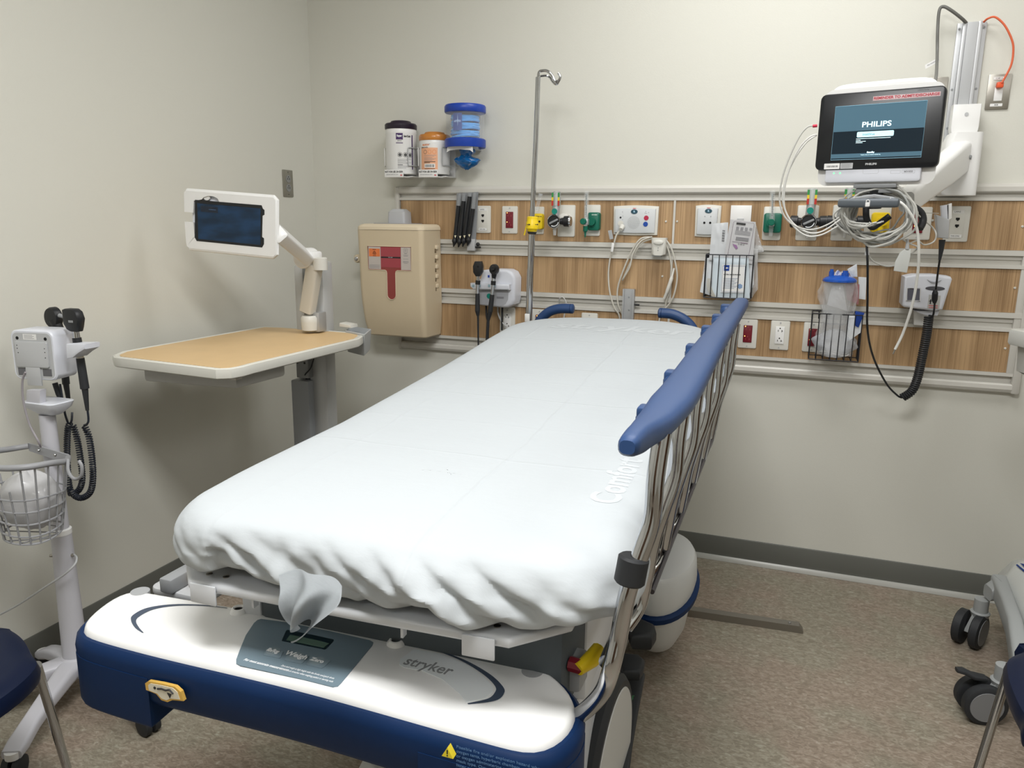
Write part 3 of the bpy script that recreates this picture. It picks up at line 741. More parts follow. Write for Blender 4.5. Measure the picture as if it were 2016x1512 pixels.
# ---------------- IV pole
D = .24
pole = catmull([W(1036, 700, D), W(1041, 628, D), W(1047, 460, D)], 4)
m = MB(); m.tube([W(1034, 760, D), W(1041, 628, D), W(1047, 462, D)], .0135, 16); iv = m.build('iv_pole', M_chrome, bed)
m = MB(); hk = [W(1047, 440, D), W(1055, 280, D), W(1059.5, 152, D), W(1061, 143, D), W(1066, 139.5, D), W(1078, 140, D), W(1088, 150, D), W(1093, 160, D), W(1100, 159, D), W(1103, 151, D), W(1099, 144, D)]
m.tube([hk[0], hk[1], hk[2]], .0095, 14); m.build('iv_pole_upper', M_chrome, iv)
m = MB(); m.tube(catmull([hk[2], hk[3], hk[4], hk[5], hk[6], hk[7], hk[8], hk[9], hk[10]], 5), .0052, 10); m.build('iv_hook', M_chrome, iv)
m = MB(); m.tube(catmull([W(1064, 150, D), W(1075, 149, D), W(1082, 152, D), W(1089, 162, D+.03), W(1096, 166, D+.03), W(1101, 158, D+.03)], 5), .0042, 8); m.build('iv_hook', M_chrome, iv)
a, b = W(1047.5, 456, D), W(1048.7, 426, D)
m = MB(); m.tube([a, a.lerp(b, .15), a.lerp(b, .2), a.lerp(b, .62), a.lerp(b, .68), a.lerp(b, .95), b], [.017, .021, .0245, .0245, .022, .022, .016], 20); cl = m.build('pole_collar', M_yellow, iv)
a2 = W(1047, 461, D); m = MB(); m.tube([a2, a2.lerp(a, .9)], [.015, .019], 18); m.build('collar_base', M_softblack, cl)
m = MB()
for q in (1041, 1057):
    c_ = W(q, 442, D+.024); s_ = 1
    m.prism([(c_.x-.007, c_.z-.0012), (c_.x+.001, c_.z-.0012), (c_.x+.001, c_.z-.0035), (c_.x+.0065, c_.z), (c_.x+.001, c_.z+.0035), (c_.x+.001, c_.z+.0012), (c_.x-.007, c_.z+.0012)], c_.y-.0012, c_.y, 'y')
each(m, 'arrow_mark', M_text, cl)
a = W(1041, 622, D)
m = MB(); m.box(a.x-.012, a.x+.008, a.y-.016, a.y+.004, a.z-.022, a.z+.010, .002); m.build('pole_label', M_white, iv)

# ---------------- base
m = MB(BED)
secs = []
def slab(v, z, w, h): return [(x, v, zz) for x, zz in rrect(-w, w, z, z+h, min(h*.45, .06), 5)]
hood = [(.30, .20, .10, .06), (.31, .17, .17, .10), (.35, .155, .21, .13), (.45, .15, .225, .14), (.9, .15, .225, .14), (1.55, .15, .225, .14), (1.68, .155, .2, .13), (1.72, .17, .2, .1)]
m.loft([slab(v, z, w, h) for v, z, w, h in hood]); m.build('base_hood', mat('hood_white', (.50, .51, .50), .35), bed)
m = MB(BED); m.tube(catmull([(-.16, .34, .292), (-.20, .40, .298), (-.215, .55, .304), (-.215, .8, .304)], 6), .004, 6); m.build('hood_seam', M_grey, bed)
for v in (.6, 1.45):
    m = MB(BED); m.tube([(0, v, .27), (0, v, .60)], .075, 20); m.build('lift_column', M_lgrey, bed)
    m = MB(BED); m.box(-.12, .12, v-.12, v+.12, .52, .58, .02); m.build('column_plate', M_under, bed)
def wheel(u, v, r=.10, hoodz=.40, name='castor'):
    c = B(u, v, r); m = MB(); 
    m.lathe([(r*.8, -.022), (r*.97, -.020), (r, -.010), (r, .010), (r*.97, .020), (r*.8, .022)], 36, (c.x, c.y, r), 'x'); w_ = m.build(name, M_softblack, bed)
    m = MB(); m.lathe([(r*.8, -.024), (r*.3, -.028), (.0001, -.028)], 30, (c.x, c.y, r), 'x', cap=False); m.lathe([(r*.8, .024), (r*.3, .028), (.0001, .028)], 30, (c.x, c.y, r), 'x', cap=False); m.build('wheel_disc', M_white, w_)
    return w_
M_hood = mat('castor_hood_white', (.56, .57, .56), .3)
for (u, v) in ((.285, 1.50), (-.285, 1.50), (.24, .36), (-.28, .36)): wheel(u, v)
# castor shrouds: rounded shells with a navy band
def shroud(u, v):
    s_ = 1 if u > 0 else -1
    def el(a_, b_, z, drop=0.): return [(u+math.cos(a)*a_, v+math.sin(a)*b_, z-drop*(1-math.sin(a))*.5) for a in [2*PI*i/36 for i in range(36)]]
    m = MB(BED); m.loft([el(.108, .20, .285, .05), el(.112, .205, .300, .04), el(.108, .20, .338), el(.100, .19, .352), el(.075, .15, .362), el(.02, .04, .366)]); m.build('castor_shroud', M_hood, bed)
    m = MB(BED); m.loft([el(.106, .198, .262, .05), el(.120, .212, .266, .05), el(.122, .214, .282, .05), el(.108, .20, .290, .05)]); m.build('shroud_band', M_blue, bed)
    m = MB(BED); m.loft([el(.060, .10, .065, .0), el(.085, .155, .12), el(.098, .185, .20), el(.102, .192, .262, .05)]); m.build('lower_shroud', M_hood, bed)
for u, v in ((.270, 1.43), (-.27, 1.43)): shroud(u, v)
# foot-end round wheel cover seen on the right
c = B(.285, .50, .30)
m = MB(); m.lathe([(.190, -.012), (.202, -.004), (.202, .01), (.190, .02)], 48, (c.x, c.y, .262), 'x'); wr = m.build('wheel_cover_rim', M_softblack, bed)
m = MB(); m.lathe([(.192, -.02), (.192, .010), (.175, .026), (.0001, .030)], 48, (c.x-.004, c.y, .262), 'x'); m.build('wheel_cover', M_hood, bed)
m = MB(BED); m.loft([[(u_, v_, z_) for u_, v_, z_ in ((.22, v, .56), (.27, v, .56), (.29, v, .28), (.22, v, .28))] for v in (.24, .5)], smooth=False); m.build('side_cover', M_frame, bed)
# pedals
def gq(px, py, z): p = G(px, py, z); return (p.x, p.y)
def slab_px(pts, z0, z1, bev, name, mt_):
    P_ = [gq(x, y, z1) for x, y in pts]
    mm = MB(); mm.prism(P_, z0, z1, 'z', bev, 3); return mm.build(name, mt_, bed)
pd = slab_px([(1222, 1318), (1262, 1316), (1270, 1325), (1256, 1400), (1246, 1460), (1236, 1540), (1196, 1540), (1206, 1470), (1216, 1400), (1222, 1350)], .205, .225, .006, 'side_pedal_bar', M_softblack)
slab_px([(1219, 1292), (1226, 1283), (1258, 1286), (1270, 1296), (1267, 1312), (1260, 1322), (1228, 1320), (1222, 1310)], .255, .285, .010, 'pedal_pad', M_softblack)
slab_px([(1240, 1216), (1262, 1214), (1290, 1226), (1293, 1238), (1284, 1252), (1244, 1250), (1238, 1236)], .215, .265, .016, 'pedal_pad', M_softblack)
slab_px([(1228, 1226), (1244, 1228), (1244, 1240), (1230, 1240)], .225, .245, .004, 'pedal_stem', M_black)
for px, py, txt, mt_ in ((1240, 1380, 'STEER', mat('green_ink', (.05, .30, .10), .5)), (1219, 1490, 'BRAKE', M_wtext)):
    z = .2262; p = G(px, py, z)
    if txt == 'BRAKE':
        m = MB(); m.box(p.x-.010, p.x+.010, p.y-.030, p.y+.030, z-.001, z+.0004, .0005); pl = m.build('brake_mark', mat('red_mark', (.45, .01, .015), .5), pd)
    m = MB(); m.text(txt, .016, axes((p.x, p.y, z+.0008), (.03, 1, 0), (-1, .03, 0), (0, 0, 1)), bold=.0003, fit=.048); m.build('lettering', mt_, pd)
# caution marks on the navy bumper front
def front_pt(px, py): return W(px, py, 2.285)
# ------------------------------------------------------------------ wrapping helper
def wrap(mb, cx, cy, r, a0=0.):
    """bend flat (x along arc, z up at y=0) onto a cylinder facing -y; a0 turns it"""
    for v in mb.b.verts:
        a = v.co.x/r+a0; rr = r-v.co.y
        v.co = Vector((cx+math.sin(a)*rr, cy-math.cos(a)*rr, v.co.z))
    return mb
def flat(txt, size, x, z, bold=0., fit=None, align='CENTER', y=-.0006, spacing=1., shear=0.):
    m = MB(); m.text(txt, size, axes((x, y, z), (1, 0, 0), (0, 0, 1), (0, -1, 0)), align, bold, shear, .0001, spacing, fit); return m
def strip(x0, x1, z0, z1, n=14, y=-.0004, mb=None):
    m = mb or MB()
    t = bmesh.new(); A = [t.verts.new((x0+(x1-x0)*i/n, y, z0)) for i in range(n+1)]; Bq = [t.verts.new((x0+(x1-x0)*i/n, y, z1)) for i in range(n+1)]
    for i in range(n): t.faces.new((A[i], A[i+1], Bq[i+1], Bq[i]))
    m._add(t, True); return m
def ringflat(cx, cz, r0, r1, n=20, y=-.0005, mb=None):
    m = mb or MB(); t = bmesh.new(); A = []; Bq = []
    for k in range(n):
        a = 2*PI*k/n; A.append(t.verts.new((cx+r0*math.cos(a), y, cz+r0*math.sin(a)))); Bq.append(t.verts.new((cx+r1*math.cos(a), y, cz+r1*math.sin(a))))
    for k in range(n): t.faces.new((A[k], A[(k+1) % n], Bq[(k+1) % n], Bq[k]))
    m._add(t); return m

# ---------------- sharps container cabinet
t = thing('sharps_cabinet', 'beige sharps disposal cabinet with a biohazard label at the corner end of the rail panel', 'sharps container', (.5, 0, .87))
M_beige = mat('beige_plastic', (.60, .50, .35), .42, bump=.06, bscale=700)
def sc(z, x0, x1, d, r=.022, back=.027):
    o = []
    for a in range(0, 91, 15): o.append((x1-r+r*math.sin(math.radians(a)), -d+r-r*math.cos(math.radians(a)), z))
    o.append((x1+.006, -back, z)); o.append((x0-.004, -back, z))
    for a in range(-90, 1, 15): o.append((x0+r+r*math.sin(math.radians(a)), -d+r-r*math.cos(math.radians(a)), z))
    return o
secs = [sc(.874, .366, .638, .148, .02), sc(.881, .357, .646, .163), sc(.93, .349, .651, .177), sc(.99, .343, .653, .184), sc(1.04, .339, .653, .187), sc(1.09, .336, .652, .188), sc(1.20, .334, .650, .188), sc(1.335, .329, .648, .188)]
m = MB(); m.loft(secs); body = m.build('cabinet_body', M_beige, t)
m = MB(); m.loft([sc(1.336, .327, .650, .190, .03), sc(1.348, .328, .649, .189, .03), sc(1.357, .335, .642, .180, .03), sc(1.361, .348, .63, .165, .03)]); m.build('cabinet_lid', mat('beige_lid', (.70, .60, .44), .4), t)
m = MB(); m.box(.40, .575, -.16, -.04, 1.360, 1.364, .002); m.build('inlet_plate', mat('frosted_grey', (.33, .32, .34), .3), t)
m = MB(); m.loft([[(x, y, z) for x, y in rrect(.448-k, .528+k, -.12-k, -.05+k, .01)] for z, k in ((1.364, .002), (1.412, .0), (1.414, -.004), (1.421, -.010), (1.424, -.014))]); m.build('inlet_hopper', mat('frosted_clear', (.60, .61, .63), .35, trans=.25), t)
# window with labels
FD = .1885
def fx(px, py): p = W(px, py, FD); return p.x, p.z
wx0, wz1 = fx(724, 484); wx1, _ = fx(809, 487); _, wz0 = fx(765, 532)
sx0 = fx(762, 550)[0]; sx1 = fx(779, 550)[0]; sz0 = fx(772, 585)[1]
# raised beige rim around T-shaped window
Tpts = [(wx0, wz1), (wx1, wz1), (wx1, wz0), (sx1+.008, wz0), (sx1+.002, wz0-.004), (sx1, wz0-.012)] + [((sx0+sx1)/2+(sx1-sx0)/2*math.cos(a), sz0+.010+(sx1-sx0)/2*math.sin(a)) for a in [math.radians(-q) for q in range(0, 181, 20)]] + [(sx0, wz0-.012), (sx0-.002, wz0-.004), (sx0-.008, wz0), (wx0, wz0)]
m = MB(); m.prism(Tpts, -FD+.001, -FD-.0006, 'y'); win = m.build('viewing_window', mat('translucent_red', (.27, .05, .045), .2), t)
m = MB(); m.tube([(x, -FD-.0006, z) for x, z in Tpts], .0014, 6, closed=True); m.build('window_rim', mat('beige_lid', (.70, .60, .44), .4), t)
m = MB(); w_ = wx1-wx0
m.box(wx0+.003, wx0+w_*.30, -FD-.0011, -FD-.0004, wz0+.003, wz1-.003); m.box(wx0+w_*.77, wx1-.002, -FD-.0011, -FD-.0004, wz0+.003, wz1-.003); lbs = each(m, 'paper_label', mat('label_paper', (.52, .47, .43), .6), win)
m = MB(); m.box(wx0+w_*.30, wx0+w_*.76, -FD-.0011, -FD-.0004, wz0+.012, wz1-.004); m.build('red_label', mat('faded_red_label', (.36, .06, .075), .45), win)
m = MB(); zc = (wz0+wz1)/2+.004; m.box(wx0+w_*.31, wx0+w_*.76, -FD-.0016, -FD-.0010, zc-.003, zc+.003); bb = m.build('black_band', M_text, win)
flat('FULL LINE', .0045, wx0+w_*.53, zc, fit=.02, y=-FD-.0018).build('lettering', M_wtext, bb)
m = MB(); ox0, ox1 = wx0+.006, wx0+w_*.285; m.box(ox0, ox1, -FD-.0016, -FD-.0010, wz1-.044, wz1-.011); ol = m.build('biohazard_label', mat('orange_label', (.75, .20, .06), .5), win)
oc_ = ((ox0+ox1)/2, wz1-.029)
m = MB()
for k in range(3):
    a = PI/2+k*2*PI/3; m = ringflat(oc_[0]+.0042*math.cos(a), oc_[1]+.0042*math.sin(a), .0030, .0046, 18, -FD-.0018, m)
m = ringflat(oc_[0], oc_[1], .0052, .0060, 18, -FD-.0018, m); m.build('biohazard_mark', M_text, ol)
flat('BIOHAZARD', .0036, oc_[0], wz1-.0145, .0001, .016, y=-FD-.0018).build('lettering', M_text, ol)
flat('BIOHAZARD', .0034, oc_[0], wz1-.0415, .0001, .014, y=-FD-.0018).build('lettering', M_text, ol)
m = MB(); 
for i in range(4): m.box(ox0, ox1-.003*(i % 2), -FD-.0014, -FD-.0010, wz0+.020-i*.004, wz0+.0212-i*.004)
m.build('fine_print', M_gtext, lbs[0])
m = MB(); rx = wx0+w_*.88
m.tube([(x, -FD-.0014, z) for x, z in rrect(rx-.008, rx+.008, wz1-.026, wz1-.007, .002)], .0005, 4, closed=True); m.tube([(x, -FD-.0014, z) for x, z in rrect(rx-.0025, rx+.0025, wz1-.021, wz1-.012, .001)], .0005, 4, closed=True)
for i, (q, l) in enumerate(((-.030, .006), (-.036, .012), (-.040, .010), (-.052, .012), (-.062, .013), (-.066, .014), (-.070, .009))): m.box(rx-l, rx+l, -FD-.0014, -FD-.0010, wz1+q, wz1+q+.0014)
m.build('fine_print', M_gtext, lbs[-1])
# lock and side teeth
p = W(704, 509, .13); m = MB(); m.lathe([(.019, -.09), (.019, -.135), (.014, -.142), (.0001, -.143)], 20, (p.x+.002, 0, p.z), 'y'); lk = m.build('lock_boss', mat('beige_lid', (.70, .60, .44), .4), t)
m = MB(); m.lathe([(.009, -.141), (.009, -.147), (.006, -.149), (.0001, -.1492)], 16, (p.x+.002, 0, p.z), 'y'); m.build('lock_cylinder', M_chrome, lk)
for i in range(5):
    z = 1.262-i*.0415
    m = MB(); m.box(.646, .660, -.075, -.052, z-.008, z+.010, .003); tt = m.build('latch_tooth', mat('beige_lid', (.70, .60, .44), .4), t)
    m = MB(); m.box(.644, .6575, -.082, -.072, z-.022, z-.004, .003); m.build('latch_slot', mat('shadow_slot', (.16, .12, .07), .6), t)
m = MB(); m.tube([(.560, -.155, 1.266), (.60, -.187, 1.2655)], .0006, 4); m.b.free(); 

# ---------------- wipe canisters in wall brackets
def canister(name, label, pxc, py_top, py_bot, r, d, capm, capname, wrapf, rot=0., twist=0.):
    pc = W(pxc, (py_top+py_bot)/2, d); cx = pc.x; z1 = W(pxc, py_top, d).z-.004; z0 = W(pxc, py_bot, d).z+.012
    t = thing(name, label, 'wipes canister', (cx, -d, z0)); cy = -d
    h = z1-z0; zc = z1-.030
    m = MB(); m.lathe([(r*.93, z0), (r*.97, z0+.004), (r*.955, z0+.016), (r*.99, z0+.022), (r*.985, zc-.022), (r, zc-.018), (r*.985, zc-.010), (r*.96, zc)], 40, (cx, cy, 0)); b = m.build('tub', M_white, t)
    m = MB(); m.lathe([(r*.99, zc-.003), (r*1.02, zc+.001), (r*1.02, zc+.016), (r*.96, zc+.021), (r*.70, zc+.023), (r*.62, zc+.031), (r*.50, zc+.033), (.0001, zc+.030)], 40, (cx, cy, 0)); m.build('cap', capm, t)
    wrapf(b, cx, cy, r, z0, zc)
    return t, cx, cy, z0, zc
def bracket(label, cx, cy, r, z0, zc):
    t = thing('canister_bracket', label, 'wall bracket', (cx, 0, z0-.012), group=None)
    m = MB(); m.box(cx-r*.95, cx+r*.95, cy-r*.3, 0, z0-.010, z0-.006, .001); m.box(cx-r*.9, cx+r*.9, -.006, -.0005, z0-.01, z0+.12, .001); m.build('shelf', M_white, t)
    m = MB(); m.box(cx-r*.62, cx+r*.72, cy-r-.008, cy-r-.005, z0-.014, z0+.017, .0008); lp = m.build('warning_plate', M_white, t)
    m = MB(); m.box(cx-r*.6, cx+r*.7, cy-r-.005, cy, z0-.013, z0-.010); m.build('tray', M_white, t)
    x = cx+r*.05
    flat('NOT FOR USE ON SKIN', .0105, x, z0+.008, .0003, r*1.26, y=cy-r-.0085).build('lettering', M_text, lp)
    flat('DISPOSABLE GERMICIDAL CLOTH', .005, x-.008, z0-.003, 0, r*.85, y=cy-r-.0085).build('lettering', M_gtext, lp)
    flat('PDI', .006, x+r*.52, z0-.006, .0004, None, y=cy-r-.0085).build('logo', mat('logo_red', (.6, .03, .05), .5), lp)
    # wire arms
    for sg in (-1, 1):
        a1 = math.radians(52 if sg > 0 else 88)
        def pt(a, z): return (cx+sg*math.sin(a)*(r+.004), cy-math.cos(a)*(r+.004), z)
        za, zb = z0+.035, z0+.108
        pts = [(cx+sg*(r+.006), -.004, zb)]+[pt(math.radians(q), zb) for q in ((95, 80, 65, 56) if sg > 0 else (95, 80, 65))]+[pt(math.radians(52 if sg > 0 else 60), zb-.008), pt(math.radians(52 if sg > 0 else 60), za+.008)]+[pt(math.radians(q), za) for q in ((56, 65, 80, 95) if sg > 0 else (65, 80, 95))]+[(cx+sg*(r+.006), -.004, za)]
        m = MB(); m.tube(catmull(pts, 3), .0022, 8); m.build('wire_arm', M_lgrey if sg > 0 else M_white, t)
    return t
def wrap_purple(b, cx, cy, r, z0, zc):
    R = r*.985+.0004; PU = mat('label_purple', (.055, .022, .11), .5)
    A = -.12
    def put(m, name, mt_, par=b): return wrap(m, cx, cy, R, .21).build(name, mt_, par)
    k = put(strip(-.003, .026, zc-.048, zc-.022), 'purple_square', PU)
    put(flat('Super', .0115, .0115, zc-.033, .0005, .022, y=-.0008), 'lettering', M_wtext, k)
    put(flat('Sani-Cloth', .0115, .030, zc-.034, .0004, .030, 'LEFT'), 'lettering', M_text)
    put(flat('GERMICIDAL', .005, .003, zc-.053, 0, .018, 'LEFT'), 'lettering', M_text)
    put(strip(-.003, .026, zc-.063, zc-.060), 'purple_rule', PU)
    put(strip(.066, .072, z0+.020, zc-.028), 'purple_edge_band', PU)
    z = z0+.078
    for i, x in enumerate((.013, .036, .057)):
        put(ringflat(x, z, .0088, .0100), 'pictogram', M_text); put(ringflat(x, z, .0015, .0062, 9), 'pictogram', M_text)
    m = MB()
    for i in range(9):
        if i == 5: continue
        m = strip(.003, .062-.012*((i*7) % 3), z0+.060-i*.0045, z0+.0612-i*.0045, 12, mb=m)
    put(m, 'fine_print', M_gtext)
    m = strip(.003, .024, z0+.0365, z0+.0385); put(m, 'print_bar', M_text)
def wrap_orange(b, cx, cy, r, z0, zc):
    R = r*.985+.0004
    def put(m, name, mt_, par=b): return wrap(m, cx, cy, R, .45).build(name, mt_, par)
    PE = mat('label_peach', (.80, .42, .25), .5)
    k = put(strip(-.066, .012, z0+.014, z0+.105), 'peach_panel', PE)
    put(strip(-.066, .012, z0+.074, z0+.125, y=-.0002), 'label_field', mat('label_white', (.78, .77, .75), .5))
    put(flat('BLEACH', .0085, -.040, z0+.116, .0004, .032, y=-.0007), 'lettering', mat('orange_ink', (.75, .25, .08), .5))
    put(flat('SANI-CLOTH', .006, -.046, z0+.106, .0002, .034, y=-.0007), 'lettering', M_text)
    for x, mt_ in ((-.042, M_text), (-.022, mat('orange_ink', (.75, .25, .08), .5)), (-.002, mat('orange_ink', (.75, .25, .08), .5))):
        put(ringflat(x, z0+.088, .0068, .0082, y=-.0008), 'pictogram', mt_)
    m = MB()
    for i, q in enumerate((.074, .070, .064, .0605, .057, .0535)): m = strip(-.048, .006-.008*(i % 3), z0+q, z0+q+.0012, 10, -.0008, m)
    put(m, 'fine_print', M_gtext)
    m = MB(); m = strip(-.048, .002, z0+.0475, z0+.050, 8, -.0008, m); m = strip(-.048, -.020, z0+.0440, z0+.046, 8, -.0008, m); m = strip(-.046, .000, z0+.0195, z0+.0215, 8, -.0008, m); put(m, 'print_bar', M_text)
    k = put(strip(-.046, .001, z0+.025, z0+.041, y=-.0008), 'barcode_field', M_white)
    m = MB(); x = -.043
    random.seed(4)
    while x < -.003:
        w_ = random.choice((.0006, .001, .0018)); m = strip(x, x+w_, z0+.027, z0+.038, 1, -.001, m); x += w_+random.choice((.0008, .0014))
    put(m, 'barcode', M_text, k)
    put(flat('OF 160', .005, -.030, zc-.020, 0, .022), 'lettering', M_gtext)
tp_, cx, cy, z0, zc = canister('wipes_canister', 'tall white wipes canister with a black purple cap, left of the orange capped one', 790, 238, 350, .0665, .085, mat('aubergine_cap', (.018, .012, .024), .35), 'cap', wrap_purple)
bracket('white wall bracket holding the canister with the dark cap', cx, cy, .0665, z0, zc)
to_, cx, cy, z0, zc = canister('wipes_canister', 'shorter white wipes canister with an orange cap and peach label', 856, 260, 350, .0645, .085, mat('orange_cap', (.52, .20, .035), .3, coat=.3), 'cap', wrap_orange)
bracket('white wall bracket holding the orange capped canister', cx, cy, .0645, z0, zc)

# ---------------- blue emesis bag dispenser
pc = W(916, 250, .095); cx = pc.x; r = .081; cy = -.095
zt = W(916, 206, .095).z; zb = W(916, 291, .095).z
t = thing('bag_dispenser', 'clear wall dispenser with blue lids holding blue emesis bags above the rail', 'bag dispenser', (cx, cy, zb-.05))
m = MB(); m.lathe([(r*1.02, zt-.034), (r*1.05, zt-.030), (r*1.05, zt-.010), (r*1.0, zt-.004), (.0001, zt)], 40, (cx, cy, 0)); m.build('top_lid', M_bluelid, t)
m = MB(); m.lathe([(r*.80, zb+.004), (r*1.02, zb-.001), (r*1.05, zb+.004), (r*1.05, zb+.030), (r*.99, zb+.034), (r*.85, zb+.034)], 40, (cx, cy, 0), cap=False); m.build('bottom_ring', M_bluelid, t)
m = MB(); m.lathe([(r*.98, zb+.02), (r*.98, zt-.03)], 40, (cx, cy, 0), cap=False); m.build('clear_cylinder', M_clear, t)
m = MB(); m.prism([(cx-.060, zb-.022), (cx-.045, zb-.014), (cx, zb-.011), (cx+.045, zb-.015), (cx+.058, zb-.024), (cx+.055, zb+.004), (cx-.055, zb+.004)], -.150, -.148, 'y'); m.build('front_flange', M_white, t)
m = MB(); m.box(cx-.035, cx+.035, -.04, -.001, zb-.005, zt-.01, .002); m.build('wall_mount', M_lgrey, t)
M_bag = mat('blue_film', (.06, .36, .85), .18, coat=.5)
M_bagdeep = mat('deep_blue_film', (.006, .11, .33), .16, coat=.6)
n = 9; zz0, zz1 = zb+.036, zt-.044
for i in range(n):
    z = zz0+(zz1-zz0)*(i+.5)/n; rr = r*.76
    def f(u_, v_, z=z, i=i):
        a = u_*2*PI; rad = rr*(1-.10*v_*0)+.004*nz(math.cos(a)*3, math.sin(a)*3, i*2.)
        pr = [(.55, -.0060), (1.0, -.0052), (1.04, 0), (1.0, .0052), (.55, .0062)][int(round(v_*4))]
        return Vector((cx+math.cos(a)*rad*pr[0]*.93, cy+math.sin(a)*rad*pr[0], z+pr[1]+.010*math.cos(a+i*2.1)*(.5 if i % 3 else 1.)*.6))
    m = MB(); m.grid(f, 36, 5, True); tag(m.build('emesis_bag', M_bag), 'flat blue emesis bag stacked inside the clear dispenser', 'emesis bag', 'emesis bags in the dispenser')
m = MB(); m = strip(-.056, -.016, zb+.062, zb+.128, y=0, mb=m); wrap(m, cx, cy, r*.90, .45); lb = m.build('dispenser_label', mat('label_blue', (.008, .05, .30), .4), t)
m = wrap(flat('MEDLINE', .008, -.036, zb+.096, .0003, .030), cx, cy, r*.90+.0005, .45); m.build('lettering', mat('pale_blue_ink', (.35, .5, .8), .5), lb)
m = MB(); t_ = bmesh.new(); star = []
for k in range(8):
    a = PI/2+k*PI/4; R_ = (.024 if k % 4 == 0 else .016) if k % 2 == 0 else .0022; star.append(t_.verts.new((-.034+R_*math.cos(a)*(.6 if k % 4 == 0 else 1), -.0005, zb+.100+R_*math.sin(a))))
t_.faces.new(star); bmesh.ops.triangulate(t_, faces=t_.faces[:]); m._add(t_); wrap(m, cx, cy, r*.90+.0006, .45); m.build('logo_star', mat('pale_blue_ink', (.35, .5, .8), .5), lb)
# bag pulled out below
def bagf(u_, v_):
    a = u_*2*PI; prof_ = [(.034, 0), (.030, -.010), (.022, -.022), (.026, -.030), (.046, -.040), (.050, -.050), (.038, -.064), (.018, -.074), (.006, -.080)]
    i = v_*(len(prof_)-1); j = min(len(prof_)-2, int(i)); f_ = i-j; rr = prof_[j][0]*(1-f_)+prof_[j+1][0]*f_; zz = prof_[j][1]*(1-f_)+prof_[j+1][1]*f_
    k = 1+.42*nz(math.cos(a)*2.2, math.sin(a)*2.2, v_*5)
    return Vector((cx+.006+math.cos(a)*rr*k, cy+math.sin(a)*rr*.75*k, zb-.006+zz+.008*nz(a, v_*4, 1)))
m = MB(); m.grid(bagf, 18, 12, True); tag(m.build('emesis_bag', M_bagdeep, flat=True), 'crumpled dark blue bag pulled out below the dispenser', 'emesis bag', None)

# ---------------- specula tube dispenser
t = thing('specula_dispenser', 'rack of four black tubes with clear tops clamped left of the data plate', 'specula dispenser', W(912, 485, .05))
D = .055
m = MB(); q = [W(899, 380, .035), W(941, 378, .035), W(936, 478, .035), W(893, 478, .035)]
m.prism([(p.x, p.z) for p in q], -.030, -.034, 'y'); m.build('back_plate', M_grey, t)
for i, (xt, xb, yt, yb, yc) in enumerate(((905, 895, 381, 486, 405), (914, 904.5, 380.5, 487, 396), (925.5, 913, 380, 486, 387), (935, 922.5, 379, 484, 411))):
    a, b_ = W(xt, yt, D), W(xb, yb-10, D)
    c_ = W(xt+(xb-xt)*(yc-yt)/(yb-yt), yc, D)
    m = MB(); m.tube([a, c_], .0088, 14); tb = m.build('clear_tube', mat('tube_clear', (.35, .37, .39), .08, alpha=.5, coat=1.), t)
    m = MB(); m.tube([c_, b_], .0090, 14); m.build('specula_stack', M_black, tb)
    m = MB(); e = W(xb-2.2, yb, D); m.tube([b_+Vector((0, 0, .012)), b_+Vector((0, 0, .004)), b_, b_.lerp(e, .45), e], [.0098, .0115, .0115, .006, .002], 14); m.build('tube_nozzle', M_black, tb)
    p = W(xb+1.5, yb-20, D+.0097); m = MB(); m.prism([(p.x-.005, p.z+.005), (p.x+.005, p.z+.006), (p.x, p.z-.006)], p.y, p.y-.0004, 'y'); m.build('triangle_mark', mat('cream_mark', (.75, .7, .5), .5), tb)
p = W(929, 480, .04); m = MB(); m.box(p.x-.022, p.x+.014, -.045, -.018, p.z-.030, p.z+.020, .003); m.build('rail_clamp', M_lgrey, t)
p = W(942, 487, .035); m = MB(); m.cyl((p.x-.014, -.035, p.z), (p.x+.010, -.035, p.z), .004, 12); m.ball((p.x-.002, -.037, p.z+.013), .0085, 12); m.build('clamp_knob', M_black, t)

# ---------------- gas and suction devices on the upper panel
def gas_plate(t, px, py, w=.072, h=.128, mt_=M_warmwhite):
    x, z = oc(px, py); m = MB(); m.prism(rrect(x-w/2, x+w/2, z-h/2, z+h/2, .006), -.016, -.023, 'y', .003, top_only=True); m.build('cover_plate', mt_, t); return x, z
def gas_box(t, px, py, w, h, mt_, d1=.05):
    x, z = oc(px, py, .04); m = MB(); m.prism(rrect(x-w/2, x+w/2, z-h/2, z+h/2, .010), -.022, -d1, 'y', .005, top_only=True); return m.build('gas_outlet', mt_, t), x, z
# medical air, yellow, behind the pole
t = thing('medical_air_outlet', 'yellow medical air outlet behind the IV pole with a leaning clear flow tube', 'gas outlet', W(1057, 460, .02))
gas_plate(t, 1057, 434, .062, .112)
g_, x, z = gas_box(t, 1060, 436, .040, .064, M_yellow)
flat('MEDICAL AIR', .005, x+.004, z+.020, .0002, .026, y=-.0505).build('lettering', M_text, g_)
m = MB(); m.lathe([(.004, -.050), (.004, -.053), (.0001, -.053)], 10, (x+.008, 0, z), 'y'); m.build('outlet_pin', M_dark, g_)
m = MB(); m.tube([W(1056, 415, .07), W(1064, 383, .07)], .0085, 12); fl = m.build('flow_tube', M_clear, t)
m = MB(); m.tube([W(1063.6, 385, .07), W(1064.4, 381.5, .07)], [.0085, .0095], 12); m.build('tube_tip', M_lgrey, fl)
m = MB()
for k in range(7): a = W(1057+k*.9, 412-k*3.6, .0785); m.box(a.x-.005, a.x+.003, a.y-.0004, a.y, a.z, a.z+.0008)
m.build('scale_mark', M_gtext, fl)
m = MB(); m.tube(catmull([W(1036, 445, .06), W(1034, 455, .06), W(1032, 463, .06)], 4), .003, 8); m.build('yellow_tether', M_yellow, t)
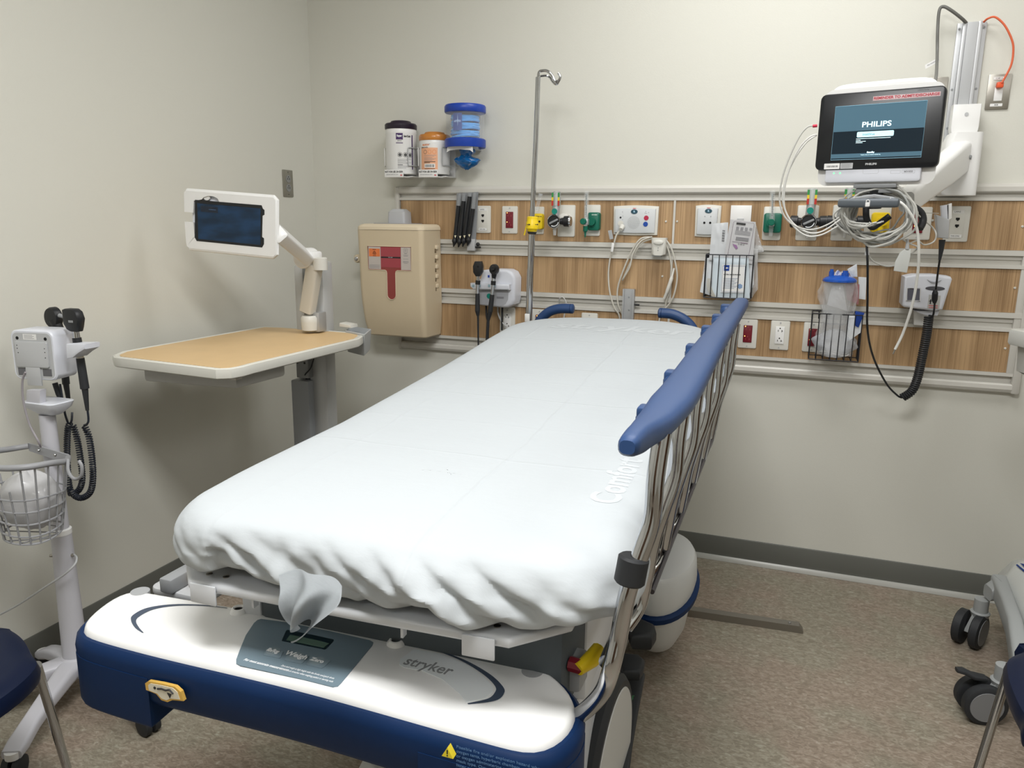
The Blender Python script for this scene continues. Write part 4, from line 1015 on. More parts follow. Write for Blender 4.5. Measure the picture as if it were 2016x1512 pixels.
# suction regulators
def regulator(pxg, pyg, ppx, ppy, label, left_knob, r=.0285, gas=None):
    t = thing('suction_regulator', label, 'suction regulator', W(pxg, pyg+25, .02), group=None)
    x, z = gas_plate(t, ppx, ppy, .074, .128)
    m = MB(); m.lathe([(.026, -.022), (.026, -.060), (.020, -.064), (.0001, -.064)], 24, (x, 0, z+.004), 'y'); m.build('wall_coupler', M_warmwhite, t)
    D = .085; c = W(pxg, pyg, D)
    m = MB(); m.tube([(c.x, -.075, c.z), (c.x+.004, -.072, c.z+.062)], .0155, 18); m.build('regulator_body', M_alu, t)
    m = MB(); m.lathe([(r*.93, -D+.018), (r, -D+.012), (r, -D-.006), (r*.93, -D-.010), (r*.86, -D-.009), (r*.85, -D-.002), (.0001, -D-.002)], 32, (c.x, 0, c.z), 'y'); g_ = m.build('gauge_ring', M_chrome, t)
    m = MB(); m.lathe([(r*.85, -D-.001), (r*.84, -D-.005), (.0001, -D-.0055)], 32, (c.x, 0, c.z), 'y'); gf = m.build('gauge_face', M_black, g_)
    m = MB(); T = axes((c.x, -D-.006, c.z), (math.cos(.45), 0, math.sin(.45)), (-math.sin(.45), 0, math.cos(.45)), (0, -1, 0)); mm = MB(T); mm.box(-r*.7, r*.7, -.004, .004, 0, .005, .002); mm.build('gauge_pointer', M_grey, gf)
    m = MB(); arc_ = [(c.x+r*.68*math.cos(a), -D-.0058, c.z+r*.68*math.sin(a)) for a in [math.radians(q) for q in range(-120, 6, 14)]]; m.tube(arc_, .0018, 6); m.build('gauge_arc', M_wtext, gf)
    top = c.z+.062; tx = c.x+.004
    m = MB(); m.lathe([(.0085, top), (.0085, top+.052)], 16, (tx, -.072, 0)); st = m.build('indicator_stem', M_white, t)
    m = MB(); m.lathe([(.0172, top-.002), (.0172, top+.054), (.014, top+.056), (.0001, top+.057)], 20, (tx, -.072, 0)); m.build('clear_cap', mat('cap_clear', (.8, .85, .85), .08, trans=.8, ior=1.1), t)
    for sx in (-1, 1):
        for k, mt_ in enumerate((mat('band_red', (.45, .03, .02), .5), mat('band_yellow', (.75, .55, .03), .5), mat('band_green', (.03, .25, .06), .5))):
            zz = top+.001+k*.018; hh = (.020, .013, .018)[k]; zz = top+(0, .020, .033)[k]
            m = MB(); m.box(tx+sx*.0128-.004, tx+sx*.0128+.004, -.0865, -.0850, zz, zz+hh); m.build('colour_band', mt_, st)
    m = MB(); m.lathe([(.0115, -.0880), (.0115, -.0915), (.0001, -.0915)], 24, (c.x+.002, 0, c.z+.040), 'y'); m.build('teal_sticker', mat('teal_sticker', (.0, .22, .17), .5), t)
    for s_ in ((-1, 1) if left_knob else (1,)):
        a = Vector((c.x+s_*.024, -.07, c.z+.001)); b_ = Vector((c.x+s_*.063, -.068, c.z+.001))
        m = MB(); m.tube([a, a.lerp(b_, .3), a.lerp(b_, .35), a.lerp(b_, .92), b_], [.013, .015, .021, .022, .018], 18); m.build('mode_knob', M_black, t)
        if s_ > 0: m = MB(); m.tube([b_+Vector((-.003, 0, 0)), b_+Vector((.003, 0, 0))], [.0225, .019], 18); m.build('knob_ring', M_chrome, t)
    m = MB(); m.tube([(c.x, -.075, c.z-.020), (c.x, -.074, c.z-.055)], [.009, .006], 12); m.build('vacuum_port', mat('port_clear', (.7, .7, .68), .2, trans=.5), t)
    return t
regulator(1091, 436, 1115, 435, 'suction regulator left of the green oxygen flowmeter over the bed', False)
regulator(1592, 437, 1589, 439, 'suction regulator between the right oxygen flowmeter and the monitor', True)
regulator(1665, 437, 1659, 439, 'suction regulator partly behind the coiled monitor cables', True)
# oxygen flowmeters
def flowmeter(pxt, pyt, pyb, boxp, platep, label, kx, ky, noz):
    t = thing('oxygen_flowmeter', label, 'oxygen flowmeter', W(pxt, pyb+20, .02))
    gas_plate(t, *platep, .066, .124)
    g_, x, z = gas_box(t, *boxp, .050 if noz else .064, .072, M_green)
    m = MB(); m.tube([(x-.004, -.05, z), (x-.004, -.068, z)], .016, 18); m.build('coupler', M_green, g_)
    if noz: flat('OXYGEN', .006, x+.004, z+.026, .0003, .022, y=-.0505).build('lettering', mat('green_text', (.55, .7, .62), .5), g_)
    D = .085; a, b_ = W(pxt, pyt, D), W(pxt-1, pyb, D)
    m = MB(); m.tube([b_, a], .0098, 14); ft = m.build('flow_tube', M_clear, t)
    m = MB(); m.tube([b_+Vector((0, 0, .008)), a-Vector((0, 0, .01))], .0032, 8); m.build('inner_tube', mat('inner_tube_clear', (.5, .55, .55), .2, trans=.5), ft)
    m = MB()
    for k in range(12): zz = b_.z+.02+k*(a.z-b_.z-.03)/12; m.box(b_.x-.004, b_.x+.001+.003*(k % 2), b_.y-.0104, b_.y-.0099, zz, zz+.0009)
    m.build('scale_mark', M_text, ft)
    c_ = W(kx, ky, D+.004)
    m = MB(); m.box(b_.x-.009, b_.x+.009, -.095, -.068, c_.z-.014, c_.z+.010, .003); m.build('valve_body', M_alu, t)
    m = MB(); m.lathe([(.0115, c_.y-.012), (.0125, c_.y-.014), (.0125, c_.y-.026), (.0105, c_.y-.028), (.0001, c_.y-.028)], 16, (c_.x, 0, c_.z), 'y'); m.build('flow_knob', M_green, t)
    if noz:
        m = MB(); m.tube([(b_.x-.002, -.085, c_.z-.018), (b_.x-.002, -.085, c_.z-.038), (b_.x-.002, -.085, c_.z-.042), (b_.x-.002, -.085, c_.z-.062)], [.0095, .0095, .005, .002], 12); m.build('barbed_nozzle', M_green, t)
    else:
        m = MB(); m.tube([(b_.x-.001, -.085, c_.z-.012), (b_.x-.001, -.085, c_.z-.050)], [.0085, .007], 12); m.build('outlet_fitting', M_clear, t)
flowmeter(1155, 376, 432, (1169, 436), (1166, 434), 'green oxygen flowmeter between the suction regulator and the nurse call panel', 1151, 436, True)
flowmeter(1521, 375, 435, (1521, 439), (1520, 440), 'green oxygen flowmeter right of the packed wire basket', 1519, 438, False)
# right yellow outlet
t = thing('medical_air_outlet', 'yellow medical air outlet behind the monitor handle', 'gas outlet', W(1732, 470, .02))
gas_plate(t, 1727, 440, .085, .125)
g_, x, z = gas_box(t, 1733, 438, .060, .070, M_yellow)
m = MB(); m.tube([(x+.004, -.05, z+.003), (x+.004, -.085, z+.003)], .0165, 8); m.build('adapter', M_yellow, g_)
m = MB(); m.tube([(x, -.075, z-.010), (x, -.075, z-.034), (x, -.075, z-.038), (x-.001, -.075, z-.070)], [.010, .010, .005, .003], 10); m.build('barbed_nozzle', M_yellow, t)

# ---------------- nurse call panels
def call_panel(p0, p1, label, big):
    x0, z1 = oc(*p0, .02); x1, z0 = oc(*p1, .02); cx = (x0+x1)/2
    t = thing('nurse_call_panel', label, 'nurse call panel', (cx, -.02, z0))
    def oct_(x0, x1, z0, z1, b, s):
        top = [(x1-(x1-x0)*k/8, z1+b*math.sin(PI*k/8)) for k in range(9)]; bot = [(x0+s+(x1-x0-2*s)*k/8, z0-b*.6*math.sin(PI*k/8)) for k in range(9)]
        return [(p[0], p[1]) for p in top]+bot
    m = MB(); m.prism(oct_(x0, x1, z0, z1, .004, .002), -.016, -.026, 'y', .003, top_only=True); m.build('back_shell', M_warmwhite, t)
    i_ = .008 if big else .009
    m = MB(); m.prism(oct_(x0+i_, x1-i_*1.3, z0+.008, z1-.010, .003, .001), -.025, -.035, 'y', .004, top_only=True); f_ = m.build('face_panel', mat('call_face_grey', (.58, .60, .61), .4), t)
    Y = -.0352
    def dot(x, z, r, mt_, nm, sq=1.): mm = MB(); mm.loft([[(x+r*math.cos(a), y, z+r*sq*math.sin(a)) for a in [2*PI*k/18 for k in range(18)]] for y in (Y+.001, Y-.0012)]); return mm.build(nm, mt_, f_)
    u = (x1-x0)
    if big:
        ex = x0+u*.475; ez = z1-.021
        e_ = dot(ex, ez, .0135, mat('teal_oval', (.02, .07, .10), .4), 'nurse_button', .66)
        flat('R', .009, ex, ez, .0006, y=Y-.0018).build('lettering', mat('pale_blue_print', (.4, .6, .75), .5), e_)
        dot(x0+u*.745, z1-.055+.010, .0095, mat('call_red', (.42, .02, .06), .4), 'code_button'); dot(x0+u*.735, z1-.075+.006, .0095, mat('call_blue', (.01, .06, .32), .4), 'staff_button')
        m = MB(); gx, gz = ex-.001, z1-.063
        for rr in range(0, 7):
            R_ = .0021+rr*.0036; k = max(1, int(2*PI*R_/.0042))
            for q in range(k): a = 2*PI*q/k; m.box(gx+R_*math.cos(a)-.0006, gx+R_*math.cos(a)+.0006, Y-.0004, Y+.0003, gz+R_*math.sin(a)-.0006, gz+R_*math.sin(a)+.0006)
        m.build('speaker_grille', M_dark, f_)
        dot(x0+u*.175, z1-.044, .0036, M_dark, 'call_jack'); dot(x0+u*.18, z1-.067, .011, M_warmwhite, 'cord_socket')
        for q in ((.215, -.022), (.225, -.038), (.222, -.052), (.73, -.020), (.745, -.027), (.79, -.024), (.715, -.026)): dot(x0+u*q[0], z1+q[1], .0012, M_gtext, 'status_dot')
    else:
        ex = (x0+x1)/2+.002; e_ = dot(ex, z1-.020, .0135, mat('teal_oval', (.02, .07, .10), .4), 'nurse_button', .62)
        flat('R', .009, ex, z1-.020, .0006, y=Y-.0018).build('lettering', mat('pale_blue_print', (.4, .6, .75), .5), e_)
        for s_ in (-1, 1): dot(ex+s_*.011-.002, z1-.074+.010, .0042, M_dark, 'call_jack'); dot(ex+s_*.011-.001, z1-.040, .0016, M_gtext, 'status_dot')
    flat('rauland', .0045, ex, z1-.008, .0002, y=Y-.0003).build('lettering', mat('logo_red', (.6, .03, .05), .5), f_)
    return t, x0, x1, z0, z1
call_panel((1209, 406), (1295, 463), 'pale grey nurse call panel with round speaker grille and red and blue buttons', True)
call_panel((1370, 405), (1417, 466), 'narrow nurse call panel with two jacks and no speaker', False)

# call cord clip and cables
t = thing('call_cord_holder', 'off white pillow speaker clipped in a holder on the rail with looped cable', 'call cord', W(1297, 503, .02))
D = .055; a = W(1297, 485, D)
m = MB(); m.loft([[(x, y, z) for x, y in rrect(a.x-w, a.x+w, -.068, -.022, .012)] for z, w in ((a.z-.035, .020), (a.z-.030, .027), (a.z+.015, .029), (a.z+.030, .030), (a.z+.033, .030))]); h_ = m.build('holder_body', M_warmwhite, t)
m = MB(); m.loft([[(a.x+math.cos(q)*w, -.068-dd, a.z+.016+math.sin(q)*h) for q in [2*PI*k/20 for k in range(20)]] for w, h, dd in ((.020, .010, 0), (.019, .009, .005), (.014, .006, .007))]); m.build('holder_bump', M_warmwhite, h_)
m = MB()
for dz in (-.006, -.015): m.lathe([(.002, -.0682), (.002, -.0690), (.0001, -.0691)], 10, (a.x, 0, a.z+dz), 'y')
each(m, 'holder_screw', M_grey, h_)
p = W(1290, 504, .05); m = MB(); m.box(p.x-.014, p.x+.022, -.05, -.02, p.z-.003, p.z+.002); m.build('rail_hook', M_lgrey, t)
M_cable = mat('cream_cable', (.55, .53, .47), .45)
def cable(name, pts, r, mt_, parent, m_=8, n=8):
    mm = MB(); mm.tube(catmull(pts, m_), r, n); return mm.build(name, mt_, parent)
cable('call_cable', [W(1222, 452, .045), W(1214, 462, .05), W(1209, 478, .05), W(1203, 498, .04), W(1198, 535, .035), W(1200, 572, .04), W(1209, 605, .04), W(1219, 621, .03), W(1222, 650, .03)], .0034, M_cable, t)
cable('call_cable', [W(1284, 467, .045), W(1262, 470, .05), W(1245, 492, .05), W(1228, 530, .045), W(1216, 568, .04), W(1217, 600, .04), W(1226, 622, .03), W(1230, 650, .03)], .0034, M_cable, t)
cable('cable_loop', [W(1284, 470, .05), W(1264, 478, .052), W(1250, 498, .052), W(1236, 528, .045), W(1226, 550, .04), W(1228, 547, .055), W(1240, 525, .06), W(1246, 500, .06), W(1262, 475, .058), W(1284, 466, .055)], .003, M_cable, t)
cable('cable_loop', [W(1311, 472, .05), W(1322, 490, .05), W(1330, 520, .045), W(1333, 548, .04), W(1327, 580, .04), W(1318, 598, .035), W(1306, 612, .03), W(1299, 625, .03), W(1296, 650, .03)], .0034, M_cable, t)
cable('cable_loop', [W(1311, 478, .045), W(1318, 500, .045), W(1322, 530, .04), W(1320, 565, .04), W(1312, 592, .035), W(1309, 610, .03)], .0034, M_cable, t)
m = MB(); m.tube(catmull([W(1327, 528, .045), W(1322, 548, .05), W(1314, 572, .05), W(1308, 587, .045)], 4), [.004]*4+[.0075]*5+[.006]*4, 10); m.build('pillow_switch', M_warmwhite, t)
p = W(1222, 450, .05); m = MB(); m.tube([W(1225, 446, .038), W(1222, 452, .055)], [.012, .008], 12); m.build('cord_plug', M_warmwhite, t)
p = W(1206, 487, .05); m = MB(T=frame((p.x, p.y, p.z), (0, .12, 0))); m.box(-.005, .005, -.003, .002, -.018, .018, .001); m.build('cable_tag', M_white, t)
p = W(1203, 462, .045); m = MB(T=frame((p.x, p.y, p.z), (.2, -.2, 0))); m.box(-.009, .006, -.001, .001, -.018, .018, 0); m.build('cable_tag', M_lgrey, t)
# aluminium channel
t = thing('rail_channel_bracket', 'grey metal channel bracket clamped on the third rail above the pillow end', 'bracket', W(1237, 622, .02))
a, b_ = W(1226, 569, .045), W(1249, 569, .045); c_ = W(1237, 640, .045)
m = MB(); m.box(a.x, b_.x, -.034, -.021, c_.z, a.z); m.box(a.x, a.x+.006, -.045, -.033, c_.z, a.z); m.box(b_.x-.006, b_.x, -.045, -.033, c_.z, a.z); ch = m.build('channel', M_alu, t)
m = MB()
for py in (585, 610): p = W(1238, py, .035); m.lathe([(.0035, -.0345), (.0035, -.0355), (.0001, -.036)], 10, (p.x, 0, p.z), 'y')
each(m, 'screw', M_grey, ch)
p = W(1254, 600, .03); m = MB(); m.cyl((p.x-.012, -.03, p.z), (p.x+.010, -.03, p.z), .0035, 10); m.build('clamp_stud', M_black, t)

# ---------------- wall otoscope unit
t = thing('diagnostic_wall_unit', 'white diagnostic wall unit holding an otoscope and ophthalmoscope above the bed head', 'diagnostic set', W(972, 603, .02))
def px2(pts, D): return [(W(x, y, D).x, W(x, y, D).z) for x, y in pts]
D = .10
outl = px2([(934, 560), (945, 548), (950, 532), (975, 530), (998, 531), (1008, 536), (1014, 548), (1013, 590), (1010, 600), (1000, 606), (985, 606), (935, 600), (934, 575)], D)
m = MB(); m.prism(outl, -.022, -D, 'y', .012, 3, top_only=True); ub = m.build('unit_body', M_offwhite, t)
outl2 = px2([(936, 573), (950, 571), (985, 570), (998, 570), (1001, 576), (1000, 590), (995, 599), (985, 603), (937, 598)], D+.0008)
m = MB(); m.prism(outl2, -D+.001, -D-.0008, 'y'); m.build('recess_face', mat('recess_grey', (.40, .41, .44), .45), ub)
m = MB(); q = px2([(926, 557), (1003, 560), (1003, 571), (932, 570), (926, 564)], D+.02); m.prism(q, -D+.01, -D-.024, 'y', .006, 3); m.build('cradle_shelf', M_offwhite, t)
m = MB(); p = W(962, 544, D+.001); m.box(p.x-.004, p.x+.004, -D-.0012, -D, p.z-.005, p.z+.005); m.build('brand_square', M_bluelid, ub)
p = W(985, 586, D+.002); m = MB(); m.box(p.x-.017, p.x+.015, -D-.0016, -D, p.z-.004, p.z+.004); m.build('serial_label', M_gtext, ub)
p = W(963, 583, D+.002); m = MB(); m.lathe([(.0115, -D), (.0115, -D-.0016), (.0001, -D-.0016)], 20, (p.x, 0, p.z), 'y'); m.build('teal_sticker', mat('teal_sticker', (.0, .22, .17), .5), t)
for px in (932, 944, 963, 974): p = W(px, 563, D+.024); m = MB(); m.box(p.x-.006, p.x+.005, p.y-.002, p.y+.010, p.z-.006, p.z+.007, .003); m.build('cradle_clip', mat('pale_blue_clip', (.30, .45, .52), .4), t)
def handle(tname, label, spts, radii, D):
    pass
DH = .145
hs = thing('ophthalmoscope', 'ophthalmoscope with square black head, the left instrument on the white wall unit', 'ophthalmoscope', W(940, 600, DH))
q = px2([(936, 514.5), (948.5, 514.5), (951, 524), (950.5, 535), (945, 544), (938, 544), (933, 536), (932.5, 524)], DH)
m = MB(); m.prism(q, -DH-.012, -DH+.012, 'y', .004, 2); hd_ = m.build('instrument_head', M_black, hs)
p = W(941, 525, DH+.013); m = MB(); m.lathe([(.0042, p.y+.002), (.0042, p.y-.0005), (.0001, p.y-.0006)], 14, (p.x, 0, p.z), 'y'); m.build('aperture', M_dark, hd_)
def hseg(par, segs, DH):
    for (x0, y0, x1, y1, r0, r1, mt_, nm) in segs:
        m = MB(); m.tube([W(x0, y0, DH), W(x1, y1, DH)], [r0, r1], 14); m.build(nm, mt_, par)
hseg(hs, [(941, 543, 941, 553, .007, .0075, M_chrome, 'neck'), (941, 552, 940.5, 560, .0105, .0105, M_black, 'collar'), (940.5, 560, 940, 580, .0075, .0075, M_chrome, 'handle_top'), (940, 578, 940, 612, .0090, .0105, M_softblack, 'handle_grip'), (940, 612, 941, 622, .0105, .0055, M_softblack, 'strain_relief'), (941, 622, 942, 700, .0045, .003, M_softblack, 'cord')], DH)
ho = thing('otoscope', 'otoscope with round black head, the right instrument on the white wall unit', 'otoscope', W(970, 600, DH))
p = W(973, 529, DH); m = MB(); m.loft([[(p.x+math.cos(a)*.0195*w, y, p.z-.003+math.sin(a)*.022*w) for a in [2*PI*k/24 for k in range(24)]] for y, w in ((-DH+.012, .8), (-DH+.008, 1), (-DH-.006, 1), (-DH-.012, .9), (-DH-.013, .5))]); hd_ = m.build('instrument_head', M_black, ho)
m = MB(); m.tube([(p.x, -DH-.012, p.z+.002), (p.x+.001, -DH-.026, p.z+.002)], [.013, .008], 18); m.build('speculum', M_black, hd_)
hseg(ho, [(973, 538, 972, 549, .012, .008, M_black, 'throat'), (972, 547, 971.5, 554, .0085, .0085, M_chrome, 'neck'), (971.5, 553, 971, 561, .0105, .0105, M_black, 'collar'), (971, 561, 969, 581, .0075, .0080, M_chrome, 'handle_top'), (969, 580, 965, 613, .0092, .0110, M_softblack, 'handle_grip'), (965, 613, 961, 632, .0105, .006, M_softblack, 'strain_relief'), (961, 632, 957, 700, .0065, .006, M_softblack, 'cord')], DH)
m = MB(); m.tube(catmull([W(957, 600, .06), W(958, 622, .06), W(961, 640, .06), W(960, 690, .06)], 4), .0045, 8); m.build('unit_cord', M_softblack, t)
m = MB(); m.tube([W(989, 603, .05), W(988, 650, .05)], .0045, 8); m.build('power_cord', M_softblack, t)
m = MB(); m.tube(catmull([W(980, 604, .05), W(981, 618, .05), W(987, 632, .05), W(997, 643, .05)], 5), .0035, 8); m.build('grey_cord', M_lgrey, t)
m = MB(); m.tube(catmull([W(1101, 597, .04), W(1102, 587, .05), W(1108, 585, .05), W(1113, 592, .05), W(1114, 600, .05), W(1108, 640, .05)], 5), .003, 8); tag(m.build('suction_tube', mat('tubing_clear', (.7, .7, .68), .2, trans=.4)), 'thin clear tube looped behind the left push handle', 'tube')
# ------------------------------------------------------------------ wire baskets and their supplies
M_wire = mat('black_wire', (.008, .009, .013), .4)
M_film = mat('clear_film', (.86, .88, .90), .12, alpha=.30, spec=.8, coat=.6, bump=.9, bscale=60)
M_paper = mat('packet_white', (.70, .73, .76), .5)
def basket(label, tl, tr, br, bl, nb, depth=.10):
    D = .115
    A = [W(*q, D) for q in (tl, tr, br, bl)]
    t = thing('wire_basket', label, 'wire basket', ((A[2].x+A[3].x)/2, -D, A[3].z))
    x0, x1 = (A[0].x+A[3].x)/2, (A[1].x+A[2].x)/2; z1, z0 = (A[0].z+A[1].z)/2, (A[2].z+A[3].z)/2
    r = .0018; yb = -D+depth
    for nm, z in (('rim_wire', z1), ('base_wire', z0)):
        m = MB(); m.tube([(x0, -D, z), (x1, -D, z), (x1, yb, z), (x0, yb, z)], r*1.2, 8, closed=True); m.build(nm, M_wire, t)
    for k in range(nb+1):
        x = x0+(x1-x0)*k/nb; m = MB(); m.tube([(x, -D, z1), (x, -D, z0), (x, yb, z0), (x, yb, z1)], r, 6); m.build('upright_wire', M_wire, t)
    for k in (1, 2, 3):
        y = -D+depth*k/4
        for x in (x0, x1): m = MB(); m.tube([(x, y, z1), (x, y, z0)], r, 6); m.build('side_wire', M_wire, t)
    m = MB(); m.box((x0+x1)/2-.03, (x0+x1)/2+.03, yb-.002, -.017, z1-.05, z1+.004, .001); m.build('rail_hook', M_wire, t)
    return x0, x1, z0, z1, D
bx0, bx1, bz0, bz1, D = basket('black wire basket packed with gauze packets at the end of the blue rail', (1389, 501), (1483, 503), (1478, 588), (1386, 586), 7)
def packet(name, label, cat, pxs, d0, d1, th, mt_, puff=.0, group=None, seed=1, n=14):
    """four pixel corners TL TR BR BL; d0 = distance from the wall at the bottom, d1 at the top"""
    P = [W(pxs[0][0], pxs[0][1], d1), W(pxs[1][0], pxs[1][1], d1), W(pxs[2][0], pxs[2][1], d0), W(pxs[3][0], pxs[3][1], d0)]
    def f(s):
        def g(u, v):
            p = (P[0]*(1-u)+P[1]*u)*(1-v)+(P[3]*(1-u)+P[2]*u)*v
            e = (math.sin(PI*u)*math.sin(PI*v))**.5 if 0 < u < 1 and 0 < v < 1 else 0
            return p+Vector((0, s*(th/2*(.15+e))+puff*e*nz(u*4+seed, v*4, seed)*s, puff*.3*nz(u*3, v*3, seed+4)))
        return g
    t = bmesh.new(); n_ = n
    A = [[t.verts.new(f(-1)(i/(n_-1), j/(n_-1))) for j in range(n_)] for i in range(n_)]
    Bq = [[t.verts.new(f(1)(i/(n_-1), j/(n_-1))) for j in range(n_)] for i in range(n_)]
    for i in range(n_-1):
        for j in range(n_-1):
            t.faces.new((A[i][j], A[i][j+1], A[i+1][j+1], A[i+1][j])); t.faces.new((Bq[i][j], Bq[i+1][j], Bq[i+1][j+1], Bq[i][j+1]))
    rim = [(i, 0) for i in range(n_)]+[(n_-1, j) for j in range(1, n_)]+[(i, n_-1) for i in range(n_-2, -1, -1)]+[(0, j) for j in range(n_-2, 0, -1)]
    for k in range(len(rim)):
        (a, b_), (c, d) = rim[k], rim[(k+1) % len(rim)]; t.faces.new((A[a][b_], A[c][d], Bq[c][d], Bq[a][b_]))
    bmesh.ops.recalc_face_normals(t, faces=t.faces[:])
    m = MB(); m._add(t, True); root = thing(name, label, cat, (P[2]+P[3])/2, group=group); body = m.build('wrapper', mt_, root)
    X_ = (P[1]-P[0]+P[2]-P[3]); X_ = X_.normalized(); Z_ = ((P[0]-P[3])+(P[1]-P[2])).normalized(); N_ = X_.cross(Z_).normalized()
    if N_.y > 0: N_ = -N_
    Z_ = N_.cross(X_); c = (P[0]+P[1]+P[2]+P[3])/4
    return root, body, axes(c+N_*(th/2*1.18+puff*.5+.0008), X_, Z_, N_), (P[1]-P[0]).length, (P[0]-P[3]).length
def pr_box(T, x0, x1, y0, y1, mb=None): m = mb or MB(T); m.box(x0, x1, y0, y1, 0, .0004); return m
# clear bags behind
packet('supply_bag', 'crinkled clear bag sticking out of the right side of the gauze basket', 'plastic bag', [(1462, 478), (1492, 490), (1492, 570), (1470, 600)], .06, .06, .02, M_film, .02, seed=5)
packet('supply_bag', 'clear bag corner poking out of the left side of the gauze basket', 'plastic bag', [(1388, 510), (1410, 505), (1400, 570), (1378, 573)], .06, .05, .015, M_film, .015, seed=9)
packet('supply_bag', 'small crumpled clear bag behind the printed foil packet', 'plastic bag', [(1488, 440), (1496, 470), (1504, 495), (1478, 500)], .05, .04, .012, M_film, .012, seed=14)
# foil packet with printed instructions
M_foil = mat('foil_grey', (.47, .47, .48), .32)
r_, b_, T, w_, h_ = packet('printed_foil_packet', 'grey printed foil packet leaning out of the top of the gauze basket', 'packet', [(1438, 432), (1488, 437), (1482, 520), (1424, 512)], .085, .075, .004, M_foil, .001)
m = MB(T); random.seed(3)
y = h_*.40
m.box(-w_*.28, w_*.08, y, y+.007, 0, .0004); k = m.build('barcode', M_text, b_)
m = MB(T)
for i in range(7):
    y = h_*(.33-.028*i*1.0)
    if i in (0, 1, 2):
        for q in range(4-(i == 2)): m.box(-w_*.26+q*.016, -w_*.26+q*.016+.010, y, y+.0026, 0, .0004)
    else: m.box(-w_*.28, w_*.33, y, y+.0014, 0, .0004)
m.build('printed_text', M_gtext, b_)
m = MB(T); m.box(-w_*.20, w_*.30, h_*.02, h_*.10, 0, .0004); m.build('grey_print_block', mat('mid_grey_ink', (.20, .20, .21), .5), b_)
m = MB(T); m.box(w_*.02, w_*.30, -h_*.035, -h_*.022, 0, .0005); m.box(-w_*.32, w_*.30, -h_*.028, -h_*.022, 0, .0004); m.build('rule_line', mat('plum_ink', (.10, .04, .09), .5), b_)
m = MB(T); m.text('PE  REF 2A', .005, axes((w_*.05, -h_*.07, .0004), (1, 0, 0), (0, 1, 0), (0, 0, 1))); m.build('lettering', M_text, b_)
m = MB(T); m.prism([(-w_*.30, -h_*.08), (-w_*.12, -h_*.10), (-w_*.05, -h_*.17), (-w_*.12, -h_*.20)], 0, .0005, 'z'); m.build('hand_drawing', mat('mauve_ink', (.25, .13, .27), .5), b_)
m = MB(T); m.tube([(x, y, .0003) for x, y in rrect(-w_*.40, w_*.42, -h_*.48, h_*.47, .006)], .0004, 4, closed=True); m.build('printed_border', mat('plum_ink', (.10, .04, .09), .5), b_)
r_, b_, T, w_, h_ = packet('foil_packet', 'silvery white packet with a sideways barcode left of the printed foil packet', 'packet', [(1402, 440), (1434, 438), (1430, 515), (1396, 512)], .08, .075, .006, mat('silver_film', (.56, .58, .60), .22), .006, seed=3)
m = MB(T); 
for i in range(9): m.box(w_*.18, w_*.34, h_*(.30-.035*i), h_*(.30-.035*i)+(.0012 if i % 2 else .0022), 0, .0004)
m.build('barcode', M_text, b_)
# white gauze packets inside
r_, b_, T, w_, h_ = packet('gauze_packet', 'tall pale blue gauze packet with a medical supply label behind the basket wires', 'gauze packet', [(1405, 506), (1474, 508), (1476, 587), (1400, 586)], .095, .095, .006, mat('pale_blue_packet', (.60, .68, .74), .4), .003, seed=2)
m = MB(T); m.box(-w_*.26, w_*.42, -h_*.36, h_*.32, 0, .0005); lb = m.build('printed_label', M_white, b_)
m = MB(T); m.tube([(x, y, .0006) for x, y in rrect(-w_*.24, w_*.40, -h_*.34, h_*.29, .001)], .0005, 4, closed=True); m.build('label_border', mat('print_blue', (.05, .13, .30), .5), lb)
m = MB(T); m.box(-w_*.20, -w_*.05, h_*.17, h_*.31, .0004, .0010); k = m.build('logo_square', mat('label_blue', (.008, .05, .30), .4), lb)
m = MB(T); m.prism([(-w_*.18, h_*.23), (-w_*.13, h_*.26), (-w_*.07, h_*.24), (-w_*.13, h_*.22)], .0009, .0013, 'z'); m.build('logo_star', M_wtext, k)
m = MB(T); m.text('WOVEN GAUZE SPONGES', .006, axes((w_*.04, h_*.08, .0007), (1, 0, 0), (0, 1, 0), (0, 0, 1)), 'CENTER', .0002, fit=w_*.48); m.build('lettering', M_text, lb)
m = MB(T)
for i in range(9): m.box(-w_*.20, w_*(.22-.05*(i % 3)), -h_*(.02+.030*i), -h_*(.02+.030*i)+.0014, .0004, .0009)
m.build('printed_text', mat('print_blue_grey', (.16, .22, .32), .5), lb)
m = MB(T); m.prism([(w_*.28+.010*math.cos(a), -h_*.20+.010*math.sin(a)) for a in [PI/6+PI/3*k for k in range(6)]], .0004, .0010, 'z'); m.build('hexagon_mark', mat('print_blue_soft', (.22, .33, .52), .5), lb)
packet('gauze_packet', 'white paper packet at the left end of the gauze basket', 'gauze packet', [(1392, 508), (1412, 506), (1412, 586), (1378, 575)], .07, .07, .006, M_paper, .003, seed=6)
packet('gauze_packet', 'white paper packet edge at the right end of the gauze basket', 'gauze packet', [(1468, 508), (1484, 509), (1484, 560), (1472, 586)], .075, .075, .006, M_paper, .003, seed=8)
m = MB()
for i in range(4): m.tube(catmull([W(1394+i*2.2, 548, .10), W(1392+i*2.4, 562, .102), W(1396+i*2.6, 575, .102), W(1403+i*2, 584, .10)], 4), .0016, 6)
tag(m.build('tubing_bundle', M_cable), 'small bundle of thin white tubing low at the left of the gauze basket', 'tubing')

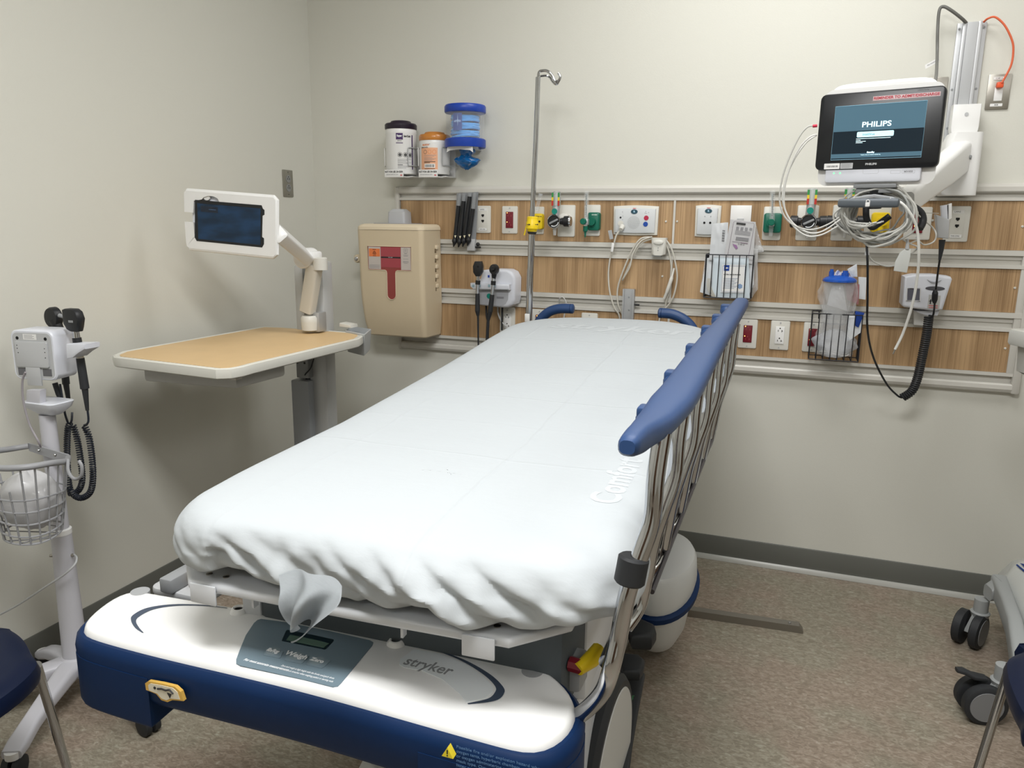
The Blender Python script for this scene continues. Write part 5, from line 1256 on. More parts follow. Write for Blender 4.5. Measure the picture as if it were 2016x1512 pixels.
# second basket with suction canister in a bag
cx0, cx1, cz0, cz1, D = basket('black wire basket holding a bagged suction canister under the monitor', (1599, 617), (1700, 621), (1688, 713), (1593, 706), 7)
c = W(1648, 640, .075); r = .055
t = thing('suction_canister', 'clear suction canister with a bright blue lid standing in the wire basket', 'suction canister', (c.x, -.075, cz0+.01))
zl = W(1642, 552, .085).z
m = MB(); m.lathe([(.036, cz0+.012), (.044, cz0+.02), (r*.93, zl-.004)], 32, (c.x-.006, -.072, 0), cap=False); m.lathe([(.0001, cz0+.012), (.036, cz0+.012)], 32, (c.x-.006, -.072, 0), cap=False); m.build('canister_jar', mat('jar_clear', (.85, .87, .88), .15, alpha=.28, spec=.8), t)
m = MB(); m.lathe([(r*.95, zl-.006), (r*1.06, zl-.004), (r*1.06, zl+.003), (r*.92, zl+.010), (r*.55, zl+.018), (r*.2, zl+.020), (.0001, zl+.020)], 32, (c.x-.006, -.072, 0)); ld_ = m.build('canister_lid', mat('vivid_blue_lid', (.008, .09, .48), .25, coat=.5), t)
for dx, dy, h, rr in ((-.030, -.01, .040, .009), (.016, -.015, .036, .013), (-.008, .01, .034, .008)):
    m = MB(); m.lathe([(rr, zl+.010), (rr, zl+h*.8), (rr*.7, zl+h*.82), (rr*.7, zl+h), (.0001, zl+h)], 18, (c.x-.006+dx, -.072+dy, 0)); m.build('port', mat('vivid_blue_lid', (.008, .09, .48), .25, coat=.5), ld_)
packet('instruction_sheet', 'white folded instruction sheet inside the bagged suction canister', 'paper sheet', [(1638, 562), (1660, 562), (1668, 612), (1628, 600)], .075, .075, .002, mat('sheet_grey_white', (.60, .60, .63), .5), .006, seed=4)
packet('tubing_packet', 'clear packet with red print behind the suction canister at right', 'packet', [(1662, 552), (1692, 560), (1690, 600), (1668, 590)], .055, .055, .004, mat('red_print_film', (.50, .22, .24), .3, alpha=.75), .004, seed=12)
packet('supply_card', 'white card packet standing at the right of the suction canister', 'packet', [(1690, 545), (1706, 546), (1704, 590), (1690, 588)], .05, .05, .004, M_paper, .0, seed=12)
packet('supply_card', 'white paper corner sticking up behind the suction canister', 'packet', [(1668, 530), (1687, 519), (1688, 545), (1676, 545)], .045, .045, .003, M_paper, .002, seed=15)
packet('supply_card', 'white and blue packet in the right corner of the canister basket', 'packet', [(1672, 618), (1699, 622), (1694, 655), (1662, 678)], .098, .09, .004, M_paper, .003, seed=22)
packet('supply_card', 'navy printed packet at the right end of the canister basket', 'packet', [(1684, 612), (1702, 616), (1690, 645), (1682, 640)], .10, .10, .003, mat('label_blue', (.008, .05, .30), .4), .001, seed=25)
# outer bag
def bagsurf(u, v):
    a = u*2*PI
    tz = cz0+.012+(zl+.034-cz0-.012)*v
    R_ = (.062, .066, .062, .056, .056, .060, .067, .050, .022)[min(8, int(v*8.999))]; i = v*8; j = min(7, int(i)); f = i-j
    rr = [.060, .064, .060, .054, .055, .060, .066, .054, .012]; R_ = rr[j]*(1-f)+rr[j+1]*f
    k = 1+.22*nz(math.cos(a)*2.4, math.sin(a)*2.4, v*6)+.07*nz(math.cos(a)*8, math.sin(a)*8, v*14)
    return Vector((c.x-.004+math.cos(a)*R_*k*1.02, -.070+math.sin(a)*min(.042, R_*.68)*min(k, 1.1), tz+.010*nz(a, v*3, 2)))
m = MB(); m.grid(bagsurf, 60, 40, True); tag(m.build('clear_plastic_bag', mat('bag_film', (.88, .90, .93), .10, alpha=.22, spec=.9, coat=.8, bump=.9, bscale=45)), 'crinkled clear plastic bag wrapped around the blue lidded canister', 'plastic bag')
def bag2(u, v):
    a = u*2*PI; rr = .075*math.sin(PI*min(.97, max(.05, v)))**.5; k = 1+.25*nz(math.cos(a)*2, math.sin(a)*2, v*4+7)
    return Vector((c.x-.002+math.cos(a)*rr*k, -.075+math.sin(a)*.030*k, cz0+.008+.10*v))
m = MB(); m.grid(bag2, 36, 16, True); tag(m.build('tubing_bag', mat('milky_film', (.62, .65, .70), .16, alpha=.55, coat=.7, bump=.9, bscale=40)), 'milky bag of coiled tubing in the bottom of the canister basket', 'plastic bag')
m = MB()
for i in range(5): m.tube([(c.x-.002+math.cos(q)*(.050-.003*i), -.085+math.sin(q)*.018, cz0+.022+i*.008+.006*math.sin(q*2)) for q in [2*PI*k/30 for k in range(30)]], .003, 6, closed=True)
tag(m.build('coiled_tubing', mat('tubing_clear', (.7, .7, .68), .2, trans=.4)), 'coil of clear tubing inside the milky bag', 'tubing')

# ------------------------------------------------------------------ monitor on wall arm
t = thing('monitor_mount', 'white articulated wall arm in an aluminium track holding the patient monitor', 'monitor arm', W(1880, 372, .02))
q = [W(1884, 45, .02), W(1945, 45, .02), W(1861, 290, .02)]
TX0, TX1, TZ1 = q[0].x+.004, q[1].x, q[0].z
TZ0 = 1.50
m = MB(); m.box(TX0, TX0+.022, -.010, -.001, TZ0, TZ1, .001); m.box(TX1-.024, TX1, -.010, -.001, TZ0, TZ1, .001); m.box(TX0+.014, TX0+.026, -.028, -.001, TZ0, TZ1, .002); m.box(TX1-.028, TX1-.016, -.028, -.001, TZ0, TZ1, .002); m.box(TX0+.02, TX1-.02, -.008, -.001, TZ0, TZ1); trk = m.build('wall_track', M_alu, t)
m = MB(); m.box(TX0+.026, TX1-.028, -.032, -.006, 1.77, TZ1-.002, .002); m.build('track_cover', M_lgrey, t)
m = MB()
for x in (TX0+.007, TX1-.008):
    for z in (TZ1-.018, TZ1-.21, TZ1-.335): m.lathe([(.0035, -.0098), (.0035, -.0118), (.0001, -.012)], 10, (x, 0, z), 'y')
each(m, 'track_screw', M_grey, trk)
hx = (TX0+TX1)/2+.006
m = MB(); m.prism([(hx-.042, 1.775), (hx+.042, 1.775), (hx+.042, 1.70)]+[(hx+.042*math.cos(a), 1.70+.042*math.sin(a)) for a in [math.radians(-k) for k in range(15, 180, 15)]]+[(hx-.042, 1.70)], -.03, -.078, 'y', .006, 2, top_only=True); up = m.build('upper_carriage', M_white, t)
m = MB(); m.lathe([(.006, -.0775), (.006, -.080), (.0001, -.080)], 14, (hx, 0, 1.742), 'y'); m.build('carriage_button', M_lgrey, up)
m = MB(); m.loft([[(x, y, z) for x, y in rrect(hx-w, hx+.052, -.13, -.012, .02)] for z, w in ((1.478, .050), (1.49, .062), (1.60, .060), (1.655, .055), (1.68, .045))]); m.build('carriage_body', M_white, t)
# arm from carriage to monitor
A0 = Vector((hx-.012, -.12, 1.600)); A1 = Vector((2.43, -.50, 1.455))
d = (A1-A0).normalized(); sx = d.cross(Vector((0, 0, 1))).normalized(); uz = sx.cross(d)
def asec(p, w, h): return [p+sx*(x)+uz*(z) for x, z in rrect(-w, w, -h, h, min(w, h)*.5, 4)]
m = MB(); m.loft([asec(A0-d*.055, .022, .030), asec(A0-d*.045, .030, .044), asec(A0, .032, .052), asec(A0.lerp(A1, .35), .030, .048), asec(A1, .026, .034), asec(A1+d*.03, .022, .030)]); ar = m.build('support_arm', M_white, t)
m = MB(); p = A0-sx*.033; 
if p.y > A0.y: p = A0+sx*.033
m.tube([p, p+(p-A0).normalized()*.003], [.007, .006], 14); m.build('arm_screw', M_grey, ar)
# monitor frame
ML = W(1610, 262, .60); MR_ = Vector((.967, -.254, 0)).normalized(); MN = Vector((-.254, -.967, 0)).normalized(); MU = Vector((0, 0, 1))
MW = .323
MT = axes(ML+MR_*(MW/2), MR_, MU, MN)    # x right, y up, z out of the screen
mon = thing('patient_monitor', 'patient monitor with a black bezel and lit start-up screen on the wall arm', 'patient monitor', MT @ Vector((0, -.15, 0)))
Hh = .106
m = MB(MT); m.prism(rrect(-MW/2, MW/2, -Hh, Hh, .016), -.022, 0, 'z', .004, 2, top_only=True); bz = m.build('front_bezel', mat('glossy_black', (.006, .007, .009), .3), mon)
m = MB(MT); m.loft([[(x, y, z) for x, y in rrect(-MW/2+.006+k, MW/2-.006-k, -.150+k*.4, Hh+.014-k, .025)] for z, k in ((-.10, .03), (-.085, .012), (-.020, .0))]); m.build('housing', M_white, mon)
m = MB(MT); m.prism(rrect(-MW/2+.030, MW/2-.040, -.142, -.090, .008), -.06, -.004, 'z', .004, 2, top_only=True); lw = m.build('lower_housing', M_offwhite, mon)
m = MB(MT); m.tube(catmull([(-MW/2+.03, Hh+.002, -.03), (-MW/2+.05, Hh+.018, -.035), (-.02, Hh+.022, -.04), (MW/2-.06, Hh+.020, -.035), (MW/2-.03, Hh+.002, -.03)], 6), .009, 10); m.build('carry_handle', M_white, mon)
# screen: what the display shows
M_scr_t = mat('screen_slate', (.050, .100, .135), .2, emit=.85, spec=.3)
M_scr_b = mat('screen_dark', (.006, .012, .018), .2, emit=.8, spec=.3)
M_scr_f = mat('screen_frame', (.20, .38, .48), .2, emit=.8)
M_scr_w = mat('screen_white', (.62, .86, .92), .2, emit=1.1)
sx0, sx1, sy0, sy1 = -.118, .118, -.078, .070
m = MB(MT); m.box(sx0, sx1, sy0, sy1, .0002, .0006); sc_ = m.build('display_screen', M_scr_b, bz)
m = MB(MT); m.box(sx0, sx1, .000, sy1, .0006, .0009); m.build('screen_upper_field', M_scr_t, sc_)
m = MB(MT); m.box(sx0, sx1, sy0+.004, sy0+.016, .0006, .0009); m.build('screen_footer_bar', M_scr_t, sc_)
m = MB(MT); m.tube([(sx0, sy0, .0008), (sx1, sy0, .0008), (sx1, sy1, .0008), (sx0, sy1, .0008)], .0005, 4, closed=True); m.build('screen_frame_line', M_scr_f, sc_)
def mtext(txt, size, x, y, z, mt_, par, bold=0., fit=None, align='CENTER', name='lettering', shear=0.):
    m = MB(MT); m.text(txt, size, axes((x, y, z), (1, 0, 0), (0, 1, 0), (0, 0, 1)), align, bold, shear, .0001, 1., fit); return m.build(name, mt_, par)
mtext('PHILIPS', .0200, -.004, .0155, .0010, M_scr_w, sc_, .0004, .076, name='brand_name')
m = MB(MT); m.prism(rrect(-.053, .043, -.018, -.003, .003), .0006, .0010, 'z'); bar = m.build('banner', mat('screen_banner', (.42, .70, .76), .2, emit=1.), sc_)
mtext('IntelliVue', .0085, -.022, -.0108, .0012, mat('screen_navy', (.02, .08, .12), .3), bar, 0)
m = MB(MT)
for i, (l, y) in enumerate(((.090, -.0225), (.012, -.0265), (.026, -.030), (.018, -.0335))): m.box(-.054, -.054+l, y, y+.0012, .0006, .0010)
m.build('screen_text_line', M_scr_w, sc_)
mtext('Standby', .0062, -.012, -.060, .0012, M_scr_w, sc_, .0003); mtext('Touch screen to resume monitoring', .0040, -.012, -.0665, .0012, M_scr_w, sc_, 0, .052)
m = MB(MT); m.box(-.020, MW/2-.014, .079, .0905, 0, .0006); st = m.build('reminder_strip', mat('strip_pink', (.62, .48, .50), .5), bz)
mtext('REMINDER TO ADMIT/DISCHARGE', .0098, (MW/2-.034)/2, .0848, .0008, mat('strip_red', (.42, .02, .04), .5), st, .0003, MW/2+.002)
mtext('IntelliVue', .0072, .105, .0985, .0003, mat('dim_grey_ink', (.10, .10, .105), .5), bz)
mtext('PHILIPS', .0072, -.008, -.0925, .0003, M_scr_w if False else M_lgrey, bz, .0004, .030, name='brand_name')
for x0, x1, nm in ((-.135, -.092, 'asset_sticker'), (-.090, -.056, 'asset_sticker')):
    m = MB(MT); m.prism(rrect(x0, x1, -.1035, -.0875, .0015), 0, .0005, 'z'); s_ = m.build(nm, M_white if x0 < -.1 else M_lgrey, bz)
    m = MB(MT)
    if x0 < -.1:
        x = x0+.007; random.seed(2)
        while x < x1-.006: w_ = random.choice((.0005, .001)); m.box(x, x+w_, -.0985, -.0935, .0004, .0007); x += w_+.0008
        m.build('barcode', M_text, s_)
    else:
        for i in range(4): m.box(x0+.003, x1-.004-.004*(i % 2), -.0905-.0032*i, -.0895-.0032*i, .0004, .0007)
        m.build('printed_text', M_gtext, s_)
m = MB(MT)
for x in (-.107, -.090): m.lathe([(.0022, -.002), (.0022, -.0015), (.0001, -.0012)], 10, (x, -.115, -.0022), 'z')
for l_ in each(m, 'status_lamp', mat('green_lamp', (.1, 1., .2), .3, emit=3.), lw): pass
for x0, x1 in ((.045, .070), (.074, .106)):
    m = MB(MT); m.tube([(x, y, -.0042) for x, y in rrect(x0, x1, -.120, -.111, .0018)], .0004, 4, closed=True); m.build('model_badge', M_grey, lw)
mtext('MX450', .0065, .090, -.1155, -.0038, M_gtext, lw, .0002, .022)
m = MB(MT); m.tube([(-.028, -.104, -.0042), (-.028, -.116, -.0042), (-.025, -.1185, -.0042), (.010, -.1185, -.0042), (.013, -.116, -.0042), (.013, -.104, -.0042)], .0004, 4); m.build('flap_seam', M_grey, lw)
# mount plate and cable handle
m = MB(MT); m.box(-.052, .062, -.158, -.146, -.055, -.012, .003); m.build('mount_plate', M_grey, mon)
m = MB(MT); m.box(-.046, .056, -.172, -.158, -.060, -.020, .003); m.build('mount_clamp', M_grey, mon)
m = MB(MT); m.tube([(.004, -.162, -.04), (.004, -.215, -.045)], [.024, .020], 16); m.build('swivel_post', M_black, mon)
HT = axes(MT @ Vector((.008, -.202, .050)), MR_, MU, MN)
m = MB(HT); m.loft([[(x, y, z) for y, z in rrect(-.0125*k, .0125*k, -.011*k, .011*k, .008*k)] for x, k in ((-.083, .55), (-.080, .9), (-.072, 1), (.066, 1), (.074, .9), (.077, .55))]); hb = m.build('cable_handle', mat('slate_handle', (.085, .10, .115), .4), mon)
m = MB(HT); m.box(-.008, .002, -.010, .002, .0112, .0118, .0004); m.tube([(-.006, .002, .0114), (-.006, .007, .0114), (-.002, .0085, .0114), (.0025, .006, .0114), (.0025, -.009, .0114)], .0013, 6); m.build('padlock_mark', M_white, hb)
for s_ in (-1, 1): m = MB(HT); m.tube([(s_*.070, 0, 0), (s_*.050, .012, -.05), (0, .02, -.06)], .007, 8); m.build('handle_bracket', M_grey, mon)

# coiled lead bundle hanging on the handle
M_lead = mat('grey_lead_cable', (.50, .50, .47), .42)
M_lead2 = mat('dark_grey_lead', (.33, .34, .33), .42)
def mloop(cx_, cy_, rx, ry, dz, r, ph=0., wob=.006, seed=0, a0=0., a1=2*PI, n=48, name='lead_cable', mt_=None, par=None):
    pts = []
    for k in range(n+1):
        a = a0+(a1-a0)*k/n
        x = cx_+math.cos(a)*rx+wob*nz(math.cos(a)*1.5, math.sin(a)*1.5, seed*3.7); y = cy_+math.sin(a)*ry+wob*nz(math.cos(a)*1.5, math.sin(a)*1.5, seed*3.7+50)
        z = dz+.018*math.sin(a*1+ph)+.01*nz(math.cos(a), math.sin(a), seed+9.)
        pts.append(MT @ Vector((x, y, z)))
    closed = abs(a1-a0-2*PI) < 1e-4
    mm = MB(); mm.tube(pts[:-1] if closed else pts, r, 7, closed=closed); return mm.build(name, mt_ or M_lead, par)
bn = thing('lead_cable_bundle', 'thick coil of grey patient lead cables hung over the monitor handle', 'cable bundle', MT @ Vector((0, -.30, -.02)))
random.seed(11)
for i in range(18):
    mloop(.016+random.uniform(-.010, .014), -.232+random.uniform(-.008, .006), .090+random.uniform(-.018, .012), .068+random.uniform(-.016, .012), -.035+random.uniform(-.022, .010), .0026+random.uniform(0, .0010), random.uniform(0, 6), .012, i, par=bn, mt_=M_lead if i % 3 else M_lead2)
for i in range(7):
    mloop(-.035+i*.006, -.228, .036+.004*i, .045-.002*i, .0+.003*i, .0024, i, .010, 40+i, PI*.6, PI*1.75, 26, par=bn)
M_lw = mat('white_lead_cable', (.66, .66, .63), .4)
M_blk = mat('black_cable', (.012, .013, .016), .5)
D1 = .66
# leads arching from the left side of the monitor
for k, pts in enumerate(([(1607, 248), (1590, 250), (1572, 272), (1552, 315), (1540, 352), (1535, 395), (1546, 428), (1570, 447), (1600, 452), (1630, 442), (1652, 428)],
        [(1608, 265), (1594, 270), (1575, 290), (1556, 328), (1545, 370), (1545, 410), (1562, 440), (1592, 458), (1620, 455), (1655, 432)],
        [(1608, 266), (1588, 280), (1566, 310), (1548, 350), (1541, 395), (1560, 442), (1588, 464), (1618, 462), (1650, 445)])):
    mm = MB(); mm.tube(catmull([W(x, y, D1-.03*k) for x, y in pts], 6), .0026, 7); o_ = mm.build('lead_cable', M_lw if k else M_lead, bn)
    if k == 0: mm = MB(); mm.tube([W(1609, 247.5, D1), W(1600, 248.5, D1)], .0042, 8); mm.build('red_plug', mat('pinkish_red', (.55, .02, .06), .4), o_)
cable('lead_cable', [W(1752, 392, .66), W(1775, 400, .68), (W(1795, 425, .68)), W(1806, 455, .67), W(1809, 500, .66), W(1806, 545, .64), W(1796, 600, .62), W(1778, 655, .60), W(1762, 688, .60)], .0038, M_lw, bn)
m = MB(); m.tube([W(1762, 688, .60), W(1758, 697, .60)], [.0026, .002], 8); m.build('cable_tip', M_steel, bn)
cable('lead_cable', [W(1790, 405, .6), W(1815, 430, .55), W(1836, 448, .5), W(1843, 462, .5), W(1838, 476, .5), W(1820, 482, .52), W(1806, 474, .55), W(1790, 480, .58)], .0022, M_lead, bn)
cable('lead_cable', [W(1790, 419, .6), W(1820, 419, .4), W(1848, 420, .30)], .0011, M_lead, bn)
cable('lead_cable', [W(1708, 500, .60), W(1720, 515, .58), W(1745, 524, .56), W(1765, 522, .56)], .0026, M_lead, bn)
cable('lead_cable', [W(1775, 470, .62), W(1792, 480, .6), W(1806, 486, .6), W(1800, 495, .58), W(1786, 502, .58)], .0022, M_lead, bn)
q = [W(1784, 488, .60), W(1793, 490, .60), W(1792, 505, .60), W(1785, 537, .60), W(1759, 533, .60), W(1762, 515, .60), W(1772, 496, .60)]
m = MB(); m.prism([(p.x, p.z) for p in q], -.600, -.606, 'y', .002, 2); m.build('sensor_pad', mat('sensor_pad_grey', (.58, .60, .58), .4), bn)
m = MB(); m.tube([W(1783, 440, .62), W(1780, 456, .62)], [.008, .007], 10); m.build('connector', M_lgrey, bn)
m = MB(); m.tube([W(1787, 470, .61), W(1786, 490, .605)], [.003, .006], 8); m.build('sensor_strain_relief', M_lgrey, bn)
m = MB(); p = W(1707, 502, .60); m.tube([W(1707, 494, .6), p], [.005, .007], 8); m.build('cable_clip', M_lgrey, bn)
m = MB(); m.tube(catmull([W(1705, 405, .62), W(1706, 430, .62), W(1716, 447, .62), W(1728, 442, .62), W(1752, 425, .62)], 6), .009, 10); m.build('black_hose', M_blk, bn)
m = MB(); m.tube(catmull([W(1792, 404, .56), W(1812, 418, .55), W(1817, 435, .55), W(1810, 450, .56)], 5), .011, 10); m.build('black_hose', M_blk, bn)

# ---------------- ear thermometer cradle, thermometer base and its coiled cord
t = pt_ = thing('probe_holder', 'white probe cradle with a long black coiled cord in front of the right data plate', 'probe holder', W(1855, 472, .26))
D = .26
m = MB(); q = [W(1840, 422, D), W(1868, 432, D), W(1866, 470, D), W(1845, 468, D)]; m.prism([(p.x, p.z) for p in q], -D-.020, -D+.020, 'y', .005, 2); m.build('cradle', M_lgrey, t)
m = MB(); q = [W(1851, 405, D), W(1864, 403, D), W(1865, 434, D), W(1853, 430, D)]; m.prism([(p.x, p.z) for p in q], -D-.012, -D+.010, 'y', .003, 2); m.build('probe_grip', M_offwhite, t)
m = MB(); q = [W(1866, 402, D), W(1873, 400, D), W(1873, 430, D), W(1866, 434, D)]; m.prism([(p.x, p.z) for p in q], -D-.012, -D+.016, 'y', .003, 2); m.build('cradle_clip', M_white, t)
m = MB(); m.tube([W(1865, 404, D+.008), W(1864, 430, D+.008)], .0022, 6); m.build('clip_gap', M_dark, t)
m = MB(); m.tube([W(1855, 472, D), W(1853, 492, D), W(1850, 512, D)], [.010, .0075, .004], 12); m.build('probe_strain_relief', M_softblack, t)
D = .12
t = thing('thermometer_dock', 'white thermometer base with probe cover slots mounted under the third rail', 'thermometer', W(1830, 635, .02))
def q3(pts, D): return [(W(x, y, D).x, W(x, y, D).z) for x, y in pts]
m = MB(); q = q3([(1781, 545), (1800, 541), (1840, 541), (1872, 545), (1875, 550), (1856, 610), (1840, 613), (1780, 605), (1776, 600)], D)
m.prism(q, -.025, -D, 'y', .008, 3, top_only=True); tb = m.build('base_body', M_offwhite, t)
m = MB(); m.prism(q3([(1800, 612), (1850, 612), (1846, 622), (1825, 622), (1812, 618)], .10), -.025, -.10, 'y', .004, 2); m.build('lower_body', M_offwhite, t)
m = MB(); m.prism(q3([(1800, 612), (1828, 614), (1827, 642), (1799, 640)], .05), -.025, -.05, 'y', .002, 2); m.build('wall_bracket', M_white, t)
m = MB(); m.tube([(x, -D-.001, z) for x, z in q3([(1786, 568), (1812, 568), (1811, 593), (1784, 592)], D)], .0016, 6, closed=True); m.build('cover_box_frame', M_white, tb)
for a_, b_ in ((1787, 1799), (1801, 1812)):
    m = MB(); m.prism(q3([(a_, 567), (b_, 567), (b_-.5, 591), (a_-1, 591)], D), -D+.001, -D-.0006, 'y'); m.build('probe_cover_slot', mat('slot_grey', (.10, .10, .13), .4), tb)
m = MB(); 
e = W(1841, 568, D); m.loft([[(e.x+math.cos(a)*.030, y, e.z+math.sin(a)*.0075) for a in [2*PI*k/24 for k in range(24)]] for y in (-D+.001, -D-.0008)]); m.build('probe_well', mat('well_grey', (.08, .08, .09), .4), tb)
e = W(1839, 553, D); m = MB(); m.tube([(e.x-.022+.044*k/10, -D-.0006, e.z+.004-.009*math.sin(PI*k/10)) for k in range(11)], [.0004]+[.0016, .0026, .0032, .0036, .0038, .0036, .0032, .0026, .0016]+[.0004], 6); m.build('curved_groove', mat('groove_grey', (.40, .41, .45), .4), tb)
m = MB(); m.prism(q3([(1829, 580), (1852, 582), (1849, 609), (1825, 607)], D), -D+.001, -D-.0006, 'y'); lb = m.build('instruction_label', mat('label_greige', (.42, .42, .40), .5), tb)
p = W(1832, 594, D); m = MB(); m.box(p.x-.002, p.x+.0015, -D-.0012, -D-.0004, p.z-.008, p.z+.008); m.box(p.x-.005, p.x+.004, -D-.0012, -D-.0004, p.z+.001, p.z+.003); m.build('printed_figure', M_text, lb)
m = MB(); 
for i in range(2): p = W(1832, 602+i*4, D); m.box(p.x-.006, p.x+.022, -D-.0012, -D-.0004, p.z, p.z+.0018)
m.build('red_print', mat('logo_red', (.6, .03, .05), .5), lb)
# cord
tc = pt_
cable('straight_cord', [W(1850, 512, .26), W(1846, 540, .22), W(1842, 575, .17), W(1839, 610, .16), W(1836, 622, .15), W(1828, 626, .14)], .0032, M_blk, tc)
m = MB(); m.tube([W(1841, 570, .18), W(1841, 577, .18), W(1840, 590, .17), W(1840, 597, .17)], [.005, .0095, .0095, .005], 12); m.build('cord_bead', M_blk, tc)
path = catmull([W(1829, 622, .13), W(1824, 660, .13), W(1815, 705, .13), W(1806, 745, .13), W(1795, 770, .13), W(1776, 783, .13)], 8)
m = MB(); m.tube(coil(path, .0125, .0034, 42, per=12), .0036, 6); m.build('coiled_section', M_blk, tc)
cable('straight_cord', [W(1776, 783, .13), W(1766, 778, .14), W(1745, 755, .2), W(1720, 705, .3), W(1708, 650, .42), W(1708, 580, .54), W(1708, 520, .6), W(1706, 480, .6)], .0034, M_blk, tc)
# grey cable and orange cable at the track top
t = cable('power_cable', [W(1903, 46, .02), W(1893, 36, .045), W(1872, 20, .06), W(1857, 13, .06), W(1849, 22, .06), W(1846, 60, .06), W(1845, 110, .08), W(1843, 150, .25), W(1838, 165, .5)], .0052, mat('dark_grey_cable', (.13, .13, .12), .5), None)
tag(t, 'dark grey power cable arching from the arm track down to the monitor', 'cable')
q = [W(1821, 128, .085), W(1848, 113, .085), W(1849, 121, .085), W(1822, 136, .085)]
lb = thing('cable_flag_label', 'small white paper flag label on the dark grey cable', 'cable label', q[3])
m = MB(); m.prism([(p.x, p.z) for p in q], -.085, -.0865, 'y'); fl_ = m.build('paper_flag', M_white, lb)
m = MB(); m.text('FMC MONITOR', .005, axes(((q[0].x+q[2].x)/2, -.0868, (q[0].z+q[2].z)/2), (.88, 0, .47), (-.47, 0, .88), (0, -1, 0)), fit=.030); m.build('lettering', M_gtext, fl_)
t = cable('network_cable', [W(1937, 43, .02), W(1946, 36, .04), W(1960, 34, .05), W(1978, 50, .05), W(1992, 78, .045), W(1995, 100, .04), W(1990, 130, .035), JACK+Vector((.002, -.002, 0))], .0034, mat('orange_cable', (.70, .14, .06), .45), None)
tag(t, 'orange network cable arching from the arm track to the steel jack plate', 'cable')
# ------------------------------------------------------------------ over-bed table with tablet arm, left
t = thing('overbed_table', 'maple topped overbed table with a pale rim standing against the left wall', 'overbed table', (.40, -.62, 0))
ZB = .955
M_rim = mat('cream_edging', (.66, .655, .60), .35)
tp = [G(x, y, ZB) for x, y in ((222, 700), (240, 693), (300, 682), (500, 647), (520, 644), (560, 645), (690, 655), (712, 659), (715, 662), (706, 668), (500, 717), (478, 723), (455, 727), (425, 728), (240, 706), (224, 704))]
pp = [(p.x, p.y) for p in tp]
ar_ = sum(pp[i-1][0]*pp[i][1]-pp[i][0]*pp[i-1][1] for i in range(len(pp)))
if ar_ < 0: pp = pp[::-1]
def toff(d, z): return [(x, y, z) for x, y in off(pp, d)]
m = MB(); m.loft([toff(-.006, ZB-.030), toff(0, ZB-.026), toff(.002, ZB-.012), toff(0, ZB), toff(-.006, ZB+.003), toff(-.012, ZB+.001)], smooth=False); m.build('table_rim', M_rim, t)
m = MB(); m.prism([(x, y) for x, y in off(pp, -.020)], ZB-.004, ZB+.0022, 'z'); m.build('table_top', M_maple, t)
c = [G(*q, ZB-.06) for q in ((285, 738), (465, 752), (560, 728), (455, 705), (300, 705))]
m = MB(); m.prism([(p.x, p.y) for p in c], ZB-.082, ZB-.028, 'z', .010, 2); m.build('under_tray', mat('tray_grey', (.50, .50, .48), .4), t)
p = G(462, 740, ZB-.04); m = MB(); m.box(p.x-.012, p.x+.012, p.y-.01, p.y+.02, ZB-.052, ZB-.026, .003); m.build('tray_catch', M_warmwhite, t)
# column
X0, X1, Y0, Y1 = .325, .462, -.645, -.575
M_col = mat('column_silver', (.50, .51, .51), .42, metal=.3)
m = MB(); m.box(X0+.055, X1, Y0, Y1, .06, 1.222, .012); m.build('upright_column', M_col, t)
m = MB(); m.box(X0, X0+.040, Y0+.01, Y1, .06, 1.205, .008); m.box(X0+.03, X0+.06, Y0+.03, Y1-.01, .06, 1.2, .002); m.build('inner_column', M_col, t)
m = MB(); m.box(X0-.005, X0+.075, Y0-.035, Y0+.02, .05, .765, .006); m.build('lower_sleeve', mat('sleeve_grey', (.30, .315, .33), .45), t)
m = MB(); m.box(X0+.02, X0+.075, Y0-.03, Y0+.01, .775, .925, .003); ct = m.build('control_box', mat('box_grey', (.25, .26, .265), .5), t)
m = MB()
for x in (X0+.028, X0+.060): m.lathe([(.004, Y0-.029), (.004, Y0-.032), (.0001, Y0-.032)], 10, (x, 0, .835), 'y')
each(m, 'box_screw', M_dark, ct)
m = MB(); m.tube(catmull([(X0+.115, Y0-.02, .93), (X0+.11, Y0-.03, .88), (X0+.09, Y0-.035, .82), (X0+.06, Y0-.03, .79), (X0+.05, Y0-.01, .77)], 5), .0028, 6); m.build('control_cable', M_black, t)
m = MB(); m.box(X1-.030, X1-.012, Y0-.006, Y0+.012, 1.185, 1.218, .002); m.build('column_end_block', M_black, t)
m = MB()
for sgn in (0, 1): m.box(.30, 1.0 if sgn else .9, Y0-.02+sgn*.0-.30*(1-sgn)*0, Y0+.03, .03, .075, .012)
m.b.free()
m = MB(); m.box(.20, .62, -.66, -.56, .035, .075, .012); m.box(.56, .62, -1.15, -.25, .035, .070, .012); m.build('base_frame', M_col, t)
for y in (-1.12, -.28):
    m = MB(); m.lathe([(.020, -.010), (.024, -.006), (.024, .006), (.020, .010)], 18, (.59, y, .024), 'x'); m.build('castor', M_softblack, t)
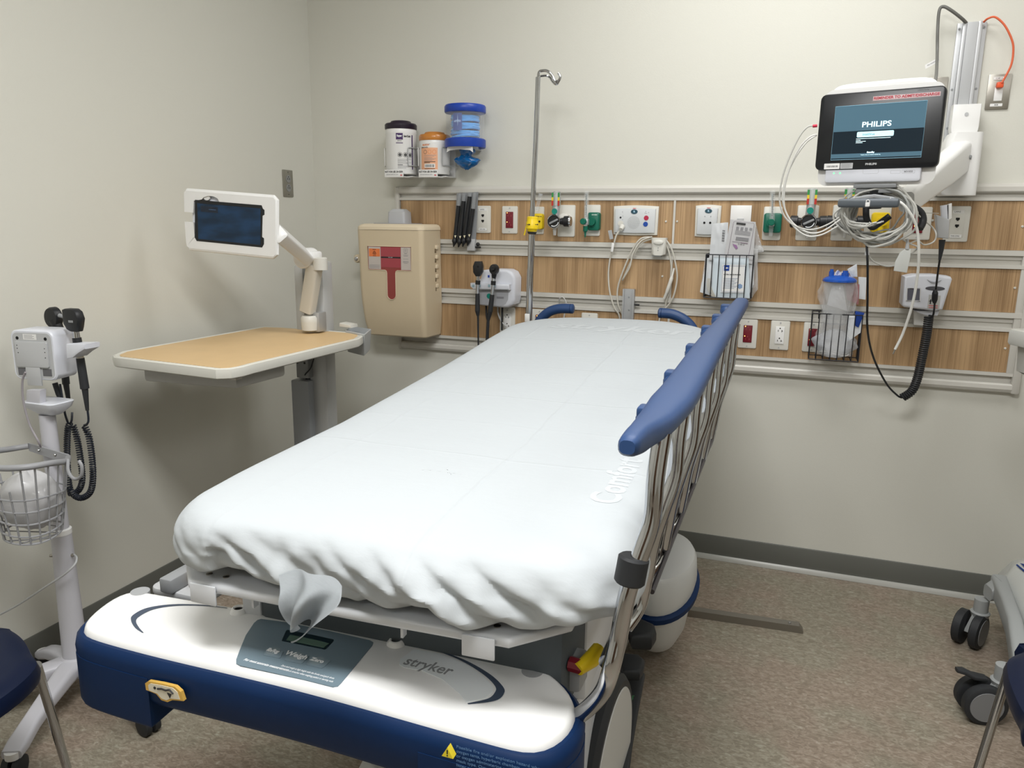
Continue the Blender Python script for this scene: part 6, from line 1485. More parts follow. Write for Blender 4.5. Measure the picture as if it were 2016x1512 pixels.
# side bin
p = G(700, 655, ZB); a = [G(x, y, ZB+.004) for x, y in ((664, 640), (733, 652), (734, 660), (720, 668), (668, 648))]
bx_ = W(716, 655, .66); 
def binsec(z, k): 
    q0, q1, q2, q3_ = G(680, 655, ZB), G(718, 663, ZB), G(731, 652, ZB), G(690, 646, ZB)
    c_ = (q0+q1+q2+q3_)/4
    return [Vector((c_.x+(q.x-c_.x)*k, c_.y+(q.y-c_.y)*k, z)) for q in (q0, q1, q2, q3_)]
m = MB(); m.loft([binsec(.880, .82), binsec(.883, .86), binsec(.962, 1.0), binsec(.964, .94), binsec(.900, .84)], smooth=False); m.build('side_bin', mat('bin_grey', (.50, .52, .53), .4), t)
m = MB(); q = [W(668, 636, .62), W(690, 640, .62), (W(691, 646, .62)), W(668, 643, .62)]; m.prism([(p.x, p.z) for p in q], -.62, -.57, 'y', .002); m.build('bin_flap', M_warmwhite, t)
# arm: clamp, post, lower arm, elbow, upper arm, tablet
D = .70
ta = thing('tablet_mount', 'white jointed arm rising from the overbed table column to the tablet', 'tablet arm', W(612, 650, D))
a = W(610, 640, D)
m = MB(); m.loft([[(a.x+math.cos(k)*w, -D+math.sin(k)*w, z) for k in [2*PI*i/24 for i in range(24)]] for z, w in ((a.z-.022, .018), (a.z-.018, .030), (a.z+.010, .032), (a.z+.028, .032), (a.z+.036, .026))]); m.build('arm_clamp', M_warmwhite, ta)
m = MB(); e = W(628, 640, D-.02); m.box(e.x-.012, e.x+.014, -D+.0, -D+.05, a.z-.024, a.z+.048, .003); m.build('clamp_bracket', M_alu, ta)
J0, J1 = W(605, 612, D), W(620, 520, D+.02)
def barbox(m, a, b, w, h, wr=None):
    d = (b-a).normalized(); sx = d.cross(Vector((0, 1, 0))).normalized(); uy = sx.cross(d)
    def S(p, k=1.): return [p+sx*x+uy*y for x, y in rrect(-w*k, w*k, -h*k, h*k, min(w, h)*k*.4, 3)]
    m.loft([S(a, .8), S(a+d*.004), S(b-d*.004), S(b, .8)])
m = MB(); barbox(m, J0+Vector((0, 0, -.005)), J1, .026, .022); m.build('lower_arm', mat('arm_cream', (.62, .59, .52), .4), ta)
m = MB(); m.tube([Vector((J1.x+.022, J1.y, J1.z-.02)), Vector((J1.x+.022, J1.y, J1.z+.022)), Vector((J1.x+.022, J1.y, J1.z+.025))], [.026, .027, .022], 24); m.build('elbow_post', M_warmwhite, ta)
E0 = W(604, 508, D+.02)
m = MB(); m.tube([E0+Vector((0, -.034, 0)), E0+Vector((0, -.030, 0)), E0+Vector((0, .03, 0))], [.032, .037, .037], 26); m.box(E0.x, E0.x+.052, -D-.045, -D+.005, E0.z-.004, E0.z+.026, .008); m.build('elbow_joint', M_white, ta)
E1 = W(543, 455, 1.02)
m = MB(); barbox(m, E0+Vector((0, 0, .0)), E1, .036, .022); m.build('upper_arm', M_white, ta)
# tablet in its enclosure: plane through three corners
D = 1.05
q0, q1, q3_ = W(362, 375, D), W(540, 389, D-.02), W(371, 488, D)
Rx = (q1-q0).normalized(); Ty = (q0-q3_).normalized(); Nz = Rx.cross(Ty).normalized(); 
if Nz.y > 0: Nz = -Nz
Ty = Nz.cross(Rx).normalized(); 
TWd, THt = (q1-q0).length+.004, (q0-q3_).length-.0
TT = axes(q0+Rx*(TWd/2)-Ty*(THt/2), Rx, Ty, Nz)
tb = thing('tablet', 'tablet with a dark blue screen in a white enclosure on the jointed arm', 'tablet', TT @ Vector((0, -THt/2, 0)))
hw, hh = TWd/2, THt/2
def ux(u): return -hw+2*hw*u
def vy(v): return hh-2*hh*v
# white enclosure with window, side notch and top finger cut-out
outer = [(ux(a), vy(b)) for a, b in ((.0, .03), (.02, 0), (.97, .0), (1.0, .05), (1.0, .96), (.98, 1.0), (.05, 1.0), (.02, .96), (.0, .62), (.075, .62), (.075, .38), (.0, .38))]
sides = [('top', [(0, .03), (.02, 0), (.975, 0), (.985, .01), (.86, .165), (.40, .165), (.375, .09), (.33, .06), (.27, .06), (.22, .09), (.20, .13), (.11, .165)]), ('bottom', [(.10, .80), (.14, .84), (.84, .84), (.86, .80), (1.0, .96), (.985, .995), (.97, 1.0), (.05, 1.0), (.02, .97)]),
         ('left_lower', [(0, .54), (.10, .54), (.11, .80), (.02, .97), (.012, .9)]), ('left_upper', [(0, .03), (.11, .165), (.10, .37), (0, .37)]), ('right', [(.985, .01), (1.0, .04), (1.0, .96), (.86, .80), (.86, .165)])]
m = MB(TT); m.prism([(ux(a), vy(b)) for a, b in ((.06, .03), (.97, .0), (1.0, .04), (1.0, .96), (.98, 1.0), (.06, .98))], -.022, -.012, 'z', .004, 2); back = m.build('enclosure_back', M_offwhite, tb)
for nm, q in sides:
    m = MB(TT); m.prism([(ux(a), vy(b)) for a, b in q], -.014, 0, 'z', .0); m.build('enclosure_front', M_white, tb)
m = MB(TT); m.tube([(ux(a), vy(b), -.010) for a, b in ((.02, .01), (.97, .01), (.99, .04), (.99, .96), (.97, .99), (.04, .99))], .010, 8); m.build('enclosure_edge', M_white, tb)
m = MB(TT); m.prism([(ux(a), vy(b)) for a, b in ((.10, .15), (.88, .15), (.88, .86), (.12, .86))], -.013, -.009, 'z'); m.build('tablet_body', M_black, tb)
m = MB(TT); m.prism([(ux(a), vy(b)) for a, b in ((.125, .145), (.855, .145), (.868, .20), (.885, .22), (.885, .30), (.865, .32), (.86, .68), (.88, .70), (.88, .80), (.86, .86), (.135, .86), (.115, .80))], -.009, .0008, 'z'); bz_ = m.build('tablet_bezel', mat('glossy_black', (.006, .007, .009), .18), tb)
M_ts = mat('tablet_screen', (.010, .034, .085), .12, emit=.22, spec=.4)
nt, N, L, Bs = nodes(M_ts); tc_ = N.new('ShaderNodeTexCoord'); n_ = N.new('ShaderNodeTexNoise'); n_.inputs['Scale'].default_value = 9; mp_ = N.new('ShaderNodeMapping'); mp_.inputs['Scale'].default_value = (1, 1, 3)
cr_ = N.new('ShaderNodeValToRGB'); cr_.color_ramp.elements[0].position = .40; cr_.color_ramp.elements[0].color = (.004, .016, .036, 1); cr_.color_ramp.elements[1].position = .62; cr_.color_ramp.elements[1].color = (.008, .032, .078, 1)
L.new(tc_.outputs['Object'], mp_.inputs[0]); L.new(mp_.outputs[0], n_.inputs['Vector']); L.new(n_.outputs['Fac'], cr_.inputs[0]); L.new(cr_.outputs[0], Bs.inputs['Base Color']); L.new(cr_.outputs[0], Bs.inputs['Emission Color'])
m = MB(TT); m.prism([(ux(a), vy(b)) for a, b in ((.15, .20), (.845, .20), (.845, .82), (.155, .82))], .0008, .0011, 'z'); ds = m.build('tablet_screen', M_ts, bz_)
m = MB(TT); m.prism([(ux(a), vy(b)) for a, b in ((.19, .24), (.38, .24), (.38, .34), (.19, .34))], .0011, .0013, 'z'); m.build('screen_panel', mat('screen_panel_dark', (.004, .010, .022), .2, emit=.3), ds)
m = MB(TT); m.box(ux(.28), ux(.36), vy(.295), vy(.288), .0013, .0014); m.build('screen_text_line', mat('screen_dim_blue', (.05, .10, .18), .3, emit=.3), ds)
m = MB(TT); m.prism([(ux(.245)+.012*math.cos(a), vy(.09)+.009*math.sin(a)) for a in [2*PI*k/18 for k in range(18)]], -.010, -.004, 'z'); m.build('finger_grip', M_white, tb)
m = MB(TT); m.box(-.03, .05, -.03, .03, -.05, -.02, .006); m.build('arm_mount', M_white, tb)

# ------------------------------------------------------------------ vital signs stand, far left
SX, SY = .24, -1.65
M_stand = mat('lilac_white_metal', (.52, .52, .56), .38)
t = thing('instrument_stand', 'pale grey rolling instrument stand with wire basket at the left edge', 'instrument stand', (SX, SY, 0))
def taper(z0, r0, z1, r1, nm, mt_=M_stand): m = MB(); m.tube([(SX, SY, z0), (SX, SY, z1)], [r0, r1], 26); return m.build(nm, mt_, t)
taper(.09, .034, .50, .0265, 'lower_pole'); taper(.50, .0225, .845, .0205, 'upper_pole')
m = MB(); m.lathe([(.0225, .498), (.0278, .498), (.0278, .512), (.0225, .515)], 26, (SX, SY, 0)); m.build('pole_collar', M_white, t)
for dx, dy in ((-.020, -.018), (.026, .004)):
    p = Vector((SX+dx, SY+dy, .435)); n_ = Vector((dx, dy, 0)).normalized(); m = MB(); m.tube([p, p+n_*.008], [.005, .0035], 10); m.build('pole_screw', M_steel, t)
m = MB(); m.lathe([(.055, .070), (.060, .082), (.050, .105), (.040, .118), (.034, .122)], 26, (SX, SY, 0)); m.build('base_hub', M_stand, t)
FEET = []
for deg, L_ in ((-12, .345), (-64, .355), (-116, .345), (60, .33), (168, .19)):
    a = math.radians(deg); d = Vector((math.cos(a), math.sin(a), 0)); s_ = Vector((-d.y, d.x, 0)); secs = []
    for f, w, z, h in ((.02, .034, .100, .030), (.25, .028, .100, .028), (.5, .024, .094, .024), (.75, .023, .084, .022), (.93, .026, .072, .020), (1.02, .024, .066, .014)):
        c = Vector((SX, SY, z))+d*(L_*f); secs.append([c+s_*x+Vector((0, 0, y)) for x, y in rrect(-w, w, -h, h*.6, min(w, h)*.5, 4)])
    m = MB(); m.loft(secs); m.build('base_leg', M_stand, t)
    e = Vector((SX, SY, 0))+d*L_
    m = MB(); m.tube([(e.x, e.y, .052), (e.x, e.y, .070)], .019, 14); cs = m.build('castor_stem', M_white, t)
    for sg in (-1, 1):
        m = MB(); c = e+s_*(sg*.013); m.tube([c+s_*(-.010)+Vector((0, 0, .027)), c+s_*(-.008)+Vector((0, 0, .027)), c+s_*.008+Vector((0, 0, .027)), c+s_*.010+Vector((0, 0, .027))], [.021, .027, .027, .021], 20); m.build('castor_wheel', M_softblack, t)
# top bracket and head unit
m = MB(); m.loft([[(x, y, z) for x, y in rrect(SX-.052+k, SX+.062-k, SY-.035+k, SY+.045-k, .016)] for z, k in ((.848, .022), (.868, .004), (.882, 0), (.884, .002))]); m.build('bracket_tray', M_offwhite, t)
m = MB(); q = [W(65, 765, 1.66), W(92, 765, 1.66), W(91, 800, 1.66), W(64, 798, 1.66)]; m.prism([(p.x, p.z) for p in q], -1.68, -1.66, 'y', .003, 2); m.build('bracket_neck', M_stand, t)
# head: back faces the camera, turned
HA = math.radians(11)
hc = W(66, 699, 1.66); hk_ = .83
HD = axes(Vector((hc.x, -1.66, hc.z)), (hk_*math.cos(HA), hk_*math.sin(HA), 0), (0, 0, hk_), (hk_*math.sin(HA), -hk_*math.cos(HA), 0))
hu = thing('transformer_unit', 'white instrument charging unit seen from behind on top of the rolling stand', 'charging unit', HD @ Vector((0, -.083, -.03)))
m = MB(HD); m.loft([[(x, y, z) for x, y in rrect(-.078+k, .078-k, -.082+k, .080-k, .022)] for z, k in ((-.100, .006), (-.092, 0), (-.004, 0), (.0, .003), (.0, .006))]); m.build('unit_shell', M_offwhite, hu)
m = MB(HD); m.prism(rrect(-.070, .070, -.076, .072, .018), -.002, .0006, 'z'); rp = m.build('rear_panel', M_lgrey, hu)
m = MB(HD); m.prism(rrect(-.060, .056, -.040, .044, .005), 0, .007, 'z', .002, 2, top_only=True); m.build('rear_plate', M_lgrey, hu)
m = MB(HD); m.box(-.030, .022, -.100, -.038, .0, .006, .001); m.build('rear_bracket', M_lgrey, hu)
for x0, x1 in ((-.062, -.036), (.028, .060)): m = MB(HD); m.box(x0, x1, -.068, -.044, .0006, .0012); m.build('socket_recess', mat('recess_dark', (.12, .12, .13), .5), rp)
for x in (-.052, .050): m = MB(HD); m.prism([(x+.0055*math.cos(a), .054+.0055*math.sin(a)) for a in [2*PI*k/14 for k in range(14)]], .0006, .0010, 'z'); m.build('screw_hole', M_dark, rp)
m = MB(HD); m.box(-.030, .018, .050, .068, .0006, .0010); lb = m.build('serial_label', M_white, rp)
m = MB(HD)
for i in range(4): m.box(-.026, .004+.006*(i % 2), .064-.0035*i, .0652-.0035*i, .0010, .0012)
m.build('printed_text', M_gtext, lb)
m = MB(HD)
for x, y in ((-.052, .030), (-.052, .020), (-.050, .006), (.047, .022), (.047, .010), (.047, -.008)): m.box(x, x+.003, y, y+.003, .007, .0073)
each(m, 'small_mark', M_text, hu)
# cradle arm and two instruments
q = [W(139, 676, 1.62), W(176, 676, 1.62), W(176, 686, 1.62), W(163, 694, 1.62), W(152, 703, 1.62), W(140, 705, 1.62)]
m = MB(); m.prism([(p.x, p.z) for p in q], -1.635, -1.585, 'y', .004, 2); m.build('cradle_arm', M_offwhite, hu)
DH = 1.60
op = thing('ophthalmoscope', 'ophthalmoscope with a square black head on the rolling stand', 'ophthalmoscope', W(165, 780, DH))
q = [W(*x, DH) for x in ((128, 609), (133, 607), (148, 608), (155, 614), (160, 628), (158, 645), (156, 653), (145, 652), (138, 648), (131, 636))]
m = MB(); m.prism([(p.x, p.z) for p in q], -DH-.012, -DH+.014, 'y', .004, 2); hd_ = m.build('instrument_head', M_black, op)
p = W(139, 633, DH+.0125); m = MB(); m.box(p.x-.008, p.x+.008, p.y-.0004, p.y+.002, p.z-.003, p.z+.003); m.build('model_plate', M_grey, hd_)
hseg(op, [(149, 651, 151, 667, .0085, .0095, M_chrome, 'neck'), (151, 665, 154, 682, .0115, .0115, M_black, 'collar'), (155, 690, 158, 706, .0095, .0095, M_steel, 'handle_top'), (158, 705, 167, 765, .0105, .0115, M_softblack, 'handle_grip'), (167, 764, 172, 808, .0085, .0045, M_softblack, 'strain_relief')], DH)
DO = 1.53
ot = thing('otoscope', 'otoscope with a round black head behind the charging unit on the stand', 'otoscope', W(135, 760, DO))
m = MB(); p = W(106, 625, DO); m.loft([[(p.x+math.cos(a)*.026*w, y, p.z+math.sin(a)*.030*w) for a in [2*PI*k/24 for k in range(24)]] for y, w in ((-DO+.012, .8), (-DO+.008, 1), (-DO-.006, 1), (-DO-.012, .9), (-DO-.013, .5))]); hd_ = m.build('instrument_head', M_black, ot)
m = MB(); m.tube([W(108, 630, DO), W(117, 650, DO), W(125, 700, DO)], [.016, .013, .009], 14); m.build('throat', M_black, hd_)
m = MB(); m.tube([W(117, 621, DO+.01), W(127, 624, DO+.01)], [.006, .005], 12); m.build('lamp_cap', M_grey, hd_)
hseg(ot, [(125, 700, 130, 756, .010, .010, M_softblack, 'handle_grip'), (130, 756, 136, 795, .008, .005, M_softblack, 'strain_relief')], DO)
# coiled cords
M_cord = mat('cord_blue_black', (.012, .016, .026), .5)
def stand_cord(th, pre, pts, post, D):
    path = catmull([W(x, y, D) for x, y in pts], 8); L_ = sum((b-a).length for a, b in zip(path, path[1:]))
    m = MB(); m.tube(coil(path, .0072, .0022, int(L_/.0068), per=10), .0023, 5); m.build('coiled_section', M_cord, th)
    for q in (pre, post):
        if q: mm = MB(); mm.tube(catmull([W(*p) for p in q], 5), .003, 7); mm.build('cord_end', M_cord, th)
stand_cord(op, [(172, 806, DH), (174, 825, DH), (172, 834, DH), (166, 837, DH-.02)], [(166, 838), (175, 860), (181, 900), (183, 940), (178, 968), (162, 980), (146, 975), (136, 955), (132, 900), (133, 850), (137, 834)], [(137, 834, DH-.02), (141, 828, DH-.02), (142, 812, DH-.03)], DH-.02)
stand_cord(ot, [(118, 756, DH), (122, 780, DH), (128, 815, DH), (134, 833, DH-.01)], [(144, 838), (152, 865), (158, 900), (162, 940), (157, 962), (146, 972)], [(146, 972, DH-.05), (136, 975, DH-.05), (133, 960, DH-.05)], DH-.05)
m = MB(); m.tube([W(108, 754, DH), W(115, 775, DH), W(122, 793, DH)], [.0075, .0075, .0055], 10); m.build('cord_strain_relief', M_softblack, hu)
t2 = cable('grey_cord', [W(50, 733, 1.70), W(44, 752, 1.70), (W(46, 790, 1.70)), W(58, 835, 1.70), W(75, 868, 1.70), W(80, 880, 1.69)], .0028, mat('mauve_cord', (.30, .28, .30), .5), None); tag(t2, 'thin grey cord running from the charging unit down to the basket', 'cord')
t2 = cable('black_strap', [W(82, 808, 1.63), W(86, 840, 1.63), W(88, 880, 1.63), W(92, 940, 1.64)], .0035, M_cord, None); tag(t2, 'black cord hanging behind the pole above the basket', 'cord')
t2 = cable('power_cable', [W(0, 1210, 1.72), W(40, 1188, 1.72), W(90, 1155, 1.715), W(118, 1137, 1.70), W(135, 1124, 1.69), W(148, 1110, 1.675), W(151, 1098, 1.66), W(146, 1092, 1.65)], .0028, M_lgrey, None); tag(t2, 'thin white cord slung from the stand pole toward the left', 'cord')
t2 = cable('white_cable', [G(0, 1365, .01), G(30, 1358, .01), G(60, 1352, .01), G(80, 1347, .01)], .004, M_white, None); tag(t2, 'white cable lying on the floor behind the left chair', 'cable')
t2 = cable('white_cable', [G(0, 1385, .01), G(25, 1380, .01), G(48, 1370, .01), G(62, 1356, .01)], .004, M_white, None); tag(t2, 'pale cable end curving on the floor beside the stand base', 'cable')
# basket of the stand
M_bwire = mat('basket_grey', (.30, .305, .32), .4)
bk = thing('stand_basket', 'grey wire basket mounted on the rolling stand', 'basket', W(70, 1030, 1.72))
def bp(x, y, D): return W(x, y, D)
rimz = W(60, 900, 1.72).z
R0 = [W(56, 878, 1.685), W(134, 901, 1.672)]           # rear plate ends
R1 = [W(133, 910, 1.80), W(-10, 921, 1.90), W(-70, 905, 1.80)]
rim = [R0[0], W(20, 884, 1.72), W(-30, 892, 1.80), W(-40, 908, 1.87), W(-5, 921, 1.885), W(50, 920, 1.86), W(100, 912, 1.80), W(130, 908, 1.73), R0[1]]
m = MB(); m.tube(catmull(rim, 6), .0080, 10); m.build('basket_rim', M_bwire, bk)
m = MB(); a, b_ = R0; q = [a+Vector((0, 0, .008)), b_+Vector((0, 0, .008)), b_+Vector((0, 0, -.020)), a+Vector((0, 0, -.014))]; m.loft([q, [p+Vector((.001, .004, 0)) for p in q]], smooth=False); m.build('rear_plate', M_bwire, bk)
for px, py in ((76, 887), (108, 896)): p = W(px, py, 1.70); m = MB(); m.ball((p.x, p.y, p.z), .0048, 10); m.build('plate_bolt', M_chrome, bk)
bc = Vector((SX-.06, SY-.13, 0))
zb_ = .565
def bpt(u, f):          # u around, f 0 rim .. 1 bottom
    p = catmull(rim, 6); n = len(p)-1; k = min(n-1, int(u*n)); q = p[k].lerp(p[k+1], u*n-k)
    c = Vector((sum(v.x for v in rim)/len(rim), sum(v.y for v in rim)/len(rim), 0))
    z = q.z+(zb_-q.z)*f; k_ = 1-.30*f
    return Vector((c.x+(q.x-c.x)*k_, c.y+(q.y-c.y)*k_, z))
for f in (.42, .58, .74, .9, 1.0): m = MB(); m.tube([bpt(u/40, f) for u in range(41)], .0026, 6, closed=True); m.build('basket_wire', M_bwire, bk)
for k in range(1, 15): m = MB(); m.tube([bpt(k/15, .0 if k > 8 else .3), bpt(k/15, .9), bpt(k/15, 1.0)], .0024, 6); m.build('basket_wire', M_bwire, bk)
for k in (3, 6, 9, 12, 15, 18): m = MB(); m.tube([bpt(k/22, 1.0), bpt((22-k*.6)/22, 1.0)], .0018, 6); m.build('basket_wire', M_bwire, bk)
m = MB(); m.tube(catmull([W(134, 905, 1.74), W(134, 925, 1.76), W(140, 938, 1.77), W(150, 943, 1.77), (W(160, 936, 1.77)), W(161, 918, 1.77), W(155, 907, 1.77)], 5), .0042, 9); m.build('basket_hook', M_bwire, bk)
# rolled white cuff in basket
c = bpt(.5, .5); c0 = Vector((sum(v.x for v in rim)/len(rim), sum(v.y for v in rim)/len(rim), 0))
def roll(u, v):
    a = u*2*PI; b = v*PI; k = 1+.12*nz(math.cos(a)*2+3, math.sin(a)*2, v*4)
    return Vector((c0.x+.005+math.cos(a)*math.sin(b)*.078*k, c0.y+.0+math.sin(a)*math.sin(b)*.066*k, .655-math.cos(b)*.078*k))
m = MB(); m.grid(roll, 32, 18, True); tag(m.build('bagged_cuff', mat('cuff_white', (.50, .50, .51), .4, coat=.3, bump=.6, bscale=30)), 'white bagged cuff bundle lying in the wire basket of the stand', 'cuff bundle')

# ------------------------------------------------------------------ left chair
def chair(name, label, corner, ang, seat_z, legs, sgn=1):
    t = thing(name, label, 'chair', (corner.x, corner.y, 0), ang)
    T = axes((corner.x, corner.y, 0), (math.cos(ang), math.sin(ang), 0), (-math.sin(ang), math.cos(ang), 0), (0, 0, 1))
    return t, T
M_seat = mat('navy_vinyl', (.003, .008, .030), .42, spec=.3)
sp = G(66, 1262, .46)
t = thing('side_chair', 'navy vinyl chair with chrome legs at the lower left edge', 'chair', (sp.x-.26, sp.y-.2, 0))
corner = [G(x, y, .455) for x, y in ((0, 1229), (25, 1236), (48, 1254), (62, 1280), (71, 1310))]
fr = Vector((sp.x-.02, sp.y-.10, 0))
# seat: rounded pad, its far right corner towards the stand
back_l = corner[0]; outp = [(-.9, 0)]
far = [(p.x, p.y) for p in corner]
ext = [(far[-1][0]+.035, far[-1][1]-.12), (far[-1][0]+.03, far[-1][1]-.34), (far[-1][0]-.05, far[-1][1]-.40), (far[0][0]-.16, far[0][1]-.36), (far[0][0]-.20, far[0][1]-.05)]
pl_ = far+ext
pl_ = [(p.x, p.y) for p in catmull([(*p, 0) for p in pl_], 5, True)]
ar_ = sum(pl_[i-1][0]*pl_[i][1]-pl_[i][0]*pl_[i-1][1] for i in range(len(pl_)))
if ar_ < 0: pl_ = pl_[::-1]
def co(d, z): return [(x, y, z) for x, y in off(pl_, d)]
m = MB(); m.loft([co(-.012, .405), co(0, .412), co(.003, .430), co(-.003, .448), co(-.016, .456), co(-.04, .459)]); m.build('seat', M_seat, t)
m = MB(); m.tube([G(72, 1310, .42), G(92, 1375, .28), G(132, 1512, .02)], .0105, 12); m.build('leg', M_chrome, t)
for dx, dy in ((-.14, -.38), (.04, -.36), (-.20, .0)):
    a = Vector((corner[-1].x+dx, corner[-1].y+dy, .42)); m = MB(); m.tube([a, a+Vector((-.02, -.02, -.41))], .0105, 12); m.build('leg', M_chrome, t)
m = MB(); m.box(corner[0].x-.20, corner[-1].x, corner[-1].y-.50, corner[-1].y-.45, .62, .90, .02); m.build('backrest', M_seat, t)
m = MB(); m.tube([(corner[0].x-.15, corner[-1].y-.43, .42), (corner[0].x-.15, corner[-1].y-.47, .75)], .0105, 10); m.tube([(corner[-1].x-.03, corner[-1].y-.40, .42), (corner[-1].x-.03, corner[-1].y-.47, .75)], .0105, 10); each(m, 'back_post', M_chrome, t)

# ------------------------------------------------------------------ right chair
cr = [G(x, y, .455) for x, y in ((2040, 1262), (2016, 1276), (1990, 1287), (1981, 1300), (1984, 1330), (2000, 1372), (2016, 1402), (2034, 1440))]
t = thing('side_chair', 'navy vinyl chair with a slim chrome leg at the right edge', 'chair', (cr[3].x+.2, cr[3].y, 0))
far = [(p.x, p.y) for p in cr]; pl_ = far+[(far[-1][0]+.12, far[-1][1]-.04), (far[0][0]+.40, far[-1][1]+.05), (far[0][0]+.42, far[0][1]+.0)]
pl_ = [(p.x, p.y) for p in catmull([(*p, 0) for p in pl_], 4, True)]
ar_ = sum(pl_[i-1][0]*pl_[i][1]-pl_[i][0]*pl_[i-1][1] for i in range(len(pl_)))
if ar_ < 0: pl_ = pl_[::-1]
m = MB(); m.loft([co(-.012, .405), co(0, .412), co(.003, .430), co(-.003, .448), co(-.016, .456), co(-.03, .459)]); m.build('seat', M_seat, t)
a = G(1990, 1308, .43); b_ = G(1926, 1512, .22); m = MB(); m.tube([a, b_, b_+(b_-a).normalized()*.19], .0095, 12); m.build('leg', mat('bronze_chrome', (.42, .40, .38), .25, metal=1.), t)
for dx, dy in ((.30, .02), (.32, -.28), (.10, -.30)):
    q_ = Vector((cr[3].x+dx, cr[3].y+dy, .42)); m = MB(); m.tube([q_, q_+Vector((.02, 0, -.41))], .0095, 12); m.build('leg', mat('bronze_chrome', (.42, .40, .38), .25, metal=1.), t)

# ------------------------------------------------------------------ ultrasound cart at the right edge
t = thing('ultrasound_cart', 'white medical cart with a blue stripe and grey castors at the right edge', 'medical cart', (2.98, -.55, 0))
M_cfr = mat('cart_frame_grey', (.33, .345, .345), .4); M_cb = mat('cart_white', (.62, .64, .62), .18, coat=.4)
C1 = G(1905, 1268, 0); C2 = G(1925, 1412, 0)
zt_ = .215
p = [G(1891, 1140, zt_), G(1905, 1126, zt_), G(1965, 1124, zt_), G(1975, 1135, zt_)]
# bracket frame: arch from rear castor across and down to front castor
A = Vector((C1.x+.035, C1.y, .195)); Bp = Vector((2.845, C1.y+.01, .215)); Cp = Vector((2.830, -.62, .200)); Dp = Vector((C2.x+.09, C2.y+.01, .165))
def fsec(c, d, w, h): d = d.normalized(); s_ = Vector((-d.y, d.x, 0)).normalized(); return [c+s_*x+Vector((0, 0, z)) for x, z in rrect(-w, w, -h, h, .012, 3)]
m = MB(); m.loft([fsec(A, Bp-A, .026, .022), fsec(A.lerp(Bp, .5), Bp-A, .028, .028), fsec(Bp+Vector((-.012, 0, 0)), Bp-A, .030, .032)]); m.loft([fsec(Bp+Vector((0, .03, 0)), Cp-Bp, .024, .032), fsec(Bp.lerp(Cp, .5), Cp-Bp, .020, .034), fsec(Cp, Cp-Bp, .020, .034), fsec(Dp, Dp-Cp, .024, .030), fsec(Dp+Vector((-.03, -.05, -.01)), Dp-Cp, .022, .02)]); m.build('base_frame', M_cfr, t)
m = MB(); secs = []
for y, k in ((-.90, .6), (-.85, .9), (-.60, 1), (-.35, 1), (-.27, .9), (-.24, .6)):
    secs.append([(2.858+(.34)*a*1.0, y, .13+.19*k*b) for a, b in ((0, 0), (0, .55), (.10, .85), (.3, 1.0), (.7, 1.05), (1, 1.0), (1.05, .5), (1, 0))])
m.loft(secs); m.build('cart_body', M_cb, t)
def onbody(a, y):     # point on the sloping left shoulder
    pr = [(0, .0), (0, .55), (.10, .85), (.3, 1.0), (.7, 1.05)]
    i = a*(len(pr)-1); j = min(len(pr)-2, int(i)); f = i-j
    return Vector((2.858+.34*(pr[j][0]*(1-f)+pr[j+1][0]*f)-.003, y, .13+.19*(pr[j][1]*(1-f)+pr[j+1][1]*f)+.004))
m = MB(); m.grid(lambda u, v: onbody(.52+.28*u+.12*v-.1*u*u, -.34-.46*u-.045*v*(1) ), 16, 3, thick=.001); m.build('blue_stripe', mat('stripe_blue', (.01, .07, .36), .3), t)
m = MB(); m.grid(lambda u, v: onbody(.47+.28*u+.02*v-.1*u*u, -.34-.46*u), 16, 3, thick=.001); m.build('thin_stripe', mat('stripe_blue', (.01, .07, .36), .3), t)
def castor(c, ang, brake, stem):
    d = Vector((math.cos(ang), math.sin(ang), 0)); s_ = Vector((-d.y, d.x, 0)); r = .058; parts = []
    m = MB(); m.tube([c+Vector((0, 0, .115))+stem, c+Vector((0, 0, .165))+stem], .022, 20); m.build('castor_stem', M_cfr, t)
    m = MB(); m.tube([c+Vector((0, 0, .100))+stem, c+Vector((0, 0, .118))+stem, c+Vector((0, 0, .122))+stem], [.024, .030, .026], 20); m.loft([[c+stem*f+s_*x+Vector((0, 0, z))+d*y for x, y in ((-.016, -.022), (.016, -.022), (.016, .022), (-.016, .022))] for z, f in ((.11, 1), (.05, .2))]); hs = m.build('castor_fork', M_cfr, t)
    for sg in (-1, 1):
        o = c+s_*(sg*.026)+Vector((0, 0, r)); w = MB()
        w.tube([o-s_*.015, o-s_*.011, o+s_*.011, o+s_*.015], [r*.88, r, r, r*.88], 34); wl_ = w.build('castor_tyre', M_softblack, t)
        w = MB(); w.tube([o+s_*(sg*.010), o+s_*(sg*.0165)], [r*.80, r*.76], 32); w.build('wheel_disc', mat('disc_grey', (.20, .205, .21), .45), wl_)
    if brake:
        w = MB(); a0 = c+Vector((0, 0, .125)); w.loft([[a0+d*x+s_*y+Vector((0, 0, z+zz)) for y, zz in rrect(-wd_, wd_, -.005, .006, .004, 2)] for x, wd_, z in ((.005, .014, .0), (-.03, .018, .004), (-.055, .016, .016), (-.075, .010, .018))]); w.build('brake_pedal', M_softblack, t)
castor(C1+Vector((.0, .0, 0)), math.radians(60), False, Vector((.025, .01, 0)))
castor(C2+Vector((.0, .0, 0)), math.radians(12), True, Vector((.05, .02, 0)))
castor(Vector((3.25, C1.y, 0)), math.radians(60), False, Vector((.02, 0, 0))); castor(Vector((3.25, C2.y, 0)), math.radians(30), False, Vector((.02, 0, 0)))
m = MB(); m.box(2.98, 3.16, -.66, -.44, .30, .93, .03); m.build('cart_column', M_cb, t)
q = [G(x, y, .965) for x, y in ((1990, 644), (1997, 641), (2030, 640), (2060, 700), (2016, 672), (1994, 650))]
E0_ = W(1991, 648, .60)
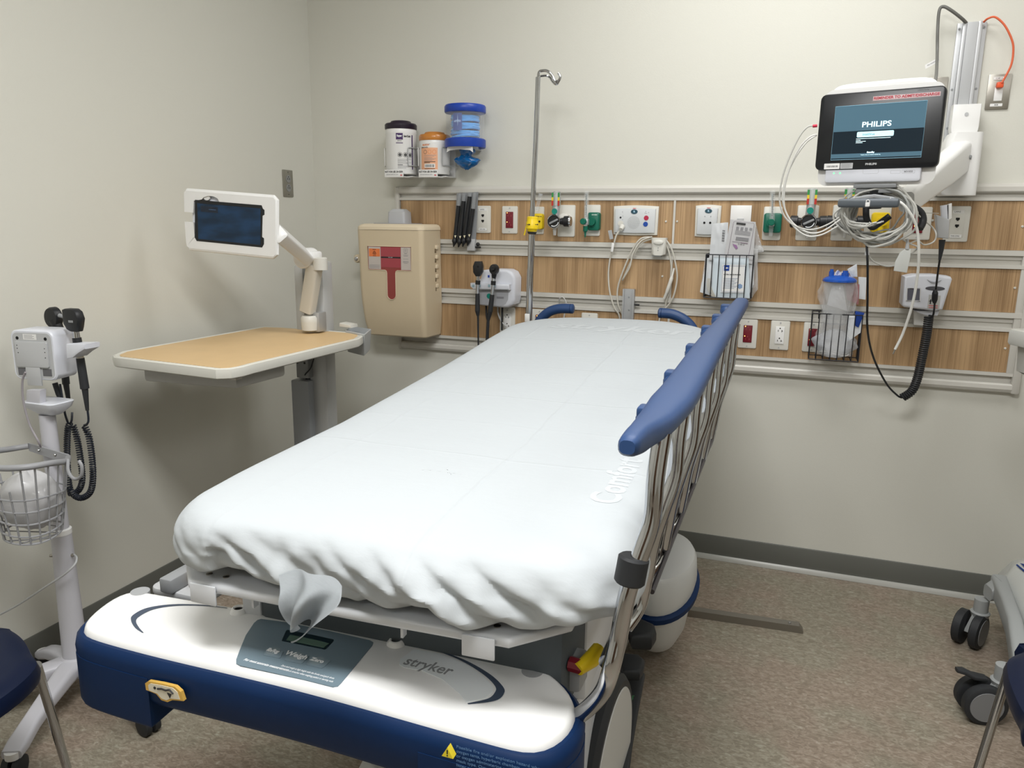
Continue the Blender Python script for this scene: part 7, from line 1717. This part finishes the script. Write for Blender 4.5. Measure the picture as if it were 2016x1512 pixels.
m = MB(); ox, oy = E0_.x, -.60
def tray(z, k): return [(ox-.002-k, oy+.010, z), (ox+.006-k*.5, oy+.03+k, z), (ox+.42, oy+.20+k, z), (ox+.46, oy-.25, z), (ox+.20, oy-.30-k, z), (ox+.050, oy-.10-k, z)]
zt_ = E0_.z
m.loft([tray(zt_-.045, -.004), tray(zt_-.038, 0), tray(zt_-.008, 0), tray(zt_-.002, -.003), tray(zt_, -.010)], smooth=False); m.build('console_tray', M_cfr if False else mat('tray_greige', (.50, .50, .47), .35), t)
m = MB(); m.loft([[(x+.014, y, z) for x, y, z in tray(zt_-.045, -.012)], [(x+.018, y, z) for x, y, z in tray(zt_-.12, -.014)], [(x+.06, y, z) for x, y, z in tray(zt_-.15, -.06)]], smooth=False); m.build('console_underbody', mat('tray_greige', (.50, .50, .47), .35), t)
m = MB(); m.tube([(ox+.055, oy-.01, zt_-.002), (ox+.055, oy-.01, zt_+.028)], .018, 18); m.build('control_knob', M_warmwhite, t)

# ------------------------------------------------------------------ steel bar on the floor
a = G(1335, 1205, 0.012); e = G(1581, 1248, .0)
t = thing('floor_stop_bar', 'low steel bar fixed to the floor on the right of the bed', 'floor bar', ((a.x+e.x)/2, (a.y+e.y)/2, 0))
d = Vector((e.x-a.x, e.y-a.y, 0)); L_ = d.length+.25; d.normalize(); s_ = Vector((-d.y, d.x, 0)); o = Vector((e.x, e.y, 0))
T = axes(o, -d, s_, (0, 0, 1))
T = axes(o, d, s_, (0, 0, 1))
m = MB(T); m.loft([[(x, y, z) for y, z in ((0, 0), (0, h), (.032, h), (.032, 0))] for x, h in ((-L_, .026), (-.014, .026), (0, .008))], smooth=False); bb = m.build('bar', mat('zinc_steel', (.30, .28, .25), .38, metal=.85), t)
m = MB(T); m.lathe([(.005, .0255), (.005, .028), (.003, .029), (.0001, .029)], 12, (-.045, .016, 0)); m.build('bar_screw', M_chrome, bb)

# ------------------------------------------------------------------ printed marks on the bumper
def bumper_pt(px, py):
    return W(px, py, 2.290)
m = MB(); q = [W(x, y, 2.283) for x, y in ((286, 1345), (292, 1341), (320, 1346), (345, 1352), (356, 1362), (362, 1380), (340, 1378), (330, 1382), (318, 1378), (308, 1366), (288, 1358))]
m.prism([(p.x, p.z) for p in q], -2.2775, -2.2835, 'y'); k = m.build('handle_label', mat('label_amber', (.62, .38, .08), .45), bed)
q2 = [(W(323, 1361, 2.283).x+(p.x-W(323, 1361, 2.283).x)*.82, W(323, 1361, 2.283).z+(p.z-W(323, 1361, 2.283).z)*.80) for p in q]
m = MB(); m.prism(q2, -2.283, -2.2842, 'y'); k2 = m.build('label_field', mat('label_cream', (.66, .62, .50), .45), k)
m = MB()
for x, y in ((305, 1354),): p = W(x, y, 2.284); m.prism([(p.x+.0025*math.cos(a), p.z+.0025*math.sin(a)) for a in [2*PI*i/12 for i in range(12)]], -2.2842, -2.2848, 'y')
m.tube([W(310, 1356, 2.2845), W(318, 1356, 2.2845), W(326, 1359, 2.2845), W(334, 1358, 2.2845), W(341, 1366, 2.2845)], .0016, 5)
p = W(333, 1369, 2.2845); m.prism([(p.x-.004, p.z+.004), (p.x+.005, p.z+.003), (p.x+.001, p.z-.005)], -2.2842, -2.2848, 'y'); m.build('printed_figure', M_text, k2)
D = 2.292
p = W(881, 1483, D); m = MB(); m.prism([(p.x-.0085, p.z-.006), (p.x+.0085, p.z-.006), (p.x, p.z+.009)], -D+.010, -D-.0006, 'y'); wt = m.build('warning_triangle', mat('warning_yellow', (.75, .60, .03), .45), bed)
m = MB(); m.box(p.x-.0008, p.x+.0008, -D-.0012, -D-.0005, p.z-.0005, p.z+.0055); m.box(p.x-.0009, p.x+.0009, -D-.0012, -D-.0005, p.z-.004, p.z-.0022); m.build('exclamation_mark', M_text, wt)
M_fp = mat('faded_blue_print', (.10, .20, .36), .5)
for i, tx in enumerate(('Possible fire and/or explosion hazard when used with', 'oxygen tents, hyperbaric chambers, other confined spaces', 'or oxygen administering equipment other than the nasal', 'mask type. Oxygen sets should not extend below the', 'litter and should not exceed the safe working load.', 'Lock brakes before any patient transfer takes place')):
    p = W(898, 1470+i*9, D+.0006); m = MB(); m.text(tx, .0062, axes((p.x, -D-.0004, p.z), (1, 0, 0), (0, 0, 1), (0, -1, 0)), 'LEFT', 0, 0, .0001, 1., .150); m.build('fine_print', M_fp, bed)
for o in list(SC.objects):
    if '_m' in o.keys(): del o['_m']
